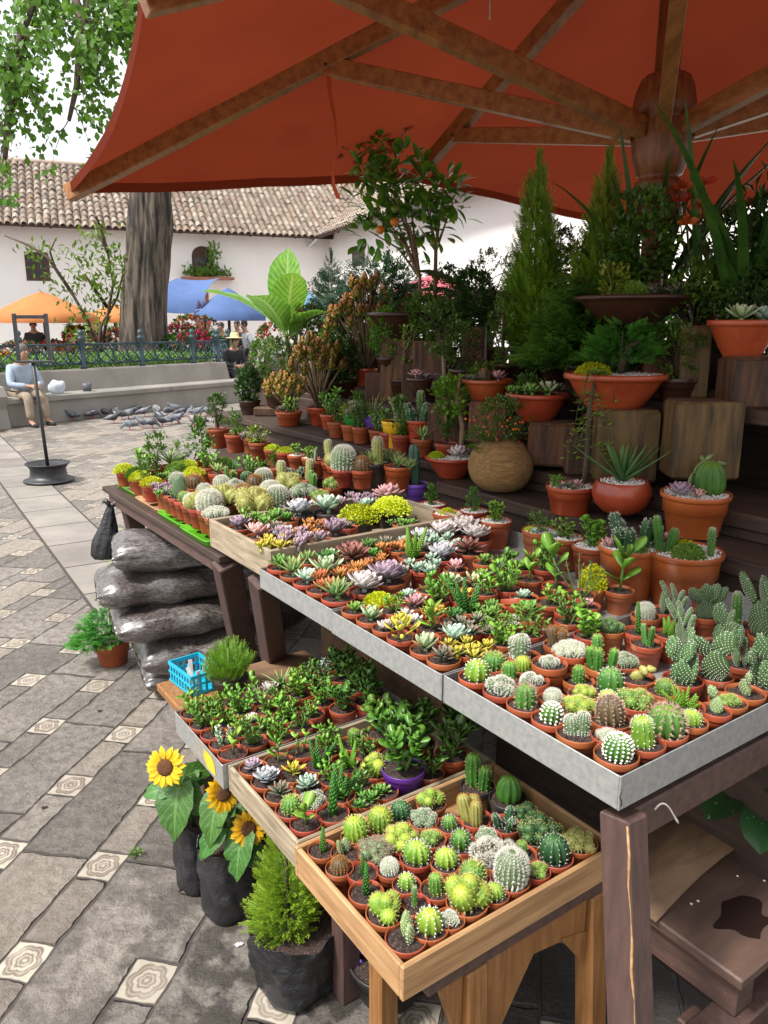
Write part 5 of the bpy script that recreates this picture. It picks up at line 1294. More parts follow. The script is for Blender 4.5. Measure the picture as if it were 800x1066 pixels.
shrub('potted_jade_plant', 'big round leaved jade', 'succulent', 408, 415, 1.45, lambda r: g_jade(r, stems=8, H=.30, leaf=.045, pairs=5, spread=.5, base=.016, split=1), 'l_jade', 'paletwig', .14, .10, 'brownpot', seed=6, place='beside orange tree block')
r_, z_, o_ = shrub('potted_boxwood', 'clipped boxwood column topped by red flowers', 'shrub', 311, 404, 1.45, lambda r: g_bush(r, H=.42, Rr=.125, n=3600, leaf=.014, stems=10, z0=.05, shape=lambda z: .95 if z < .85 else .7), 'l_box', 'twig', .15, .10, 'brownpot', seed=7, place='on left shelf')
mb = MB(); rr = random.Random(5)
for i in range(46):
    c = V((rr.uniform(-.07, .07), rr.uniform(-.07, .07), z_+.37+rr.uniform(-.02, .03)))
    for j in range(5): qleaf(mb, c, jit(UP, .9, rr), jit(UP, .9, rr), .015, .009)
mb.build('flower_head', M['petal_r'], r_)
shrub('potted_boxwood', 'dark clipped bush below the dumb cane', 'shrub', 277, 424, 1.2, lambda r: g_bush(r, H=.32, Rr=.135, n=2800, leaf=.014, stems=10, z0=.02), 'l_box', 'twig', .15, .10, 'brownpot', seed=8, place='at left end')
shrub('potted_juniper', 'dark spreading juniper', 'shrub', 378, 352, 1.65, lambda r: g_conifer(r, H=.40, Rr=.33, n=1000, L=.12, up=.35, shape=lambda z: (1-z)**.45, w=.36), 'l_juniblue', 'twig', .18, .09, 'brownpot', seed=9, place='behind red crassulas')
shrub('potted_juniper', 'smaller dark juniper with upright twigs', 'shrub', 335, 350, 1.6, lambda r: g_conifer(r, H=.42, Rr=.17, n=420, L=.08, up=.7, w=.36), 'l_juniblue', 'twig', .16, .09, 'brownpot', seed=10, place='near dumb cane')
shrub('potted_cypress', 'tall narrow cypress', 'conifer', 535, 392, 1.5, lambda r: g_conifer(r, H=.80, Rr=.152, n=2600, L=.09, up=1.15, z0=.0, shape=lambda z: (1-z)**.62*min(1, .65+z*3)), 'l_cyp', 'twig', .2, .12, 'brownpot', seed=11, place='behind clay bowls')
shrub('potted_cypress', 'second cypress with yellowish lower sprays', 'conifer', 604, 372, 1.55, lambda r: g_conifer(r, H=.66, Rr=.132, n=1800, L=.095, up=1.0, z0=.0, shape=lambda z: (1-z)**.7*min(1, .6+z*3)), 'l_cyp', 'twig', .2, .12, 'brownpot', seed=12, place='near umbrella pole')
shrub('potted_thuja', 'drooping dark green thuja', 'conifer', 590, 414, 1.38, lambda r: g_conifer(r, H=.36, Rr=.21, n=1300, L=.12, up=.15, shape=lambda z: (1-z)**.35, pairs=8, w=.36), 'l_thuja', 'twig', .18, .10, 'brownpot', seed=13, place='between the cypresses')
shrub('potted_shrub', 'pale flecked small leaved shrub', 'shrub', 512, 396, 1.36, lambda r: g_bush(r, H=.30, Rr=.085, n=1700, leaf=.013, stems=7, z0=.05), 'l_bush', 'twig', .12, .07, 'brownpot', seed=14, place='before tall cypress')
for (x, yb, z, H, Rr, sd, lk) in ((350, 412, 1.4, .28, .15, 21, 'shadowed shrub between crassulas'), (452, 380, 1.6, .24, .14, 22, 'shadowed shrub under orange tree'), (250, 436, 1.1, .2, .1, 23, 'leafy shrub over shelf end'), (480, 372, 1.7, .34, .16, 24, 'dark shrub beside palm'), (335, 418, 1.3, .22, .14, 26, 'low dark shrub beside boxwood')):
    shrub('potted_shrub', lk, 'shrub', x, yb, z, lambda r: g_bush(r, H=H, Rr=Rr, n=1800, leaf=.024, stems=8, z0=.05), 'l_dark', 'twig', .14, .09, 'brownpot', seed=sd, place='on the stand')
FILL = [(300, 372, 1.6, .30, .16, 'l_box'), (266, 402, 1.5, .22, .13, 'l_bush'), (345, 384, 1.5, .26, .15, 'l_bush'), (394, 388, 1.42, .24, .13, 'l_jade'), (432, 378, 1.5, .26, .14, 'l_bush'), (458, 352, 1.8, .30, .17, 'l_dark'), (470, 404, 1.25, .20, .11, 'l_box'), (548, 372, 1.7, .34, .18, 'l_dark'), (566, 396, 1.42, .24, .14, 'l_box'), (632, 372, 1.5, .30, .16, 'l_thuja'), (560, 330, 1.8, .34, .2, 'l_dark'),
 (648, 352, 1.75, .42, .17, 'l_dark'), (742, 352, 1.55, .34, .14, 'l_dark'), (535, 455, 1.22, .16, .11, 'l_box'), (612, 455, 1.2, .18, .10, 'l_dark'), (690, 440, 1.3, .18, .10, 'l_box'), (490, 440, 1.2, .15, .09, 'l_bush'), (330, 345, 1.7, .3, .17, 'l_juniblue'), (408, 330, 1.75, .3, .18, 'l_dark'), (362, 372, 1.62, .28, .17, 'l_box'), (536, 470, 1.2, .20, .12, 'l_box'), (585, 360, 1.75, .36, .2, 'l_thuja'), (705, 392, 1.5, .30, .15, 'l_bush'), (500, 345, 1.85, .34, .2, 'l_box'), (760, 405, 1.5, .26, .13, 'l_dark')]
WH = ['behind the boxwood column', 'beside the dumb cane', 'between red crassulas', 'under the orange tree', 'beside the brown pot', 'below the palm', 'next to the dark hanging pot', 'behind the tall cypress', 'in front of the tall cypress', 'behind the bonsai bowl', 'between the two cypresses', 'by the umbrella pole', 'near the strap leaves', 'beside the fibre ball', 'behind the trailing jade', 'beside the square block', 'between two clay bowls', 'behind the dumb cane leaves', 'behind the orange tree', 'behind the upper crassula', 'behind the fibre ball', 'behind the drooping thuja', 'behind the tall wood block', 'behind the flecked shrub', 'beside the agave bowl']
NM_ = {'l_box': 'dark small leaved bush', 'l_bush': 'mid green leafy bush', 'l_jade': 'fleshy green bush', 'l_dark': 'shadowy broad leaved bush', 'l_thuja': 'loose green bush', 'l_juniblue': 'blue green bush'}
for i, ((x, yb, bq, H, Rr, ml), wh) in enumerate(zip(FILL, WH)):
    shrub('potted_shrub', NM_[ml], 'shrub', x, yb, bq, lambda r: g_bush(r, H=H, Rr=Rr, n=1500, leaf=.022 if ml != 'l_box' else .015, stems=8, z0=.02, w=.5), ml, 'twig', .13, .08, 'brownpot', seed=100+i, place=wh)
# parts added to bowls: bonsai crowns and trunks
f, s = g_conifer(random.Random(31), H=.15, Rr=.15, n=420, L=.06, up=.3, shape=lambda z: (1-z)**.4, w=.4); f.build('foliage', M['l_juni'], RB, True, (.02, .02, zR+.04)); s.build('trunk', M['twig'], RB, True, (.02, .02, zR))
f, s = g_conifer(random.Random(32), H=.09, Rr=.07, n=130, L=.055, up=.2, w=.4); f.build('foliage', M['l_juni'], RB, True, (.15, .03, zR+.11)); 
mb = MB(); mb.tube([(.02, .02, zR), (.04, .02, zR+.09), (.15, .03, zR+.14)], [.012, .009, .004], 6); mb.build('branch', M['twig'], RB)
def crown(root, cpos, H, Rr, n, leaf, ml, seed):
    f, s = g_bush(random.Random(seed), H=H, Rr=Rr, n=n, leaf=leaf, stems=5, trunk=.003, z0=.02, w=.6); f.build('foliage', M[ml], root, True, cpos); s.build('twig', M['twig'], root, True, cpos)
mb = MB(); mb.tube([(.04, .05, zV-.01), (.045, .05, zV+.12), (.02, .05, zV+.22), (.03, .05, zV+.33)], [.014, .012, .010, .006], 7); mb.build('trunk', M['paletwig'], V1)
crown(V1, (-.01, .04, zV+.18), .13, .075, 600, .022, 'l_jade', 33)
mb = MB(); mb.tube([(-.02, .06, zV+.1), (-.03, .07, zV+.30), (-.045, .06, zV+.46)], [.008, .008, .005], 6); mb.build('trunk', M['paletwig'], V1)
crown(V1, (-.045, .06, zV+.40), .20, .105, 900, .020, 'l_box', 34)
mb = MB(); mb.tube([(.05, .03, zX-.01), (.055, .03, zX+.1), (.05, .03, zX+.22), (.065, .03, zX+.36)], [.010, .009, .008, .005], 7); mb.build('trunk', M['twig'], XB)
mb = MB(); rr = random.Random(8); st2 = MB()
for i in range(16):
    a = rr.uniform(0, 6.3); z0 = zX+rr.uniform(.12, .37); p = V((.055, .03, z0)); o = V((math.cos(a), math.sin(a), 0)); pts = [p]; 
    for k in range(7):
        p = p+o*.014*(1-k*.08)+UP*(.010-.008*k)*rr.uniform(.5, 1.2); pts.append(p.copy())
        for sg in (-1, 1): tleaf(mb, p, (o*.4+o.cross(UP)*sg+UP*rr.uniform(-.2, .5)).normalized(), UP, .021*rr.uniform(.8, 1.2), .014, .002, .2, 'round')
    st2.tube(pts, .0016, 4)
mb.build('foliage', M['l_jadel'], XB); st2.build('twig', M['twig'], XB)
crown(SB, (.03, .02, zS+.05), .30, .13, 1300, .03, 'l_box', 36)
# kokedama ball with small bonsai
p = at(525, 517, 1.0)+V((0, .09, 0)); kk = thing('moss_ball_bonsai', 'small leaved bonsai growing from a round brown fibre ball on the steps', 'bonsai', p)
mb = MB(); ribball(mb, None, (0, 0, .098), .122, .205, 9, .03, random.Random(1), power=2.15, rows=22)
for i, v in enumerate(mb.v): q = V(v); mb.v[i] = tuple(q*(1+.05*mnoise.noise(q*14)))
mb.build('fibre_ball', mat('coconut_fibre', (.34,.20,.075), (.19,.105,.035), rough=.95, scale=60, stretch=(.35, 2, 2), bump=.8, bscale=120, spots=(20, .62, (.42,.29,.14))), kk)
crown(kk, (-.01, 0, .19), .15, .14, 1500, .012, 'l_box', 41); crown(kk, (-.09, -.03, .15), .09, .07, 500, .012, 'l_box', 42)
rr = random.Random(6); mb = MB(); mb.lathe([(.0001, -.005), (.0035, -.0035), (.005, 0), (.0035, .0035), (.0001, .005)], 8); bm_ = mb.mesh('berry', M['petal_o'])
for i in range(22): link('berry', bm_, kk, (rr.uniform(-.15, .1), rr.uniform(-.13, -.05), rr.uniform(.19, .29)))
# dumb cane
p = at_b(279, 414, 1.3); p.z = 1.20; p = p+EB*.15; dc = thing('dumb_cane', 'tall dumb cane with broad veined bright green leaves at the left end of the stand', 'plant', p)
pot_parts(dc, .16, .11, 'brownpot', seed=1)
mb = MB(); mb.tube([(0, 0, .09), (.005, 0, .22), (-.005, 0, .36)], [.017, .015, .012], 8); mb.build('stem', M['greenstem'], dc)
leaves = [(100, 68, .42, .155, .10, .30), (178, 50, .44, .19, .75, .30), (5, 42, .34, .16, .7, .32), (30, 30, .30, .14, .7, .30), (250, 52, .36, .17, .8, .30), (320, 45, .32, .15, .8, .28), (80, 85, .36, .14, .15, .34), (285, 65, .36, .16, .6, .3)]
for az, el, L, W, bend, z in leaves:
    mb = MB(); d = pol(R(az), R(el)); b = V((0, 0, z)); mb2 = d*.05+UP*.02
    mb.tube([b, b+mb2], [.006, .004], 5); bleaf(mb, b+mb2, d, pol(R(az)+PI, PI/2-R(el)), L*1.3, W*1.45, 0, bend, 'oval', 9, .02); mb.build('leaf', M['l_dieff'], dc)
# orange tree in a wide brown pot, plus its pale companion trunk
p = at_b(418, 352, 1.5)+V((0, .1, 0)); block('squared timber under the orange tree pot', 418, 352, 0, .22, .2, p.z-1.201, p=V((p.x, p.y-.1, 1.2))); ot = thing('orange_tree', 'small orange tree with ripe fruit in a wide brown pot under the umbrella', 'tree', p)
zO = pot_parts(ot, .36, .13, 'brownpot', 'bowl', 'soil', 2)
sc = p.y*1.03/800
def loc(x, y, dy=0): return at_depth(x, y, p.y+dy)-p
tm = MB(); fm = MB(); rr = random.Random(12)
bz = loc(437, 322); 
tips = [(388, 215), (378, 175), (392, 150), (400, 235), (408, 200), (398, 190), (420, 225), (384, 240), (412, 170)]
for i, (x, y) in enumerate(tips):
    t = loc(x, y, rr.uniform(-.12, .12)); j = bz+UP*.16; tm.tube([bz, j, (j+t)*.5+V((.02, 0, .03)), t], [.010, .008, .005, .0025], 6)
tips2 = [(447, 215), (440, 190), (462, 195), (455, 235), (472, 210), (436, 235)]
b2 = loc(453, 322, .05)
for i, (x, y) in enumerate(tips2):
    t = loc(x, y, rr.uniform(-.1, .1)); j = b2+UP*.30; tm.tube([b2, j, (j+t)*.5, t], [.012, .010, .005, .0025], 6)
for (x, y) in tips+tips2:
    t0 = loc(x, y, rr.uniform(-.1, .1))
    for i in range(34):
        c = t0+V((rr.gauss(0, 1), rr.gauss(0, 1), rr.gauss(0, 1.1)))*.04; d = jit((c-t0).normalized()+UP*.5, .4, rr)
        bleaf(fm, c, d, jit(UP, .5, rr), rr.uniform(.06, .10), rr.uniform(.03, .044), 0, .5, 'oval', 4)
tm.build('trunk', M['paletwig'], ot); fm.build('foliage', M['l_citrus'], ot)
for x, y, m in ((396, 239, 'orange_fruit'), (411, 231, 'orange_fruit'), (412, 217, 'green_fruit'), (383, 178, 'green_fruit'), (452, 253, 'green_fruit'), (372, 178, 'green_fruit')):
    mb = MB(); mb.lathe([(.0001, -.021)]+[(.022*math.sin(PI*k/8), -.021*math.cos(PI*k/8)) for k in range(1, 8)]+[(.0001, .019)], 12); mb.build('fruit', M[m], ot, True, loc(x, y, -.12))
f, s = g_bush(random.Random(55), H=.14, Rr=.09, n=260, leaf=.018, stems=5, trunk=.003); f.build('foliage', M['l_dark'], ot, True, (-.06, 0, zO)); 
# palm
p = at_b(512, 364, 1.75)+V((0, .05, 0)); p.z = 1.35; pl = thing('potted_palm', 'feathery palm arching out behind the tall cypress', 'palm', p); pot_parts(pl, .2, .14, 'brownpot', seed=1)
rr = random.Random(3)
for i in range(15):
    az = R(rr.uniform(10, 190)); el = R(rr.uniform(50, 84)); d = pol(az, el); nn = pol(az+PI, PI/2-el); mb = MB(); q = V((0, 0, .13)); pts = [q.copy()]; L = rr.uniform(.50, .75)
    for k in range(12):
        ang = -.12*k*rr.uniform(.8, 1.1); dd = d*math.cos(ang)+nn*math.sin(ang); q = q+dd*(L/12); pts.append(q.copy())
        if k > 2:
            s_ = dd.cross(nn).normalized()
            for sg in (-1, 1): 
                for u in (0, .5): bleaf(mb, q-dd*(L/24)*u*2, (s_*sg+dd*.75-UP*.15).normalized(), nn, .15*(1-.045*abs(k-6)), .013, 0, .35, 'long', 3)
    mb.tube(pts, .003, 4); mb.build('frond', M['l_palm'], pl)
# strap leaved orchids by the pole
for (x, yb, n, L, look, sd) in ((668, 372, 34, .95, 'clump of long dark strap leaves left of the umbrella pole', 3), (772, 372, 56, 1.0, 'clump of long arching strap leaves right of the umbrella pole', 4), (735, 372, 26, .85, 'strap leaved orchid with orange flowers beside the pole', 5)):
    p = at_b(x, yb, 1.78); p.z = 1.35; t = thing('potted_orchid', look, 'orchid', p); pot_parts(t, .2, .15, 'blackpot', seed=1)
    g_strap(random.Random(sd), n=n, L=L, W=.042, e0=38, e1=84, bend=1.9).build('leaf_clump', M['l_strap'], t, True, (0, 0, .14))
    fl = {5: [(712, 195, 'petal_o'), (722, 205, 'petal_r'), (716, 232, 'petal_o'), (728, 215, 'petal_o'), (706, 208, 'petal_r'), (734, 190, 'petal_o')], 4: [(776, 292, 'petal_r'), (797, 288, 'petal_r')]}.get(sd, [])
    for fx, fy, pm in fl:
        mb = MB(); c = at_depth(fx, fy, p.y-.12)-p; rr = random.Random(fx)
        for k in range(6): bleaf(mb, c, jit(pol(k*PI/3, .3)+V((0, -.5, 0)), .2, rr), V((0, -1, .2)), .045, .028, 0, .6, 'oval', 3)
        mb.build('flower', M[pm], t); mb = MB(); mb.tube([c, c*.6+V((.0, .05, .08)), V((0, 0, .15))], .0025, 4, 0); mb.build('flower_stalk', M['greenstem'], t)
p = at_b(800, 372, 1.72); p.z = 1.35; f, s = g_bush(random.Random(77), H=.62, Rr=.16, n=1100, leaf=.05, stems=9, trunk=.006, z0=.3, w=.45)
t = thing('potted_shrub', 'dark leafy shrub at the right edge behind the clay bowl', 'shrub', p); zz = pot_parts(t, .18, .12, 'brownpot', seed=1); f.build('foliage', M['l_dark'], t, True, (0, 0, zz)); s.build('stem', M['twig'], t, True, (0, 0, zz))
# spotted begonia under the table
p = at(765, 880, .45); t = thing('potted_begonia', 'dark begonia with white spotted leaves under the table', 'plant', p+V((.06, .06, -.02))); pot_parts(t, .17, .10, 'blackpot', seed=1); rr = random.Random(9)
for i in range(13):
    az = R(rr.uniform(120, 330)); el = R(rr.uniform(15, 60)); d = pol(az, el); mb = MB(); b = V((0, 0, .09)); q = b+d*.06+UP*rr.uniform(0, .08); mb.tube([b, q], .003, 4); bleaf(mb, q, (d-UP*.25).normalized(), UP, .15, .085, 0, .6, 'point', 6); mb.build('leaf', M['l_bego'], t)
# ------------------------------------------------------------------ market umbrella over the stall
UPos = V((.9942, 2.9859, 0)); HS = 1.80; Nn = V((-.885, -.465, 0)).normalized(); Mm = V((-.465, .886, 0)).normalized()
APEX = UPos+UP*3.084; ZC_, ZM_ = 2.207, 2.407
um = thing('market_umbrella', 'big orange red canvas umbrella on a carved wooden pole over the plant stall', 'umbrella', UPos)
L_ = lambda p: p-UPos
ends = []
for k in range(8):
    a = k*PI/4; cx, cy = round(math.cos(a)*1.2), round(math.sin(a)*1.2)
    cor = k % 2 == 1
    q = UPos+Nn*(HS*(1 if cx > 0 else -1 if cx < 0 else 0))+Mm*(HS*(1 if cy > 0 else -1 if cy < 0 else 0))+UP*(ZC_ if cor else ZM_); ends.append((q, cor))
ni, nj = 14, 10
for k in range(8):
    A_, B_ = ends[k][0], ends[(k+1) % 8][0]; mb = MB(); rows = []
    for i in range(ni+1):
        u = i/ni; row = []
        for j in range(nj+1):
            v = j/nj; e = A_*(1-v)+B_*v
            e = e+(UPos+UP*e.z-e)*(.030*4*v*(1-v))+UP*(.01*4*v*(1-v))    # edge pulled in between the ribs
            p = APEX*(1-u)+e*u-UP*(.045*4*v*(1-v)*u*(1-u*.6))+UP*.012
            p = p+UP*(.007*mnoise.noise(p*2.2)+.004*mnoise.noise(p*6)*u)
            row.append(L_(p))
        rows.append(mb.ring(row))
    for a, b in zip(rows, rows[1:]): mb.bridge(a, b, 0, False)
    # hem that hangs below the edge
    hem = mb.ring([V(mb.v[i])-UP*.042-V((mb.v[i][0], mb.v[i][1], 0)).normalized()*.004 for i in rows[-1]]); hem2 = mb.ring([V(mb.v[i])-UP*.0 for i in rows[-1]])
    mb.bridge(hem2, hem, 0, False)
    o = mb.build('canopy', M['canvas'], um)
zh = 2.244
for k, (q, cor) in enumerate(ends):
    mb = MB(); d = (q-APEX).normalized(); mb.beam(L_(APEX+d*.06-UP*.03), L_(q-UP*.026), .052, .072, 0, UP, .003); mb.build('rib', M['ribwood'], um, False)
    f = .5 if cor else .75; t = APEX+(q-APEX)*f-UP*.055; o = V((q.x-UPos.x, q.y-UPos.y, 0)).normalized()
    h0 = UPos+UP*(zh+.03)+o*.10
    mb = MB(); mb.beam(L_(h0), L_(t), .046, .066, 0, UP, .003); s_ = mb.build('strut', M['ribwood'], um, False)
    mb = MB(); x = o.cross(UP); mb.tube([L_(t)-x*.035, L_(t)+x*.035], .006, 6); mb.build('bolt', M['blackmetal'], um)
mb = MB(); mb.lathe([(.001, 2.455), (.06, 2.455), (.082, 2.445), (.098, 2.41), (.108, 2.36), (.108, 2.315), (.098, 2.31), (.100, 2.30), (.106, 2.25), (.100, 2.19), (.080, 2.125), (.070, 2.12), (.073, 2.105), (.084, 2.10), (.086, 2.085), (.080, 2.07), (.088, 2.06), (.09, 2.04), (.082, 2.025), (.092, 2.015), (.093, 1.99), (.075, 1.97), (.056, 1.965), (.001, 1.965)], 24)
for i, v in enumerate(mb.v):
    q = V(v)
    if 2.13 < q.z < 2.45: a = math.atan2(q.y, q.x); k = 1-.08*max(0, math.cos(8*a))**3; mb.v[i] = (q.x*k, q.y*k, q.z)
mb.build('hub', M['polewood'], um)
mb = MB(); mb.lathe([(.001, 0), (.045, 0), (.045, 1.66), (.05, 1.67), (.043, 1.69), (.043, 3.10), (.001, 3.10)], 18); mb.build('pole', M['polewood'], um)
mb = MB(); mb.lathe([(.001, 0), (.28, 0), (.28, .08), (.06, .12), (.06, .3), (.048, .3)], 24); mb.build('base', M['blackmetal'], um)
tp = at_depth(349, 52, 2.98)
tp = APEX+(ends[1][0]-APEX)*.5-UP*.09
mb = MB(); pts = [tp+V((.0, 0, .03)), tp+V((.006, -.01, -.06)), tp+V((.024, .0, -.16)), tp+V((.030, .01, -.25)), tp+V((.012, 0, -.34)), tp+V((.014, .0, -.40)), tp+V((.035, -.01, -.455))]
rows = []
for i, p in enumerate(pts):
    a = i*.5; s_ = V((math.cos(a), math.sin(a), 0))*.010; rows.append(mb.ring([L_(p-s_), L_(p+s_)]))
for a, b in zip(rows, rows[1:]): mb.bridge(a, b, 0, False)
mb.tube([L_(tp+V((.02*math.cos(k), .014*math.sin(k*1.0), .03+.03*math.sin(k)))) for k in range(7)], .007, 5)
mb.build('tie_ribbon', M['ribbon'], um)
mb = MB(); p = at_depth(511, -10, 2.9); mb.tube([L_(p), L_(p-UP*.03), L_(at_depth(510, 20, 2.9))], .003, 5); mb.build('cord', M['string'], um)

# ------------------------------------------------------------------ floor things by the stall
def bag_pot(root, d, h, seed): return pot_parts(root, d, h, 'blackbag', 'bag', 'soil', seed)
def sunflower(label, p, d, h, head, faceto, leaves, seed, hr=.045):
    t = thing('sunflower', label, 'sunflower', p); zz = bag_pot(t, d, h, seed); rr = random.Random(seed); hd = head-p
    mb = MB(); b = V((0, 0, zz)); mb.tube([b, b*.6+hd*.4+V((.012, 0, .02)), hd-faceto*.02], [.006, .005, .004], 7); mb.build('stem', M['greenstem'], t)
    q = V((0, 0, 1)).rotation_difference(faceto)
    fl = MB()
    for ring, (n, rl, tilt, rin) in enumerate(((15, 1.0, .12, .40), (13, .92, .32, .38))):
        for i in range(n):
            a = 2*PI*(i+.5*ring)/n+rr.uniform(-.08, .08); o = V((math.cos(a), math.sin(a), 0)); dd = (o*math.cos(tilt)+UP*math.sin(tilt)).normalized()
            bleaf(fl, hd+q @ (o*hr*rin), q @ dd, q @ (UP*math.cos(tilt)-o*math.sin(tilt)), hr*.72*rl*rr.uniform(.9, 1.1), hr*.30, 0, .35, 'oval', 4)
    fo = fl.build('flower_head', M['petal_y'], t)
    mb = MB(); mb.lathe([(.0001, hr*.16), (hr*.2, hr*.15), (hr*.36, hr*.13), (hr*.45, hr*.05), (hr*.40, -hr*.05), (.0001, -hr*.12)], 20); mb.v = [tuple(hd+q @ V(v)) for v in mb.v]; mb.build('flower_disc', M['sunheart'], fo)
    mb = MB(); 
    for i in range(11):
        a = 2*PI*i/11; o = V((math.cos(a), math.sin(a), 0)); bleaf(mb, hd-faceto*hr*.12+q @ (o*hr*.15), q @ (o+UP*.05).normalized(), q @ UP, hr*.7, hr*.3, 0, -.3, 'point', 3)
    mb.build('sepal', M['l_sun'], fo); 
    for (x, y, dy, L, W, az, el) in leaves:
        b0 = at_depth(x, y, p.y+dy)-p; d_ = pol(R(az), R(el)); mb = MB(); root_ = V((0, 0, zz))*.5+hd*.5
        base = b0-d_*L*.45; mb.tube([root_*.6+V((0, 0, zz))*.4, root_*.4+base*.6+UP*.01, base], .0028, 5); mb.build('stalk', M['greenstem'], t)
        mb = MB(); bleaf(mb, base, d_, (UP*.75+V((-.2, -.65, 0))-d_*d_.dot(UP*.75+V((-.2, -.65, 0)))).normalized(), L*.86, W*.86, 0, .55, 'heart', 9, .055, .6); 
        mb.build('leaf', M['l_sun'], t)
s1 = at(200, 938, 0)+V((0, .07, 0)); s2 = at(233, 968, 0)+V((0, .08, 0))
sunflower('sunflower facing the camera in the slim black bag beside the paving', s1, .125, .215, at_depth(172, 799, s1.y-.05), V((-.12, -.92, .35)).normalized(),
  [(180, 850, -.07, .17, .135, 262, -50), (160, 823, -.02, .10, .075, 190, -8), (197, 812, .02, .14, .09, 20, -5), (200, 835, -.03, .13, .10, 320, -30), (212, 800, .05, .13, .08, 40, 0), (188, 822, .0, .12, .09, 240, -35)], 5, .052)
sunflower('sunflower with half turned head in the wider black bag below the wooden box', s2, .155, .215, at_depth(233, 826, s2.y-.07), V((.45, -.55, .25)).normalized(),
  [(219, 858, -.06, .16, .10, 250, -50), (252, 868, -.03, .14, .10, 250, -35), (246, 895, -.08, .15, .10, 255, -50), (230, 842, 0, .12, .09, 120, 0), (215, 880, -.06, .12, .08, 215, -40), (262, 890, -.03, .12, .09, 300, -40)], 6, .047)
s3 = s2+V((.07, .09, 0))
sunflower('smaller sunflower bloom tucked against the wooden box edge', s3, .12, .20, at_depth(259, 863, s2.y-.04), V((.25, -.85, .3)).normalized(), [(245, 850, .06, .10, .07, 200, -20), (272, 880, .02, .11, .08, 330, -30)], 8, .046)
p = at(306, 1055, 0)+V((0, .10, 0)); t = thing('lemon_cypress', 'bright green lemon cypress in a wide black nursery bag on the paving', 'conifer', p); zz = bag_pot(t, .225, .175, 9)
f, s = g_conifer(random.Random(61), H=.35, Rr=.10, n=1700, L=.040, up=.85, z0=.0, shape=lambda z: (1-z)**.62*min(1, .7+z*3)); f.build('foliage', M['l_lemon'], t, True, (-.02, .0, zz)); s.build('trunk', M['twig'], t, True, (-.02, 0, zz))
p = at(405, 1064, 0)+V((.0, .09, 0)); t = thing('potted_lavender', 'low black pot of violet flowers under the pine box corner', 'plant', p); zz = pot_parts(t, .20, .10, 'blackpot', seed=2)
f, s = g_bush(random.Random(62), H=.10, Rr=.085, n=380, leaf=.016, stems=9, trunk=.002, w=.35); f.build('foliage', M['l_thuja'], t, True, (0, 0, zz)); s.build('stem', M['greenstem'], t, True, (0, 0, zz)); mb = MB(); rr = random.Random(3)
for i in range(60):
    c = V((rr.uniform(-.07, .10), rr.uniform(-.08, .04), zz+rr.uniform(.04, .10)))
    for j in range(4): qleaf(mb, c, jit(UP, .8, rr), jit(UP, .9, rr), .010, .006)
mb.build('flower_spike', M['petal_v'], t)
p = at(111, 699, 0)+V((0, .10, 0)); t = thing('potted_juniper', 'spreading bright green juniper in a terracotta pot on the paving beside the soil bags', 'juniper', p); zz = pot_parts(t, .175, .125, 'terracotta', seed=1)
f, s = g_conifer(random.Random(63), H=.19, Rr=.17, n=700, L=.05, up=.4, shape=lambda z: (1-z)**.5, w=.4); f.build('foliage', M['l_juni'], t, True, (-.02, -.02, zz)); s.build('trunk', M['twig'], t, True, (0, 0, zz))
f, s = g_conifer(random.Random(64), H=.09, Rr=.10, n=220, L=.05, up=.2, w=.4); f.build('foliage', M['l_juni'], t, True, (-.10, -.04, zz-.02))
# turquoise basket and upright shrub at the end of the low bench
p = at(192, 722, .462); t = thing('basket', 'turquoise plastic basket of white plant labels beside the green shrub', 'basket', p+V((.02, .07, 0)), RZ+.1)
W, D, Hh = .11, .16, .068; mb = MB()
for z, h in ((0, .006), (.031, .006), (.056, .012)):
    for lo, hi in (((-W/2, -D/2, z), (W/2, -D/2+.005, z+h)), ((-W/2, D/2-.005, z), (W/2, D/2, z+h)), ((-W/2, -D/2+.0052, z), (-W/2+.005, D/2-.0052, z+h)), ((W/2-.005, -D/2+.0052, z), (W/2, D/2-.0052, z+h))): mb.box(lo, hi)
for i in range(8):
    y = -D/2+.012+i*(D-.024)/7
    for x in (-W/2+.001, W/2-.004): mb.box((x, y-.004, .006), (x+.003, y+.004, .056))
for i in range(5):
    x = -W/2+.012+i*(W-.024)/4
    for y in (-D/2+.001, D/2-.004): mb.box((x-.004, y, .006), (x+.004, y+.003, .056))
mb.box((-W/2+.004, -D/2+.004, .0005), (W/2-.004, D/2-.004, .005)); mb.build('basket_body', M['turq'], t, False)
rr = random.Random(4)
for i in range(7):
    mb = MB(); c = V((rr.uniform(-.045, .045), rr.uniform(-.07, .03), .01)); mb.beam(c, c+V((rr.uniform(-.02, .02), rr.uniform(-.03, .03), .072)), .013, .0015, 0, V((0, 1, 0)), 0); mb.build('plant_label', M['white'], t, False)
p = at(230, 727, .462)+V((0.02, .05, 0)); t = thing('potted_thuja', 'upright bushy green shrub with tiny white flowers at the bench end', 'shrub', p); zz = pot_parts(t, .12, .052, 'blackpot', seed=1)
f, s = g_conifer(random.Random(65), H=.118, Rr=.082, n=800, L=.042, up=1.6, shape=lambda z: .62+.38*math.sin(PI*min(1, z*.9+.1)) if z < .9 else .5, w=.26); f.build('foliage', M['l_cyp'], t, True, (0, 0, zz)); s.build('stem', M['greenstem'], t, True, (0, 0, zz))
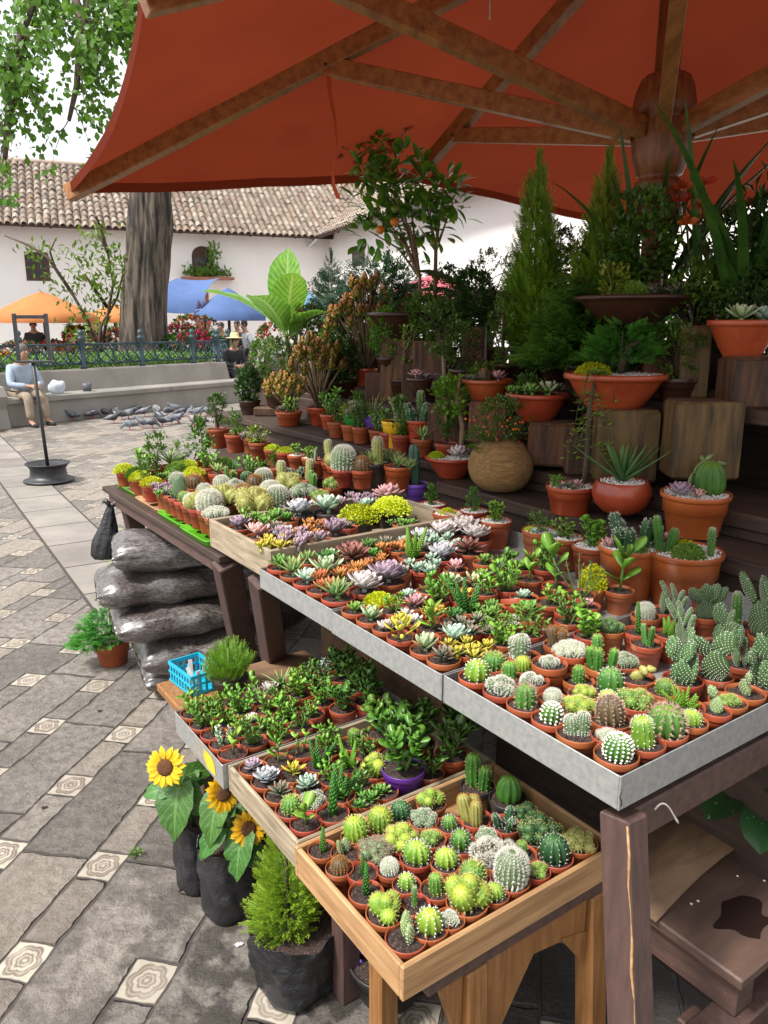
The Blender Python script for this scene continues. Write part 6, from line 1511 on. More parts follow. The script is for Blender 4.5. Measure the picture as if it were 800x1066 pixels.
# soil bags
mb_plastic = mat('bagged_soil', (.125,.105,.098), (.035,.028,.026), rough=.30, scale=110, detail=6, lo=.42, hi=.58, bump=.35, bscale=26, spec=.8, coat=.5, spots=(9, .60, (.30,.29,.29)), stretch=(.6, 1.3, 1.8))
def soil_bag(label, x, y, yb, z, L, W, H, rz, seed):
    p = at(x, yb, z); rr = random.Random(seed); mb = MB(); rings = []; NS, n = 48, 48
    for k in range(NS+1):
        t = -1+2*k/NS; e = max(0, 1-abs(t)**4.5)**.5; w = W/2*(.82+.18*e)*(1 if abs(t) < .98 else .97); h = H/2*max(.05, e**.8)
        ring = []
        for i in range(n):
            a = 2*PI*i/n; cx = math.copysign(abs(math.cos(a))**.75, math.cos(a)); cz = math.copysign(abs(math.sin(a))**.8, math.sin(a))
            q = V((t*L/2, cx*w, cz*h+H/2)); nn = mnoise.noise(q*7+V((seed*3.1, 0, 0)))*.013+mnoise.noise(q*19+V((seed, 5, 0)))*.005-abs(mnoise.noise(V((q.x*9, q.y*26, q.z*26+seed))))*.008
            wr = .006*math.sin(t*7+cx*4+seed)+(.008*math.sin(i*1.6+seed)*max(0, abs(t)-.72)/.28)
            q += V((0, cx*(nn+wr), cz*(nn+wr)*(.55 if cz < 0 else 1))); q.z = max(q.z, .002)
            ring.append(q)
        rings.append(ring)
    mb.loft(rings); o = mb.build('soil_bag', mb_plastic, None, True, p, (0, 0, rz)); return tag(o, label, 'soil bag', 'clear plastic soil bags stacked under the side table')
for lb_, x, yb, z, L, W, H, rz, sd in (
    ('bottom soil bag slumping onto the paving with a crumpled corner', 212, 704, .0, .56, .40, .16, R(24), 1), ('large flattened soil bag second from the bottom of the stack', 214, 684, .15, .60, .46, .18, R(26), 2),
    ('soil bag in the middle of the stack under the side table', 184, 655, .315, .52, .36, .145, R(24), 3), ('long soil bag second from the top of the stack', 172, 622, .445, .56, .36, .16, R(22), 4),
    ('topmost soil bag with rounded end beneath the side table', 184, 588, .59, .52, .34, .165, R(20), 5), ('soil bag lying apart on the right behind the stack', 262, 612, .43, .40, .30, .20, R(24), 6), ('hidden lower soil bag behind the stack', 275, 650, .0, .5, .4, .30, R(24), 7)):
    soil_bag(lb_, x, 0, yb, z, L, W, H, rz, sd)
# black bag knotted to the far table leg
p = at_depth(111, 527, S(2.93, .06, 0).y-.03); mb = MB(); rings = []
for k in range(15):
    t = k/14; n = 20; w = .012+.046*min(1, t*1.5)**1.0; w *= 1 if t < .95 else .7
    rings.append([p+V((.02-.055*t+math.cos(2*PI*i/n)*w*(1+.16*math.sin(i*3+t*4)), math.sin(2*PI*i/n)*w*.55*(1+.2*math.sin(i*2.3+t*5)), .01-.265*t)) for i in range(n)])
mb.loft(rings); mb.tube([p+V((.02, 0, .0)), p+V((.05, .02, .02)), p+V((.08, .03, .005))], [.014, .012, .016], 7); mb.tube([p+V((.02, 0, 0)), p+V((0, -.01, .03)), p+V((-.015, 0, .02))], [.012, .012, .006], 7)
tag(mb.build('plastic_bag', M['blackbag']), 'black plastic bag knotted to the far leg of the side table', 'bag')
p = at(124, 640, .0)+V((.10, .35, 0)); t = thing('trailing_plant', 'leafy plant with pale edged leaves trailing between soil bags and black bag', 'plant', p); pot_parts(t, .17, .14, 'blackpot', seed=1); mb = MB(); st2 = MB(); rr = random.Random(2)
for (x, y, dy, az) in ((118, 575, -.1, 200), (112, 600, -.14, 230), (104, 612, -.12, 190), (110, 628, -.12, 230), (103, 634, -.1, 200), (126, 560, 0, 150), (140, 558, 0, 60), (133, 552, 0, 40), (115, 588, -.1, 160)):
    c = at_depth(x, y, p.y+dy)-p; d = pol(R(az), R(-38)); st2.tube([V((0, 0, .13)), (V((0, 0, .3))+c)*.5, c-d*.06], .003, 4); bleaf(mb, c-d*.06, d, (UP-d*d.z).normalized(), .15, .055, 0, .5, 'oval', 6, .02)
mb.build('foliage', M['l_dieff'], t); st2.build('stem', M['greenstem'], t)
# sign stand on a wheel rim
p = at(42, 506, 0); p = p+V((0, .22, 0)); sg = thing('sign_stand', 'slim black pole with an open black frame set in an old wheel rim', 'sign', p, R(6)); RS = .88
mb = MB(); w = .275; mb.lathe([(.04, .155), (.10, .158), (.16, .15), (.19, .175), (.245, .19), (.255, .20), (.248, .205), (.215, .165), (.200, .14), (.205, .08), (.215, .06), (.262, .035), (.285, .03), (.287, .018), (.25, .012), (.25, .0), (.05, .0)], 40); mb.v = [(a*RS, b*RS, c) for a, b, c in mb.v]; mb.build('wheel_rim', M['blackmetal'], sg)
mb = MB(); mb.tube([(0, 0, .15), (-.02, 0, .75), (-.04, 0, 1.26)], .018, 10); mb.build('pole', M['blackmetal'], sg)
zb, zt = 1.27, 1.66; x0, x1 = -.19, .15
mb = MB()
for lo, hi in (((x0, -.015, zb-.02), (x0+.035, .015, zt+.05)), ((x1-.035, -.015, zb-.02), (x1, .015, zt+.05)), ((x0+.036, -.014, zt), (x1-.036, .014, zt+.035)), ((x0-.01, -.03, zb-.045), (x1+.02, .02, zb-.021))): mb.box(lo, hi, 0, None, .003)
mb.build('frame', M['blackmetal'], sg, False)
# ------------------------------------------------------------------ paving
class NT:
    def __init__(s, nt): s.nt = nt; s.L = nt.links.new
    def m(s, op, *a, clamp=False):
        n = s.nt.nodes.new('ShaderNodeMath'); n.operation = op; n.use_clamp = clamp
        for i, x in enumerate(a):
            if isinstance(x, (int, float)): n.inputs[i].default_value = x
            else: s.L(x, n.inputs[i])
        return n.outputs[0]
    def mix(s, f, a, b):
        n = s.nt.nodes.new('ShaderNodeMix'); n.data_type = 'RGBA'
        for k, x in (('Factor', f), ('A', a), ('B', b)):
            if isinstance(x, tuple): n.inputs[k].default_value = x+((1,) if len(x) == 3 else ())
            elif isinstance(x, (int, float)): n.inputs[k].default_value = x
            else: s.L(x, n.inputs[k])
        return n.outputs['Result']
    def noise(s, vec, scale, detail=6, rough=.6):
        n = s.nt.nodes.new('ShaderNodeTexNoise'); n.inputs['Scale'].default_value = scale; n.inputs['Detail'].default_value = detail; n.inputs['Roughness'].default_value = rough; s.L(vec, n.inputs['Vector']); return n.outputs['Fac'], n.outputs['Color']
    def ramp(s, x, lo, hi, a=0.0, b=1.0):
        n = s.nt.nodes.new('ShaderNodeMapRange'); n.inputs[1].default_value = lo; n.inputs[2].default_value = hi; n.inputs[3].default_value = a; n.inputs[4].default_value = b; s.L(x, n.inputs[0]); return n.outputs[0]
    def white(s, *xs):
        c = s.nt.nodes.new('ShaderNodeCombineXYZ')
        for i, x in enumerate(xs):
            if isinstance(x, (int, float)): c.inputs[i].default_value = x
            else: s.L(x, c.inputs[i])
        w = s.nt.nodes.new('ShaderNodeTexWhiteNoise'); s.L(c.outputs[0], w.inputs[0]); return w.outputs['Value']
def paving():
    m = bpy.data.materials.new('slate_paving_with_tile_insets'); m.use_nodes = True; nt = m.node_tree; nt.nodes.clear(); g = NT(nt)
    out = nt.nodes.new('ShaderNodeOutputMaterial'); b = nt.nodes.new('ShaderNodeBsdfPrincipled'); g.L(b.outputs[0], out.inputs[0])
    pos = nt.nodes.new('ShaderNodeTexCoord').outputs['Object']
    wob = g.noise(pos, 5, 3)[1]; va = nt.nodes.new('ShaderNodeVectorMath'); va.operation = 'MULTIPLY_ADD'; g.L(wob, va.inputs[0]); va.inputs[1].default_value = (.030,)*3; va.inputs[2].default_value = (-.015,)*3
    vs = nt.nodes.new('ShaderNodeVectorMath'); vs.operation = 'ADD'; g.L(pos, vs.inputs[0]); g.L(va.outputs[0], vs.inputs[1])
    sx = nt.nodes.new('ShaderNodeSeparateXYZ'); g.L(vs.outputs[0], sx.inputs[0]); X, Y = sx.outputs[0], sx.outputs[1]
    dx = g.m('ADD', X, .596); dy = g.m('SUBTRACT', Y, 1.595)
    c1 = g.m('ADD', g.m('ADD', g.m('MULTIPLY', dx, -2.8805), g.m('MULTIPLY', dy, .5841)), .165)
    c2 = g.m('ADD', g.m('ADD', g.m('MULTIPLY', dx, .4801), g.m('MULTIPLY', dy, 2.6804)), .165)
    f1 = g.m('FRACT', c1); f2 = g.m('FRACT', c2); i1 = g.m('FLOOR', c1); i2 = g.m('FLOOR', c2)
    T = .33
    inT = g.m('MULTIPLY', g.m('LESS_THAN', f1, T), g.m('LESS_THAN', f2, T)); inA = g.m('GREATER_THAN', f1, T)
    off = g.m('MULTIPLY', g.white(i1, 3.0), 1.0)
    cA = g.m('ADD', g.m('MULTIPLY', c2, .62), off); fA = g.m('FRACT', cA); iA = g.m('FLOOR', cA)
    eA = g.m('MINIMUM', g.m('MINIMUM', g.m('SUBTRACT', f1, T), g.m('SUBTRACT', 1.0, f1)), g.m('MINIMUM', g.m('MULTIPLY', fA, 1.6), g.m('MULTIPLY', g.m('SUBTRACT', 1.0, fA), 1.6)))
    eB = g.m('MINIMUM', g.m('MINIMUM', f1, g.m('SUBTRACT', T, f1)), g.m('MINIMUM', g.m('SUBTRACT', f2, T), g.m('SUBTRACT', 1.0, f2)))
    # some narrow fillers are cut from one stone with the neighbour on their side
    mer = g.m('GREATER_THAN', g.white(i1, i2, 9.0), .45)
    hid = g.m('MULTIPLY', g.m('MULTIPLY', mer, g.m('GREATER_THAN', f2, T)), 2.0)      # joint dropped where stones are one
    eA = g.m('MINIMUM', g.m('MINIMUM', g.m('ADD', g.m('SUBTRACT', f1, T), hid), g.m('SUBTRACT', 1.0, f1)), g.m('MINIMUM', g.m('MULTIPLY', fA, 1.6), g.m('MULTIPLY', g.m('SUBTRACT', 1.0, fA), 1.6)))
    eB = g.m('MINIMUM', g.m('MINIMUM', f1, g.m('ADD', g.m('SUBTRACT', T, f1), hid)), g.m('MINIMUM', g.m('SUBTRACT', f2, T), g.m('SUBTRACT', 1.0, f2)))
    eT = g.m('MINIMUM', g.m('MINIMUM', f1, g.m('SUBTRACT', T, f1)), g.m('MINIMUM', f2, g.m('SUBTRACT', T, f2)))
    def sel(c, a, bb): return g.m('ADD', g.m('MULTIPLY', c, a), g.m('MULTIPLY', g.m('SUBTRACT', 1.0, c), bb))
    e = sel(inA, eA, sel(inT, eT, eB))
    rid = sel(g.m('MAXIMUM', inA, g.m('MULTIPLY', hid, .5)), g.white(i1, iA, 1.0), g.white(i1, i2, 2.0))
    jn = g.noise(pos, 18, 5)[0]; jw = g.m('MULTIPLY', g.ramp(jn, .3, .7, .006, .034), sel(inT, 0.45, 1.0))
    joint = g.ramp(g.m('DIVIDE', e, jw), .45, 1.0, 1.0, 0.0)
    # stone
    n1 = g.noise(pos, 2.2, 9, .65)[0]; n2 = g.noise(pos, 26, 8, .7)[0]; n3 = g.noise(pos, .55, 4)[0]
    st = g.mix(g.ramp(n1, .35, .65), (.182,.160,.139), (.285,.255,.224)); st = g.mix(g.ramp(n2, .42, .62, 0, .75), st, (.105,.086,.071)); st = g.mix(g.ramp(g.noise(pos, 60, 6, .7)[0], .55, .70, 0, .5), st, (.36,.33,.29))
    tone = g.ramp(rid, 0, 1, .68, 1.30); sc = nt.nodes.new('ShaderNodeVectorMath'); sc.operation = 'SCALE'; g.L(st, sc.inputs[0]); g.L(tone, sc.inputs['Scale']); st = sc.outputs[0]
    st = g.mix(g.m('MULTIPLY', g.ramp(rid, .70, .72), .35), st, (.27,.215,.165))
    # damp, dirty patches along the stall front; painted shade below the stall
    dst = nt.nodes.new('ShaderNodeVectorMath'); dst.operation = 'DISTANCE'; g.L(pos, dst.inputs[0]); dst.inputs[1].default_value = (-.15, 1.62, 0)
    d2 = nt.nodes.new('ShaderNodeVectorMath'); d2.operation = 'DISTANCE'; g.L(pos, d2.inputs[0]); d2.inputs[1].default_value = (.95, 1.75, 0)  # centre of the shade painted under the stall
    wet = g.m('MAXIMUM', g.m('MULTIPLY', g.ramp(dst.outputs['Value'], .25, .95, 1.0, 0.0), g.ramp(g.noise(pos, 6, 7, .62)[0], .45, .52)), g.ramp(g.m('ADD', d2.outputs['Value'], g.m('MULTIPLY', g.noise(pos, 5, 5)[0], .5)), .95, 1.25, 1.0, 0.0)); st = g.mix(g.m('MULTIPLY', wet, .82), st, (.028,.021,.017))  # damp front patches plus under-stall shade painted into the stone colour
    # inset tile
    u = g.m('DIVIDE', g.m('SUBTRACT', f1, .165), .165); v = g.m('DIVIDE', g.m('SUBTRACT', f2, .165), .165)
    r = g.m('SQRT', g.m('ADD', g.m('MULTIPLY', u, u), g.m('MULTIPLY', v, v))); th = g.m('ARCTAN2', v, u)
    lob = g.m('ABSOLUTE', g.m('COSINE', g.m('MULTIPLY', th, 3.0))); q = g.m('DIVIDE', r, g.m('ADD', .86, g.m('MULTIPLY', lob, .18)))
    ln = None
    for r0, w in ((.80, .050), (.63, .038), (.36, .032), (.17, .05)):
        k = g.ramp(g.m('ABSOLUTE', g.m('SUBTRACT', q, r0)), w, w+.05, 1.0, 0.0); ln = k if ln is None else g.m('MAXIMUM', ln, k)
    wear = g.noise(pos, 30, 6)[0]; wr2 = g.noise(pos, 3, 3)[0]
    ln = g.m('MULTIPLY', ln, g.m('MULTIPLY', g.ramp(wear, .30, .5, .55, 1.0), g.ramp(wr2, .35, .6, .6, 1.0)))
    tc = g.mix(g.ramp(wear, .4, .7), (.42,.38,.31), (.30,.265,.21)); tc = g.mix(g.ramp(g.white(i1, i2, 5.0), 0, 1, 0, .75), tc, (.27,.235,.195)); tc = g.mix(g.m('MULTIPLY', ln, .95), tc, (.11,.078,.058))
    colr = g.mix(inT, st, tc); colr = g.mix(g.m('MULTIPLY', joint, .85), colr, (.060,.048,.040))
    g.L(colr, b.inputs['Base Color'])
    ro = g.ramp(wet, 0, 1, .62, .40); g.L(ro, b.inputs['Roughness']); b.inputs['Specular IOR Level'].default_value = .5  # damp and painted shade share one mask
    hgt = g.m('SUBTRACT', g.m('ADD', g.m('MULTIPLY', g.m('MULTIPLY', g.noise(pos, 13, 10, .74)[0], 1.0), g.m('SUBTRACT', 1.0, inT)), g.m('MULTIPLY', rid, .35)), g.m('MULTIPLY', joint, .9))
    bp = nt.nodes.new('ShaderNodeBump'); bp.inputs['Strength'].default_value = 1.0; bp.inputs['Distance'].default_value = .030; g.L(hgt, bp.inputs['Height']); g.L(bp.outputs[0], b.inputs['Normal'])
    return m
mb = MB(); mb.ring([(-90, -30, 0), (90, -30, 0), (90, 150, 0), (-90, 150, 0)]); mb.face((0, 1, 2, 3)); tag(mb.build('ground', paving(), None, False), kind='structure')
# band of plain pavers crossing the square
d0 = V((.535, -.845, 0)); nrm = V((.845, .535, 0)); c0 = V((-3.99, 7.83, 0)); Wd = .43
pm2 = mat('plain_pavers', (.235,.21,.186), (.165,.148,.13), rough=.75, scale=2.5, detail=9, bump=.3, bscale=30, rand=.5, spots=(9, .64, (.16,.14,.12)))
for k in range(18):
    s0 = -6.5+k*.62; mb = MB(); pts = [c0+d0*(s0+.008)+nrm*.006, c0+d0*(s0+.612)+nrm*.006, c0+d0*(s0+.612)+nrm*(Wd-.006), c0+d0*(s0+.008)+nrm*(Wd-.006)]
    lo = mb.ring([p+UP*.001 for p in pts]); hi = mb.ring([p+UP*.006 for p in pts]); mb.bridge(lo, hi); mb.face(hi); tag(mb.build('path_slab', pm2, None, False), kind='structure')
mb = MB(); mb.ring([c0+d0*-6.6-nrm*.012+UP*.004, c0+d0*4.68-nrm*.012+UP*.004, c0+d0*4.68+nrm*(Wd+.012)+UP*.004, c0+d0*-6.6+nrm*(Wd+.012)+UP*.004]); mb.face((0, 1, 2, 3)); tag(mb.build('path', mat('dark_joint', (.055,.045,.038), rough=.9, scale=20), None, False), kind='structure')

p = at(142, 891, .002); t = tag(MB().build('seed', M['soil']) if False else bpy.data.objects.new('weed', None)); col.objects.link(t); t.location = p; t.scale = (.6,)*3; tag(t, 'small green weed sprouting from a paving joint', 'weed')
f, s = g_bush(random.Random(3), H=.022, Rr=.035, n=90, leaf=.016, stems=4, trunk=.001); f.build('foliage', M['l_bush'], t); s.build('stem', M['greenstem'], t)
for lb_, nm, x, y, m_ in (('white pebble on the damp stone by the black nursery bags', 'pebble', 248, 985, 'white'), ('dark bark chip on the paving left of the sunflowers', 'bark_chip', 45, 842, 'rafter'), ('small brown chip on the paving beside the terracotta pot', 'bark_chip', 103, 741, 'rafter')):
    mb = MB(); octa(mb, (0, 0, .005), .009, 0, .6); octa(mb, (.008, .004, .004), .007, 0, .6); tag(mb.build(nm, M[m_], None, False, at(x, y, 0)), lb_, nm.replace('_', ' '))
# ------------------------------------------------------------------ planter bench, fence, bed
W0 = at(30, 443, 0); W1 = at(228, 421, 0); DU = (W1-W0).normalized(); DN = V((-DU.y, DU.x, 0))     # DN points into the bed
if DN.y < 0: DN = -DN
fr0 = W0-DU*.35; Lb = 7.6
def wallrow(t, part, s0, s1, prof, m):
    mb = MB(); rings = []; n = 16
    for k in range(n+1): rings.append([fr0+DU*(s0+(s1-s0)*k/n)+DN*a+UP*z for a, z in prof])
    mb.loft(rings); return mb.build(part, M[m], t, False)
pb = thing('planter_bench', 'long concrete planter bench round the big tree with sloped backrest', 'bench', (0, 0, 0))
wallrow(pb, 'seat', 0, Lb, [(0, 0), (.03, .0), (.04, .36), (-.02, .37), (-.02, .44), (0, .46), (.50, .46), (.50, 0)], 'concrete')
bend = fr0+DU*5.35
wallrow(pb, 'backrest', -.1, 5.35, [(.503, 0), (.503, .463), (.60, .80), (.62, .82), (.82, .82), (.84, .80), (.84, 0)], 'concrete')
wallrow(pb, 'end_arm', -.30, -.003, [(-.10, 0), (-.03, .30), (-.10, .50), (-.02, .64), (.05, .66), (.50, .66), (.50, 0)], 'concrete')
# the next stretch of bench turning away at the far corner and one going left
mb = MB(); D2 = (DU*.55+DN*.9).normalized(); N2 = V((-D2.y, D2.x, 0)); 
rings = [[bend+D2*s+N2*a+UP*z for a, z in ((0, 0), (0, .80), (.25, .82), (.25, 0))] for s in (.9, 2.5, 6)]
mb.loft(rings); mb.build('backrest', M['concrete'], pb, False)
mb = MB(); D3 = (-DU*.8+DN*.6).normalized(); N3 = V((D3.y, -D3.x, 0)); 
if N3.y > 0: N3 = -N3
o3 = fr0-DU*.32
for pr in ([(0, 0), (.40, 0), (.42, .44), (.40, .46), (0, .46)], [(-.3, 0), (-.002, 0), (-.002, .72), (-.25, .74)]):
    mb.loft([[o3+D3*s+N3*a+UP*z for a, z in pr] for s in (0, 3, 6)])
mb.build('seat', M['concrete'], pb, False)
# bed soil
mb = MB(); bedp = [fr0+DU*-.05+DN*.8, bend+DN*.8, bend+D2*6+N2*.2, bend+D2*6+N2*4+DN*3, fr0+DN*9-DU*3, fr0-DU*4+DN*4]
lo = mb.ring([V(p)+UP*.0 for p in bedp]); hi = mb.ring([V(p)+UP*.79 for p in bedp]); mb.bridge(lo, hi); mb.face(hi); tag(mb.build('terrain_bed', M['soil'], None, False), kind='structure')
mb = MB(); rr = random.Random(14)
for i in range(15000):
    s = rr.uniform(-.3, 5.4); w = .87+2.6*rr.random()**1.6; p = fr0+DU*s+DN*w+UP*(.80+.20*rr.random()*(1+.4*mnoise.noise(V((s*1.3, w*1.3, 0)))))
    qleaf(mb, p, jit(UP*.5, .9, rr), jit(UP, .6, rr), .055, .03)
tag(mb.build('ground_cover', M['l_ground']), kind='stuff')
# low iron fence on the backrest
fn = thing('iron_fence', 'low dark teal iron fence with scrollwork standing on the planter wall', 'fence', (0, 0, 0)); fm_ = mat('teal_iron', (.018,.045,.058), (.03,.06,.07), rough=.45, scale=20)
M['iron'] = fm_
def fpost(p):
    mb = MB(); mb.lathe([(.001, .0), (.065, .0), (.065, .05), (.05, .06), (.05, .50), (.065, .52), (.065, .56), (.03, .585), (.055, .62), (.05, .67), (.001, .70)], 10, 0, p); mb.build('post', fm_, fn)
def fspan(a, b):
    d = b-a; L = d.length; d.normalize()
    mb = MB()
    for z in (.09, .44): mb.beam(a+UP*z, b+UP*z, .018, .03, 0, UP, 0)
    n = max(2, int(L/.30))
    for k in range(n):
        c = a+d*(L*(k+.5)/n); r = L/n*.5
        for sg in (1, -1): mb.tube([c+d*(sg*r*.95*math.cos(q*PI/8))+UP*(.265+.165*math.sin(q*PI/8)*1) for q in range(-4, 5)], .017, 4)
        mb.tube([c-d*r+UP*.10, c+d*r+UP*.43], .013, 4); mb.tube([c-d*r+UP*.43, c+d*r+UP*.10], .013, 4)
    mb.build('panel', fm_, fn)
ps_ = [fr0+DU*s+DN*.73+UP*.82 for s in (-.1, .75, 1.95, 3.25, 4.55, 5.25)]+[bend+D2*s+N2*.12+UP*.82 for s in (1.1, 2.6, 4.5)]
for p in ps_: fpost(p)
for a, b in zip(ps_, ps_[1:]): fspan(a, b)
# great ash tree
tb = at(152, 372, .8); tb.z = .78
at_tree = thing('ash_tree', 'great old ash tree with furrowed trunk and hanging leafy boughs beside the square', 'tree', tb)
mb = MB(); n = 90; rings = []; Yt = tb.y
prof = [(372, 130, 172), (340, 128, 172), (300, 130, 173), (260, 133, 175), (235, 134, 178), (205, 136, 177), (170, 140, 177), (100, 143, 176), (20, 140, 172), (-120, 130, 165), (-300, 122, 152)]
for k in range(90):
    f = k/89*(len(prof)-1); i = min(int(f), len(prof)-2); u = f-i
    y = prof[i][0]*(1-u)+prof[i+1][0]*u; xl = prof[i][1]*(1-u)+prof[i+1][1]*u; xr = prof[i][2]*(1-u)+prof[i+1][2]*u
    A0 = at_depth(xl, y, Yt)-tb; A1 = at_depth(xr, y, Yt)-tb; c = (A0+A1)*.5; r0 = (A1-A0).length*.5; ring = []
    fl = 1+.28*math.exp(-k/6)
    for j in range(n):
        a = 2*PI*j/n; q = V((math.cos(a)*1.4, math.sin(a)*1.4, c.z*.16)); rr_ = r0*fl*(1+.10*mnoise.noise(q*1.2)+.16*abs(mnoise.noise(q*4.0))-.13*max(0, mnoise.noise(V((math.cos(a)*6.5, math.sin(a)*6.5, c.z*.42))))-.05*abs(mnoise.noise(V((math.cos(a)*14, math.sin(a)*14, c.z*1.1)))))
        ring.append(c+V((math.cos(a)*rr_, math.sin(a)*rr_, 0)))
    rings.append(ring)
mb.loft(rings); mb.build('trunk', M['bark'], at_tree)
cr = MB(); tw = MB(); rr = random.Random(21)
def bough(pts, n_tw, dens, lf=.10, hang=.5, sp=.35):
    pts = [V(p) for p in pts]; tw.tube([p-tb for p in pts], [.06*(1-.8*k/len(pts)) for k in range(len(pts))], 5)
    for i in range(n_tw):
        f = (.15+.85*rr.random())*(len(pts)-1); k = min(int(f), len(pts)-2); b = pts[k].lerp(pts[k+1], f-k)
        d = jit(V((0, 0, -hang)), .9, rr); q = b.copy(); path = [q.copy()]; L = rr.uniform(.35, .9)
        for s in range(6):
            d = (d+V((0, 0, -.22))).normalized(); q = q+d*L/6; path.append(q.copy())
            for _ in range(dens):
                ld = jit(V((0, 0, -.6)), .9, rr); bl = lf*rr.uniform(.6, 1.2); p = q+V((rr.gauss(0, .05), rr.gauss(0, .05), rr.gauss(0, .05)))-tb
                s_ = ld.orthogonal().normalized(); qleaf(cr, p, ld, jit(V((0, -1, .3)), .8, rr), bl, bl*.72, fold=.1, t0=rr.uniform(0, .4), t1=rr.uniform(.5, 1))
        tw.tube([p-tb for p in path], [.008, .006, .005, .004, .003, .002, .002], 4)
top = at_depth(140, -200, Yt)
D = lambda x, y, Y: at_depth(x, y, Y)
for rep_ in range(2): bough([top, D(90, -160, 14), D(60, -60, 10.5), D(25, 30, 9.5), D(5, 90, 9)], 40, 4)
for rep_ in range(2): bough([top, D(120, -150, 14), D(105, -60, 11), D(90, 10, 10), D(85, 40, 9.6)], 34, 4)
bough([top, D(60, -200, 14), D(20, -90, 11), D(-15, 10, 10), D(-30, 60, 9.5)], 30, 4)
bough([D(60, -60, 10.5), D(85, 20, 10), D(80, 90, 9.8), D(72, 125, 9.6)], 12, 2, hang=.9)
bough([D(25, 30, 9.5), D(10, 110, 9.2), D(5, 165, 9.0)], 10, 3, hang=.9)
bough([D(110, -60, 11), D(128, -10, 10.5), D(132, 10, 10.3)], 22, 5)
for i in range(16):
    a = rr.uniform(0, 6.3); e = V((math.cos(a)*rr.uniform(3, 8), math.sin(a)*rr.uniform(3, 8), rr.uniform(-1.5, 3)))
    if e.y < -7: continue
    bough([top, top+e*.5+UP*1.2, top+e], 14, 3, .16)
cr.build('crown', M['l_ash'], at_tree); tw.build('limb', M['twig'], at_tree)
# slender young tree in the bed
p = at(103, 372, .8); p.z = .79; t = thing('young_tree', 'slender young tree leaning in the planter bed left of the ash', 'tree', p); mb = MB(); lf = MB(); rr = random.Random(8)
for px in ([(103, 372), (92, 335), (75, 305), (58, 280), (52, 262), (58, 248)], [(103, 372), (112, 330), (118, 295), (112, 262), (100, 240)], [(103, 372), (105, 340), (122, 310), (128, 285)], [(75, 305), (50, 268), (30, 255), (5, 245)], [(112, 320), (98, 300), (88, 285)], [(112, 262), (104, 235), (100, 225)]):
    pts = [at_depth(x, y, p.y+rr.uniform(-.3, .3))-p for x, y in px]; mb.tube(pts, [.05*(1-.75*k/len(pts)) for k in range(len(pts))], 6)
for (x, y, n, s) in ((95, 262, 26, 13), (115, 262, 26, 11), (85, 285, 26, 13), (112, 290, 30, 13), (100, 310, 26, 13), (122, 280, 26, 9), (70, 300, 14, 9), (100, 240, 16, 10), (60, 262, 14, 9), (30, 255, 12, 10), (105, 330, 16, 12), (128, 305, 14, 6), (75, 335, 10, 9), (95, 345, 12, 8), (45, 285, 8, 8)):
    for i in range(int(n*2.2)):
        c = at_depth(x+rr.gauss(0, s), y+rr.gauss(0, s*.8), p.y+rr.uniform(-.5, .5))-p; qleaf(lf, c, jit(V((0, 0, -.5)), .9, rr), jit(UP, .8, rr), .19, .075)
mb.build('trunk', M['twig'], t); lf.build('crown', M['l_ash'], t)
# hazy grey tree far behind the roof
p = V((-26, 52, 0)); t = thing('bare_tree', 'grey fine twigged tree far behind the tiled roof', 'tree', p); mb = MB(); lf = MB(); rr = random.Random(3); mb.tube([(0, 0, 0), (0, 0, 9)], [.3, .15], 6)
for i in range(60):
    a = rr.uniform(0, 6.3); e = V((math.cos(a)*2.6*rr.random(), math.sin(a)*2.6*rr.random(), rr.uniform(9.5, 14))); mb.tube([(0, 0, 8), e*.6+UP*3.6, e], [.07, .04, .015], 4)
    for j in range(22): qleaf(lf, e+V((rr.gauss(0, .5), rr.gauss(0, .5), rr.gauss(0, .4))), jit(UP, .9, rr), UP, .25, .12)
mb.build('trunk', mat('grey_twig', (.24,.22,.21), rough=.9, scale=5), t); lf.build('crown', leafm('grey_green_leaf', (.16,.17,.12), (.11,.12,.09)), t)

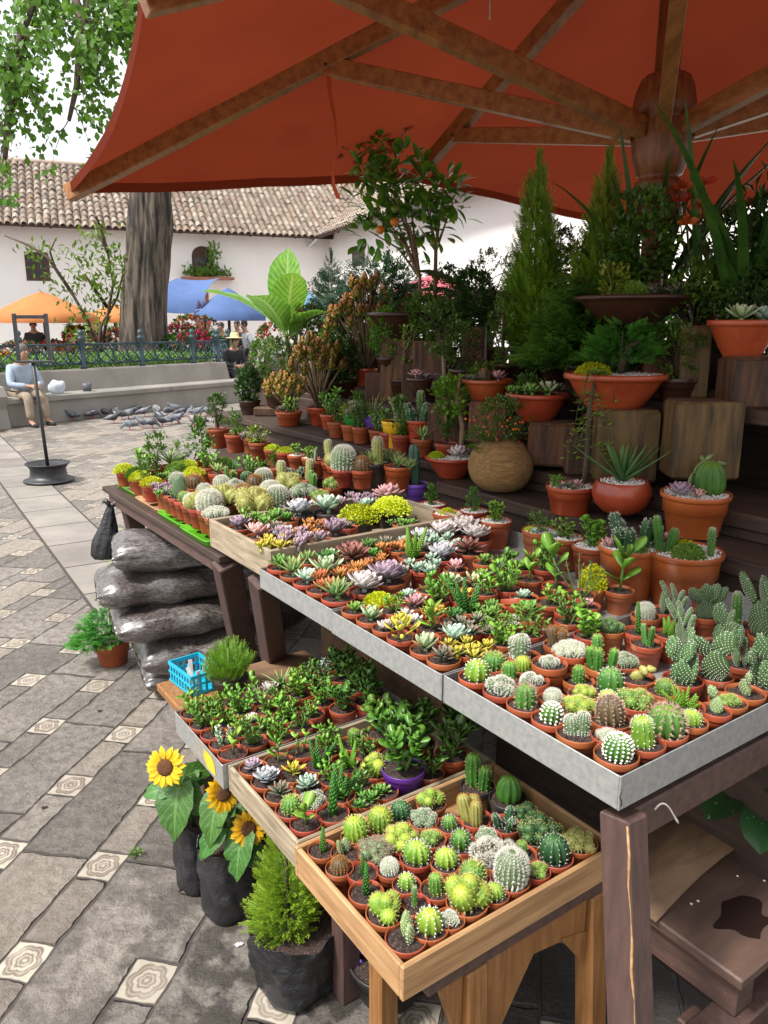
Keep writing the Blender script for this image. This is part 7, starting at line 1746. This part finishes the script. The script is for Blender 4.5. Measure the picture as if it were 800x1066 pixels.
# ------------------------------------------------------------------ old building
ZE = 5.2
E0 = V((-14.1, 29.9, ZE)); E1 = V((-2.85, 34.4, ZE)); U1 = (E1-E0).normalized(); V1_ = V((-U1.y, U1.x, 0)); U2 = V((V1_.x, V1_.y, 0))*-1     # U2: right wing runs toward the camera
bd = thing('old_building', 'long whitewashed colonial building with clay tile roof across the square', 'building', (0, 0, 0))
def roof(E, u, v, L, depth, rise, part, seed, ext0=0):
    mb = MB(); rr = random.Random(seed); cw = .27; rl = .40; nc = int(L/cw); sl = math.hypot(depth, rise); nr = int(sl/rl); up = (v*depth+UP*rise)/sl; nn = u.cross(up); nn = nn if nn.z > 0 else -nn
    for c in range(nc):
        for k in range(nr):
            s0 = E+u*(c*cw+ext0+rr.uniform(-.012, .012))+up*(k*rl-.03); t = rr.random(); jz = rr.uniform(-.012, .02)
            A, Bq = [], []
            for i in range(6):
                x = i/5; h = math.sin(PI*x)*.085+.01
                A.append(s0+u*(x*cw*.80)+nn*(h+.045+jz)); Bq.append(s0+u*(x*cw*.74+.008)+up*(rl*1.08)+nn*(h*.9+.012+jz))
            mb.bridge(mb.ring(A, t), mb.ring(Bq, t), 0, False)
            A, Bq = [], []
            for i in range(3):
                x = i/2; h = -.02*math.sin(PI*x); A.append(s0+u*(cw*.74+x*cw*.3)+nn*(h+.03)); Bq.append(s0+u*(cw*.74+x*cw*.3)+up*(rl*1.05)+nn*(h+.008))
            mb.bridge(mb.ring(A, t*.5), mb.ring(Bq, t*.5), 0, False)
    b = mb.ring([E+u*ext0-nn*.06, E+u*(L+ext0)-nn*.06, E+u*(L+ext0)+up*sl-nn*.06, E+u*ext0+up*sl-nn*.06], .2); mb.face(b)
    return mb.build(part, M['rtile'], bd), up, sl, nn
r1, up1, sl1, nn1 = roof(E0-U1*12, U1, V1_, 12+(E1-E0).length+4.5, 4.4, 2.95, 'roof', 1)
r2, up2, sl2, nn2 = roof(E1+U1*0+V1_*4.5, U2, U1, 27, 4.4, 2.95, 'roof', 2)
mb = MB(); mb.tube([E0-U1*12+up1*sl1+nn1*.03, E1+U1*4.5+up1*sl1+nn1*.03], .13, 8); mb.build('ridge', M['ridge'], r1); mb = MB(); mb.tube([E1+V1_*4.5+up2*sl2+nn2*.03, E1+U2*23+up2*sl2+nn2*.03], .13, 8); mb.build('ridge', M['ridge'], r2)
OV = .75
def wall(p, u, n, L, h, part):
    mb = MB(); q = [p, p+u*L, p+u*L-n*.5, p-n*.5]; lo = mb.ring([V((a.x, a.y, 0)) for a in q]); hi = mb.ring([V((a.x, a.y, h)) for a in q]); mb.bridge(lo, hi); mb.face(hi); mb.face(lo[::-1]); return mb.build(part, M['stucco'], bd, False)
wp1 = E0-U1*12+V1_*OV; wp2 = E1+V1_*OV+U1*OV
wall(wp1, U1, -V1_, 12+(E1-E0).length+OV, ZE+.25, 'wall'); wall(wp2, U2, -U1, 27, ZE+.25, 'wall')
for E, u, v, L, up_ in ((E0-U1*12, U1, V1_, 12+(E1-E0).length, up1), (E1+U2*.2, U2, U1, 22, up2)):
    k = .4
    while k < L: mb = MB(); mb.beam(E+u*k+up_*.08-UP*.06, E+u*k+up_*.95-UP*.06, .10, .13, 0, UP, 0); mb.build('rafter', M['rafter'], bd, False); k += .78 if L < 20.1 else .95
    mb = MB(); mb.beam(E+up_*.02-UP*.02, E+u*L+up_*.02-UP*.02, .05, .09, 0, UP, 0); mb.build('eave_board', M['rafter'], bd, False)
def onwall(x, y, w=1): return on_plane(x, y, wp1 if w == 1 else wp2, V1_ if w == 1 else U1)
def window(x0, y0, x1, y1, w, arch=False, panes=2):
    u, v = (U1, -V1_) if w == 1 else (U2, -U1)
    a = onwall(x0, y1, w); b = onwall(x1, y1, w); Hh = onwall(x0, y0, w).z-a.z; Wd_ = (b-a).length; uu = (b-a).normalized(); uu.z = 0
    mb = MB(); pr = [(0, 0), (Wd_, 0), (Wd_, Hh)]+([] if not arch else [(Wd_*(.5+.5*math.cos(q*PI/8)), Hh+Wd_*.45*math.sin(q*PI/8)) for q in range(1, 8)])+[(0, Hh)]
    f = mb.ring([a+uu*s+UP*z+v*.012 for s, z in pr]); bk = mb.ring([a+uu*s+UP*z-v*.1 for s, z in pr]); mb.bridge(bk, f); mb.face(f); wd = mb.build('window', M['winwood'], bd, False)
    g_ = .10*Wd_
    for i in range(panes):
        mb = MB(); s0 = g_+(Wd_-2*g_)*i/panes; s1 = g_+(Wd_-2*g_)*(i+1)/panes-g_*.6
        q = mb.ring([a+uu*s0+UP*(Hh*.1)+v*.016, a+uu*s1+UP*(Hh*.1)+v*.016, a+uu*s1+UP*(Hh*.92)+v*.016, a+uu*s0+UP*(Hh*.92)+v*.016]); mb.face(q); mb.build('pane', M['dark'], wd, False)
        mb = MB(); 
        for q in (.35, .62): mb.beam(a+uu*s0+UP*(Hh*q)+v*.02, a+uu*s1+UP*(Hh*q)+v*.02, .02, .03, 0, UP, 0)
        mb.build('glazing_bar', M['winwood'], wd, False)
    return a, b, uu, v
window(28, 262, 53, 292, 1); a, b, uu, v = window(201, 266, 223, 290, 1, True); window(367, 257, 380, 278, 2, panes=1)
mb = MB(); mb.beam(a-uu*.5+v*.28, b+uu*.75+v*.28, .5, .10, 0, UP, 0); mb.build('balcony_ledge', M['brick'], bd, False)
t = thing('window_box_plant', 'hanging greenery on the ledge of the arched window', 'plant', a+v*.3); mb = MB(); rr = random.Random(5)
for i in range(260):
    c = uu*rr.uniform(-.4, 1.5)+UP*(.06+abs(rr.gauss(0, .16))); qleaf(mb, c, jit(UP, .9, rr), jit(UP, .8, rr), .2, .09)
for i in range(150): qleaf(mb, uu*(.8+rr.gauss(0, .14))+UP*rr.uniform(.1, 1.35)+v*.1, jit(UP, .9, rr), jit(UP, .8, rr), .2, .09)
mb.build('foliage', M['l_ground'], t)
a = onwall(204, 343, 1); b = onwall(219, 343, 1); mb = MB(); q = mb.ring([a+v*.01, b+v*.01, V((b.x, b.y, onwall(204, 300).z))+v*.01, V((a.x, a.y, onwall(204, 300).z))+v*.01]); mb.face(q); mb.build('door', M['brick'], bd, False)
for x in (95, 128):
    a = onwall(x, 343); mb = MB(); mb.box((-.35, -.06, 0), (.35, .0, 2.0), 0, Matrix.Translation((a.x, a.y, 0))); mb.build('door', M['brick'], bd, False)
g0 = E1+V1_*.15-U1*.0+V((0, 0, -.1)); mb = MB(); gp = at_depth(313, 268, g0.y+.7); mb.tube([E1+UP*-.05, gp+UP*.25+V((.25, -.05, .1)), gp+UP*.1, V((gp.x, gp.y, 0))], .055, 8); mb.build('drain_pipe', M['white'], bd)
for x in (140, 60):
    a = onwall(x, 318)
# ------------------------------------------------------------------ flower market in the distance
def far_umbrella(label, x, ytop, ybot, xl, Y, m, name='parasol', n=8, square=False):
    ap = at_depth(x, ytop, Y); el = at_depth(xl, ybot, Y); r = abs(ap.x-el.x); h = ap.z-el.z; base = V((ap.x, ap.y, 0)); t = thing(name, label, 'umbrella', base)
    mb = MB(); rings = []
    for k in range(6):
        u = k/5; rings.append(mb.ring([V((math.cos(2*PI*i/24)*r*u*(1-.05*abs(math.sin(n*PI*i/24))**.5), math.sin(2*PI*i/24)*r*u*(1-.05*abs(math.sin(n*PI*i/24))**.5), ap.z-h*(u**1.15))) for i in range(24)]))
    for a, b in zip(rings, rings[1:]): mb.bridge(a, b)
    hem = mb.ring([V(mb.v[i])-UP*.16 for i in rings[-1]]); mb.bridge(rings[-1], hem); mb.build('canopy', m, t)
    mb = MB(); mb.tube([(0, 0, 0), (0, 0, ap.z-.03)], .045, 8); mb.build('pole', M['rafter'], t)
    for i in range(n):
        mb = MB(); a = 2*PI*i/n; mb.beam(V((0, 0, ap.z-.07)), V((math.cos(a)*r*.97, math.sin(a)*r*.97, ap.z-h-.03)), .03, .04, 0, UP, 0); mb.build('rib', M['rafter'], t)
    return t
cv = lambda n, c: mat(n, c, rough=.85, scale=3, trans=.35, var=.06)
c_or = cv('orange_canvas', (.66,.25,.08)); c_bl = cv('blue_canvas', (.11,.19,.42)); c_sk = cv('sky_blue_canvas', (.22,.42,.60)); c_pk = cv('pink_canvas', (.75,.16,.20))
far_umbrella('bright orange parasol over the flower stalls at the left edge', 43, 303, 330, -12, 22.5, c_or); far_umbrella('second orange parasol partly hidden behind the ash trunk', 118, 316, 331, 84, 26.5, c_or)
bu = far_umbrella('blue parasol with peaked top right of the ash trunk', 237, 299, 328, 200, 24, c_bl)
far_umbrella('sky blue parasol showing behind the dumb cane leaves', 312, 297, 318, 285, 25, c_sk); far_umbrella('pink parasol showing behind the orange tree pot', 452, 285, 306, 400, 19, c_pk)
# flat blue awning with a small emblem
a0 = at_depth(165, 310, 23.5); a1 = at_depth(214, 318, 23.5); t = thing('blue_awning', 'slack blue tarpaulin awning with a small red and white mark next to the blue parasol', 'awning', (0, 0, 0)); mb = MB(); rows = []
for i in range(9):
    u = i/8; x = a0.x+(a1.x-a0.x)*u; sag = -.12*math.sin(PI*u); rows.append(mb.ring([(x, a0.y+2.2, 3.05+sag*.5), (x, a0.y+1, 2.85+sag), (x, a0.y, 2.42+sag+(a1.z-a0.z)*u*0), (x, a0.y-.02, 1.98+sag*.5)]))
for p, q in zip(rows, rows[1:]): mb.bridge(p, q, 0, False)
cn = mb.build('canopy', c_bl, t); mb = MB(); e = V((a1.x-.14, a0.y-.04, 2.16))
for p, q in ((V((-.12, 0, -.1)), V((-.05, 0, .13))), (V((-.05, 0, .13)), V((.02, 0, -.08))), (V((.02, 0, -.08)), V((.10, 0, .12)))): mb.beam(e+p, e+q, .012, .035, 0, V((0, 1, 0)), 0)
mb.build('emblem', M['petal_r'], cn, False); mb = MB(); mb.beam(e+V((-.14, -.01, -.14)), e+V((.14, -.01, -.10)), .01, .03, 0, V((0, 1, 0)), 0); mb.build('emblem', M['white'], cn, False)
for x in (a0.x+.05, a1.x-.05): mb = MB(); mb.tube([(x, a0.y+.05, 0), (x, a0.y+.05, 2.3)], .03, 6); mb.build('pole', M['rafter'], t)
# flower displays: tiered bunches
def flowers(label, x, y, Y, w, h, pms, seed):
    p = at_depth(x, y, Y); p = V((p.x, p.y, max(0, 0))); zc = at_depth(x, y, Y).z; t = thing('flower_display', label, 'flowers', p); rr = random.Random(seed)
    mb = MB(); mb.lathe([(.001, 0), (w*.30, 0), (w*.36, max(.2, zc-h*.55)), (.001, max(.2, zc-h*.55))], 12); mb.build('bucket', M['blackpot'], t)
    mb = MB(); fl = [MB() for _ in pms]
    for i in range(230):
        d = jit(UP*.2, 1, rr); c = V((d.x*w*.5, d.y*w*.4, zc+d.z*h*.5)); qleaf(mb, c, jit(d, .8, rr), jit(UP, .8, rr), .15, .07)
    for i in range(75):
        d = jit(V((0, -.5, .6)), .9, rr); c = V((d.x*w*.52, d.y*w*.42, zc+d.z*h*.54)); f = fl[i % len(pms)]
        for j in range(5): qleaf(f, c, jit(d, .9, rr), jit(UP, .9, rr), .085, .06)
    mb.build('foliage', M['l_dark'], t)
    for f, pm in zip(fl, pms): f.build('blossom', M[pm], t)
FD = [('dark red foliage display by the parasol pole', 70, 372, 20, .9, .5, ('petal_r', 'petal_o')), ('mixed pink bunches under the left orange parasol', 22, 370, 19.5, 1.0, .6, ('petal_p', 'petal_w', 'petal_o')), ('yellow and orange bunches at the far left edge', 4, 380, 18.5, .8, .5, ('petal_y', 'petal_o')),
 ('white roses in a bunch behind the young tree', 88, 362, 20.5, .7, .5, ('petal_w', 'petal_p')), ('deep red bunches left of the white roses', 54, 366, 21.5, .9, .5, ('petal_r', 'petal_p')), ('crimson blossoms hung behind the slender tree', 82, 350, 23, .8, .5, ('petal_r',)), ('pink carnations next to the young tree', 106, 361, 20, .6, .5, ('petal_p', 'petal_w')),
 ('dusky red bunches left of the ash trunk', 122, 355, 22, .9, .6, ('petal_r', 'petal_o')), ('bright pink blossoms right of the ash trunk', 208, 356, 19.5, 1.2, .45, ('petal_p', 'petal_r')), ('red blossoms above the pink ones', 190, 352, 21, 1.0, .6, ('petal_r', 'petal_p')), ('brown and green dried bunches under the blue parasol', 203, 341, 23, 1.3, .6, ('petal_o', 'petal_r')), ('magenta blossoms by the hatted man', 222, 358, 19.8, .6, .4, ('petal_p',)),
 ('orange blossoms seen beside the dumb cane', 288, 352, 20, .9, .7, ('petal_o', 'petal_r')), ('green shrubby display right of the trunk base', 178, 362, 19.8, .9, .5, ('l_ground', 'l_ash'))]
for i, (lb_, x, y, Y, w, h, pm) in enumerate(FD): flowers(lb_, x, y, Y, w, h, pm, 50+i)
bx = at_depth(8, 360, 24); 
# ------------------------------------------------------------------ people
def skin(name, pts, edges, m, parent, sub=2, root=0):
    me = bpy.data.meshes.new(name); me.from_pydata([p[0] for p in pts], edges, []); o = bpy.data.objects.new(name, me); col.objects.link(o); o.parent = parent
    sk = o.modifiers.new('skin', 'SKIN'); sk.use_smooth_shade = True
    for i, p in enumerate(pts):
        r = p[1]; o.data.skin_vertices[0].data[i].radius = (r, r) if not hasattr(r, '__len__') else r
        o.data.skin_vertices[0].data[i].use_root = i == root
    ss = o.modifiers.new('sub', 'SUBSURF'); ss.levels = sub; ss.render_levels = sub; me.materials.append(m); return o
skinm = mat('skin', (.36,.20,.13), (.30,.16,.10), rough=.55, scale=12)
shirt = lambda n, c: mat(n, c, rough=.85, scale=9, bump=.3, bscale=12)
def person(label, loc, rz, sit, top_m, leg_m, shoe_m, hair_m, hat=None, hands=True, lean=.0, scale=1.0):
    t = thing('person', label, 'person', loc, rz); t.scale = (scale,)*3
    # local: facing -y; z up; pelvis height
    hz = .52 if sit else .92; pel = V((0, 0, hz)); ch = V((0, -.06-lean, hz+.36)); nk = V((0, -.08-lean*1.3, hz+.52)); hd = V((0, -.13-lean*1.6, hz+.66))
    pts = [(pel, (.15, .115)), (pel.lerp(ch, .5), (.145, .11)), (ch, (.165, .115)), (nk, .055), (hd-UP*.03+V((0, -.01, 0)), (.072, .082)), (hd+UP*.075, (.072, .085))]; ed = [(0, 1), (1, 2), (2, 3), (3, 4), (4, 5)]
    segs = {'arm': [], 'leg': []}
    for s in (1, -1):
        sh = V((.19*s, ch.y+.01, hz+.42)); el = V((.26*s, -.14-lean, hz+.16)) if sit else V((.25*s, .02, hz+.14)); wr = V((.07*s, -.36-lean, hz+.14)) if sit else V((.27*s, -.08, hz-.10)); pm = wr+(V((-.03*s, -.07, 0)) if sit else V((0, -.01, -.08)))
        i = len(pts); pts += [(sh, .062), (el, .046), (wr, .032), (pm, (.030, .038))]; ed += [(2, i), (i, i+1), (i+1, i+2), (i+2, i+3)]
        for k in range(5):
            d = (pm-wr).normalized(); x = V((-.6*s, .1, .3)) if sit else V((0, 1, 0)); off = x.normalized()*(k-1.7)*.019
            tip = pm+d*(.07 if k else .045)+off*1.4+(V((0, 0, -.03)) if sit else V((0, 0, 0))); j = len(pts); pts += [(pm+d*.02+off, .0105), (tip, .008)]; ed += [(i+3, j), (j, j+1)]
        segs['arm'].append((sh, el, wr))
        hp = V((.09*s, 0, hz-.02)); kn = V((.13*s, -.43, hz-.01)) if sit else V((.10*s, -.04, .50)); an = V((.14*s, -.46, .09)) if sit else V((.11*s, .03+.04*s, .09)); toe = an+V((.02*s, -.16, -.045))
        i = len(pts); pts += [(hp, .095), (kn, .062), (an, .042), (toe, (.036, .03))]; ed += [(0, i), (i, i+1), (i+1, i+2), (i+2, i+3)]; segs['leg'].append((hp, kn, an, toe))
    body = skin('body', pts, ed, skinm, t)
    # clothes as slightly larger skins
    p2 = [(pel-UP*.02, (.172, .135)), (pel.lerp(ch, .5), (.168, .132)), (ch, (.188, .135)), (nk-UP*.05, .075)]; e2 = [(0, 1), (1, 2), (2, 3)]
    for sh, el, wr in segs['arm']: i = len(p2); p2 += [(sh, .078), (el, .062), (wr+(el-wr)*.12, .046)]; e2 += [(2, i), (i, i+1), (i+1, i+2)]
    skin('shirt', p2, e2, top_m, t)
    p2 = [(pel+UP*.03, (.17, .132))]; e2 = []
    for hp, kn, an, toe in segs['leg']: i = len(p2); p2 += [(hp, .112), (kn, .080), (an+UP*.03, .064)]; e2 += [(0, i), (i, i+1), (i+1, i+2)]
    skin('trousers', p2, e2, leg_m, t)
    for hp, kn, an, toe in segs['leg']: skin('shoe', [(an-UP*.02, (.055, .05)), (an+V((0, -.08, -.04)), (.05, .042)), (toe+V((0, -.04, 0)), (.042, .034))], [(0, 1), (1, 2)], shoe_m, t)
    # head details
    mb = MB(); ribball(mb, None, hd+V((0, .022, .05)), .089, .20, 8, 0, random.Random(1), rows=10); mb.build('hair', hair_m, t)
    f = MB(); fy = hd.y-.095
    for s in (1, -1): octa(f, (.032*s, fy+.004, hd.z+.025), .010)
    f.build('eye', M['dark'], body); tag(body.children[-1], None, None, None, 'stuff')
    f = MB(); f.tube([(0, fy+.01, hd.z+.03), (0, fy-.018, hd.z-.005), (0, fy+.004, hd.z-.012)], [.008, .013, .008], 6); f.build('nose', skinm, body)
    f = MB(); f.tube([(-.024, fy+.008, hd.z-.042), (0, fy+.0, hd.z-.044), (.024, fy+.008, hd.z-.042)], .005, 5); f.build('mouth', mat('lips', (.25,.09,.07), rough=.5), body)
    for s in (1, -1): f = MB(); f.tube([(.078*s, hd.y-.01, hd.z+.04), (.090*s, hd.y+.005, hd.z+.015), (.078*s, hd.y-.005, hd.z-.015)], .012, 6); f.build('ear', skinm, body)
    if hat:
        f = MB(); f.lathe([(.19, -.012), (.20, 0), (.15, .008), (.098, .012), (.094, .07), (.08, .105), (.03, .112), (.001, .10)], 24, 0, hd+V((0, .012, .085))); f.build('hat', hat, t)
    return t
blk = shirt('black_cloth', (.018,.018,.022))
w0 = at(36, 420, .46); sp = fr0+DU*.42+DN*.26
person('seated man in pale blue shirt and tan trousers on the bench, head behind the sign', V((sp.x, sp.y, -.02)), math.atan2(-DN.y, -DN.x)+PI/2, True, shirt('pale_blue_shirt', (.33,.40,.50)), shirt('tan_trousers', (.30,.235,.17)), blk, mat('grey_hair', (.12,.11,.10), rough=.8), lean=.05)
hp = at_depth(240, 385, bend.y+1.2); q = bend+D2*.6+N2*-.28
hx = at_depth(241, 383, 17.6)
person('seated person in black jacket and straw hat at the far end of the planter', V((hx.x, hx.y, .06)), R(35), True, blk, blk, blk, mat('black_hair', (.02,.016,.014), rough=.6), hat=mat('straw_hat', (.62,.50,.27), (.5,.38,.18), rough=.8, scale=40), lean=.08)
for lb_, x, Y, rz, tm, lm, sc in (('standing person in white shirt walking past the flower stalls', 259, 21, R(-60), shirt('white_shirt', (.60,.62,.66)), shirt('grey_trousers', (.10,.10,.12)), 1.0), ('standing person in green under the blue parasol', 233, 22, R(-20), shirt('green_top', (.16,.27,.06)), blk, .97), ('dark haired person in black by the orange parasol pole', 36, 21.5, R(20), blk, blk, 1.0), ('person in red top between the flower bunches', 74, 25, R(0), shirt('red_top', (.36,.04,.05)), blk, .96), ('person in dark clothes near the ash trunk', 196, 25, R(10), shirt('dark_top', (.05,.035,.05)), blk, .98), ('person in black beside the white shirted one', 250, 23, R(-30), blk, blk, 1.0)):
    p = at_depth(x, 350, Y); person(lb_, V((p.x, p.y, 0)), rz, False, tm, lm, blk, mat('black_hair', (.02,.016,.014)), scale=sc)
# bags and cup beside the seated man
p = fr0+DU*1.05+DN*.22+UP*.462; mb = MB(); ribball(mb, None, (0, 0, .10), .15, .24, 7, .12, random.Random(2), rows=10)
for i, v in enumerate(mb.v): q = V(v); mb.v[i] = tuple(V((q.x, q.y*.7, max(.001, q.z*1.0)))*(1+.16*mnoise.noise(q*9)))
tag(mb.build('plastic_bag', mat('pale_bag', (.50,.58,.66), (.66,.68,.70), rough=.35, scale=9, trans=.3), None, True, p), 'pale bluish plastic bag on the bench beside the seated man', 'bag')
p = fr0+DU*1.62+DN*.2+UP*.462; mb = MB(); mb.lathe([(.001, 0), (.07, 0), (.085, .14), (.08, .14), (.066, .02), (.001, .02)], 14); tag(mb.build('bucket', mat('grey_tub', (.10,.10,.13), rough=.5), None, True, p), 'small dark grey tub on the bench right of the plastic bag', 'tub')
# pigeons
def pigeon_mesh(peck):
    mb = MB(); rings = []
    path = [(-.17, .075, .014, .006), (-.12, .085, .032, .012), (-.06, .105, .052, .042), (0, .115, .066, .060), (.05, .125, .060, .060), (.085, .15, .040, .042), (.105, .17, .026, .026), (.125, .19, .024, .024), (.145, .19, .016, .016), (.158, .187, .006, .006), (.175, .180, .002, .002)]
    if peck: path = path[:5]+[(.09, .11, .040, .042), (.12, .075, .026, .026), (.14, .055, .024, .024), (.152, .042, .016, .016), (.160, .032, .006, .006), (.168, .018, .002, .002)]
    for k, (x, z, w, h) in enumerate(path): rings.append([V((x, math.cos(2*PI*i/12)*w, z+math.sin(2*PI*i/12)*h)) for i in range(12)])
    mb.loft(rings, 0, True, [min(1, max(0, (k-4)/5)) for k in range(len(path))])
    return mb
pgm = mat('pigeon_feather', (.15,.16,.19), (.045,.045,.055), rough=.6, scale=14, rand=1.6, tip=(.05,.06,.075)); wing = mat('pigeon_wing', (.24,.25,.28), (.06,.06,.07), rough=.6, scale=10, rand=1.6)
PMS = [pgm, mat('dark_pigeon', (.045,.045,.055), (.02,.02,.025), rough=.6, scale=14, rand=.8, tip=(.03,.05,.045)), mat('pale_pigeon', (.34,.31,.30), (.12,.10,.10), rough=.6, scale=16, rand=1, tip=(.10,.09,.09))]
PM = [[pigeon_mesh(k).mesh('body', m_) for k in (False, True)] for m_ in PMS]
def wing_mb(s):
    mb = MB(); rings = []
    for x, z, w, h in ((-.14, .10, .004, .008), (-.09, .112, .010, .025), (-.02, .125, .013, .040), (.04, .128, .010, .036), (.065, .128, .003, .012)): rings.append([V((x, s*(.043+math.cos(2*PI*i/8)*w), z+math.sin(2*PI*i/8)*h)) for i in range(8)])
    mb.loft(rings); return mb
WM = [wing_mb(s).mesh('wing', wing) for s in (1, -1)]
mb = MB(); mb.tube([(.01, .02, .07), (.015, .022, .0)], .005, 5); mb.tube([(-.01, .022, .003), (.04, .024, .003)], .004, 4); LM = mb.mesh('leg', M['petal_p'])
PG = [(77, 438, 0, 200), (97, 436, 1, 30), (108, 434, 0, 170), (121, 433, 1, 100), (128, 437, 0, 190), (136, 448, 1, 185), (133, 436, 0, 20), (143, 431, 1, 60), (150, 446, 0, 190), (158, 446, 1, 350), (150, 434, 0, 10), (163, 431, 1, 120), (170, 444, 0, 200), (178, 442, 1, 10), (185, 441, 0, 340), (166, 438, 0, 150), (176, 433, 1, 220), (190, 434, 0, 30), (198, 432, 1, 90), (203, 443, 0, 190), (209, 444, 1, 200), (205, 434, 0, 0), (216, 433, 1, 160), (224, 432, 0, 200), (183, 430, 0, 200), (118, 441, 0, 10)]
spec_lab = {5: 'lone pigeon pecking nearest the market stall, apart from the flock', 0: 'leftmost pigeon by the feet of the seated man'}
for i, (x, y, pk, rz) in enumerate(PG):
    lbl = spec_lab.get(i, 'grey pigeon feeding among the flock in front of the concrete bench'); t = thing('pigeon', lbl, 'pigeon', at(x, y, 0), R(rz), 'pigeons feeding by the planter bench'); t.scale = (.95,)*3
    link('body', PM[(0, 1, 0, 2, 1, 0, 0, 1)[i % 8]][pk], t)
    for w in WM: link('wing', w, t)
    link('leg', LM, t); l2 = link('leg', LM, t, (0.005, -.042, 0))
# ------------------------------------------------------------------ labels that single out each potted plant
from collections import Counter
def lab(look, place): return (look+' '+place).strip()
cnt = Counter(lab(r[1], r[2]) for r in REG)
for r in REG:
    base = lab(r[1], r[2])
    if cnt[base] > 1:
        near = sorted((q for q in REG if q is not r and cnt[lab(q[1], q[2])] == 1), key=lambda q: (q[0].location-r[0].location).length)[0]
        base = base+' beside '+near[1]
    w = base.split()
    if len(w) > 16: base = ' '.join(w[:16])
    r[0]['label'] = base
    np_ = sum(1 for q in REG if q[2] == r[2])
    r[0]['group'] = r[3] or ('potted plants '+r[2] if np_ > 3 else 'potted plants on the stepped stand')
GR = {'sunflower': 'sunflowers in black bags', 'parasol': 'parasols over the flower market', 'flower_display': 'flower displays of the market', 'potted_orchid': 'strap leaved orchids by the pole', 'plastic_tray': 'plastic trays on the side table', 'bark_chip': 'bark chips on the paving'}
for o in list(scene.objects):
    k = o.name.split('.')[0]
    if not o.parent and k in GR and 'group' not in o: o['group'] = GR[k]
# ------------------------------------------------------------------ camera, light, air
cam = bpy.data.cameras.new('camera'); co = bpy.data.objects.new('camera', cam); col.objects.link(co)
co.location = (0, 0, HC); co.rotation_euler = (PI/2-TH, 0, 0); cam.sensor_fit = 'HORIZONTAL'; cam.sensor_width = 36; cam.lens = 36.0; cam.clip_start = .02; cam.clip_end = 400
scene.camera = co
SUN_EL, SUN_AZ = R(56), R(215)      # direction the light comes from: left, a little behind the camera
sv = V((math.cos(SUN_EL)*math.cos(SUN_AZ), math.cos(SUN_EL)*math.sin(SUN_AZ), math.sin(SUN_EL)))
sl = bpy.data.lights.new('sun', 'SUN'); sl.energy = 3.0; sl.angle = R(11); sl.color = (1, .965, .91); so = bpy.data.objects.new('sun', sl); col.objects.link(so); so.rotation_euler = sv.to_track_quat('Z', 'Y').to_euler()
w = bpy.data.worlds.new('World'); scene.world = w; w.use_nodes = True; nt = w.node_tree; nt.nodes.clear()
sky = nt.nodes.new('ShaderNodeTexSky'); sky.sky_type = 'NISHITA'; sky.sun_disc = False; sky.sun_elevation = SUN_EL; sky.sun_rotation = PI/2-SUN_AZ; sky.air_density = 1.0; sky.dust_density = 4.0; sky.ozone_density = 1.0
hs = nt.nodes.new('ShaderNodeHueSaturation'); hs.inputs['Saturation'].default_value = .22; hs.inputs['Value'].default_value = 1.0; nt.links.new(sky.outputs[0], hs.inputs['Color'])
mx = nt.nodes.new('ShaderNodeMix'); mx.data_type = 'RGBA'; mx.inputs['Factor'].default_value = .55; mx.inputs['B'].default_value = (8.5, 8.7, 9.0, 1); nt.links.new(hs.outputs[0], mx.inputs['A'])
bg = nt.nodes.new('ShaderNodeBackground'); bg.inputs['Strength'].default_value = .095; nt.links.new(mx.outputs['Result'], bg.inputs['Color'])
wo = nt.nodes.new('ShaderNodeOutputWorld'); nt.links.new(bg.outputs[0], wo.inputs['Surface'])
scene.view_settings.view_transform = 'Standard'; scene.view_settings.look = 'None'; scene.view_settings.exposure = 1.12; scene.view_settings.gamma = 1
scene.render.engine = 'CYCLES'; scene.cycles.use_denoising = True; scene.cycles.max_bounces = 7; scene.cycles.diffuse_bounces = 4; scene.cycles.transparent_max_bounces = 4; scene.cycles.sample_clamp_indirect = 6
scene.render.use_persistent_data = False
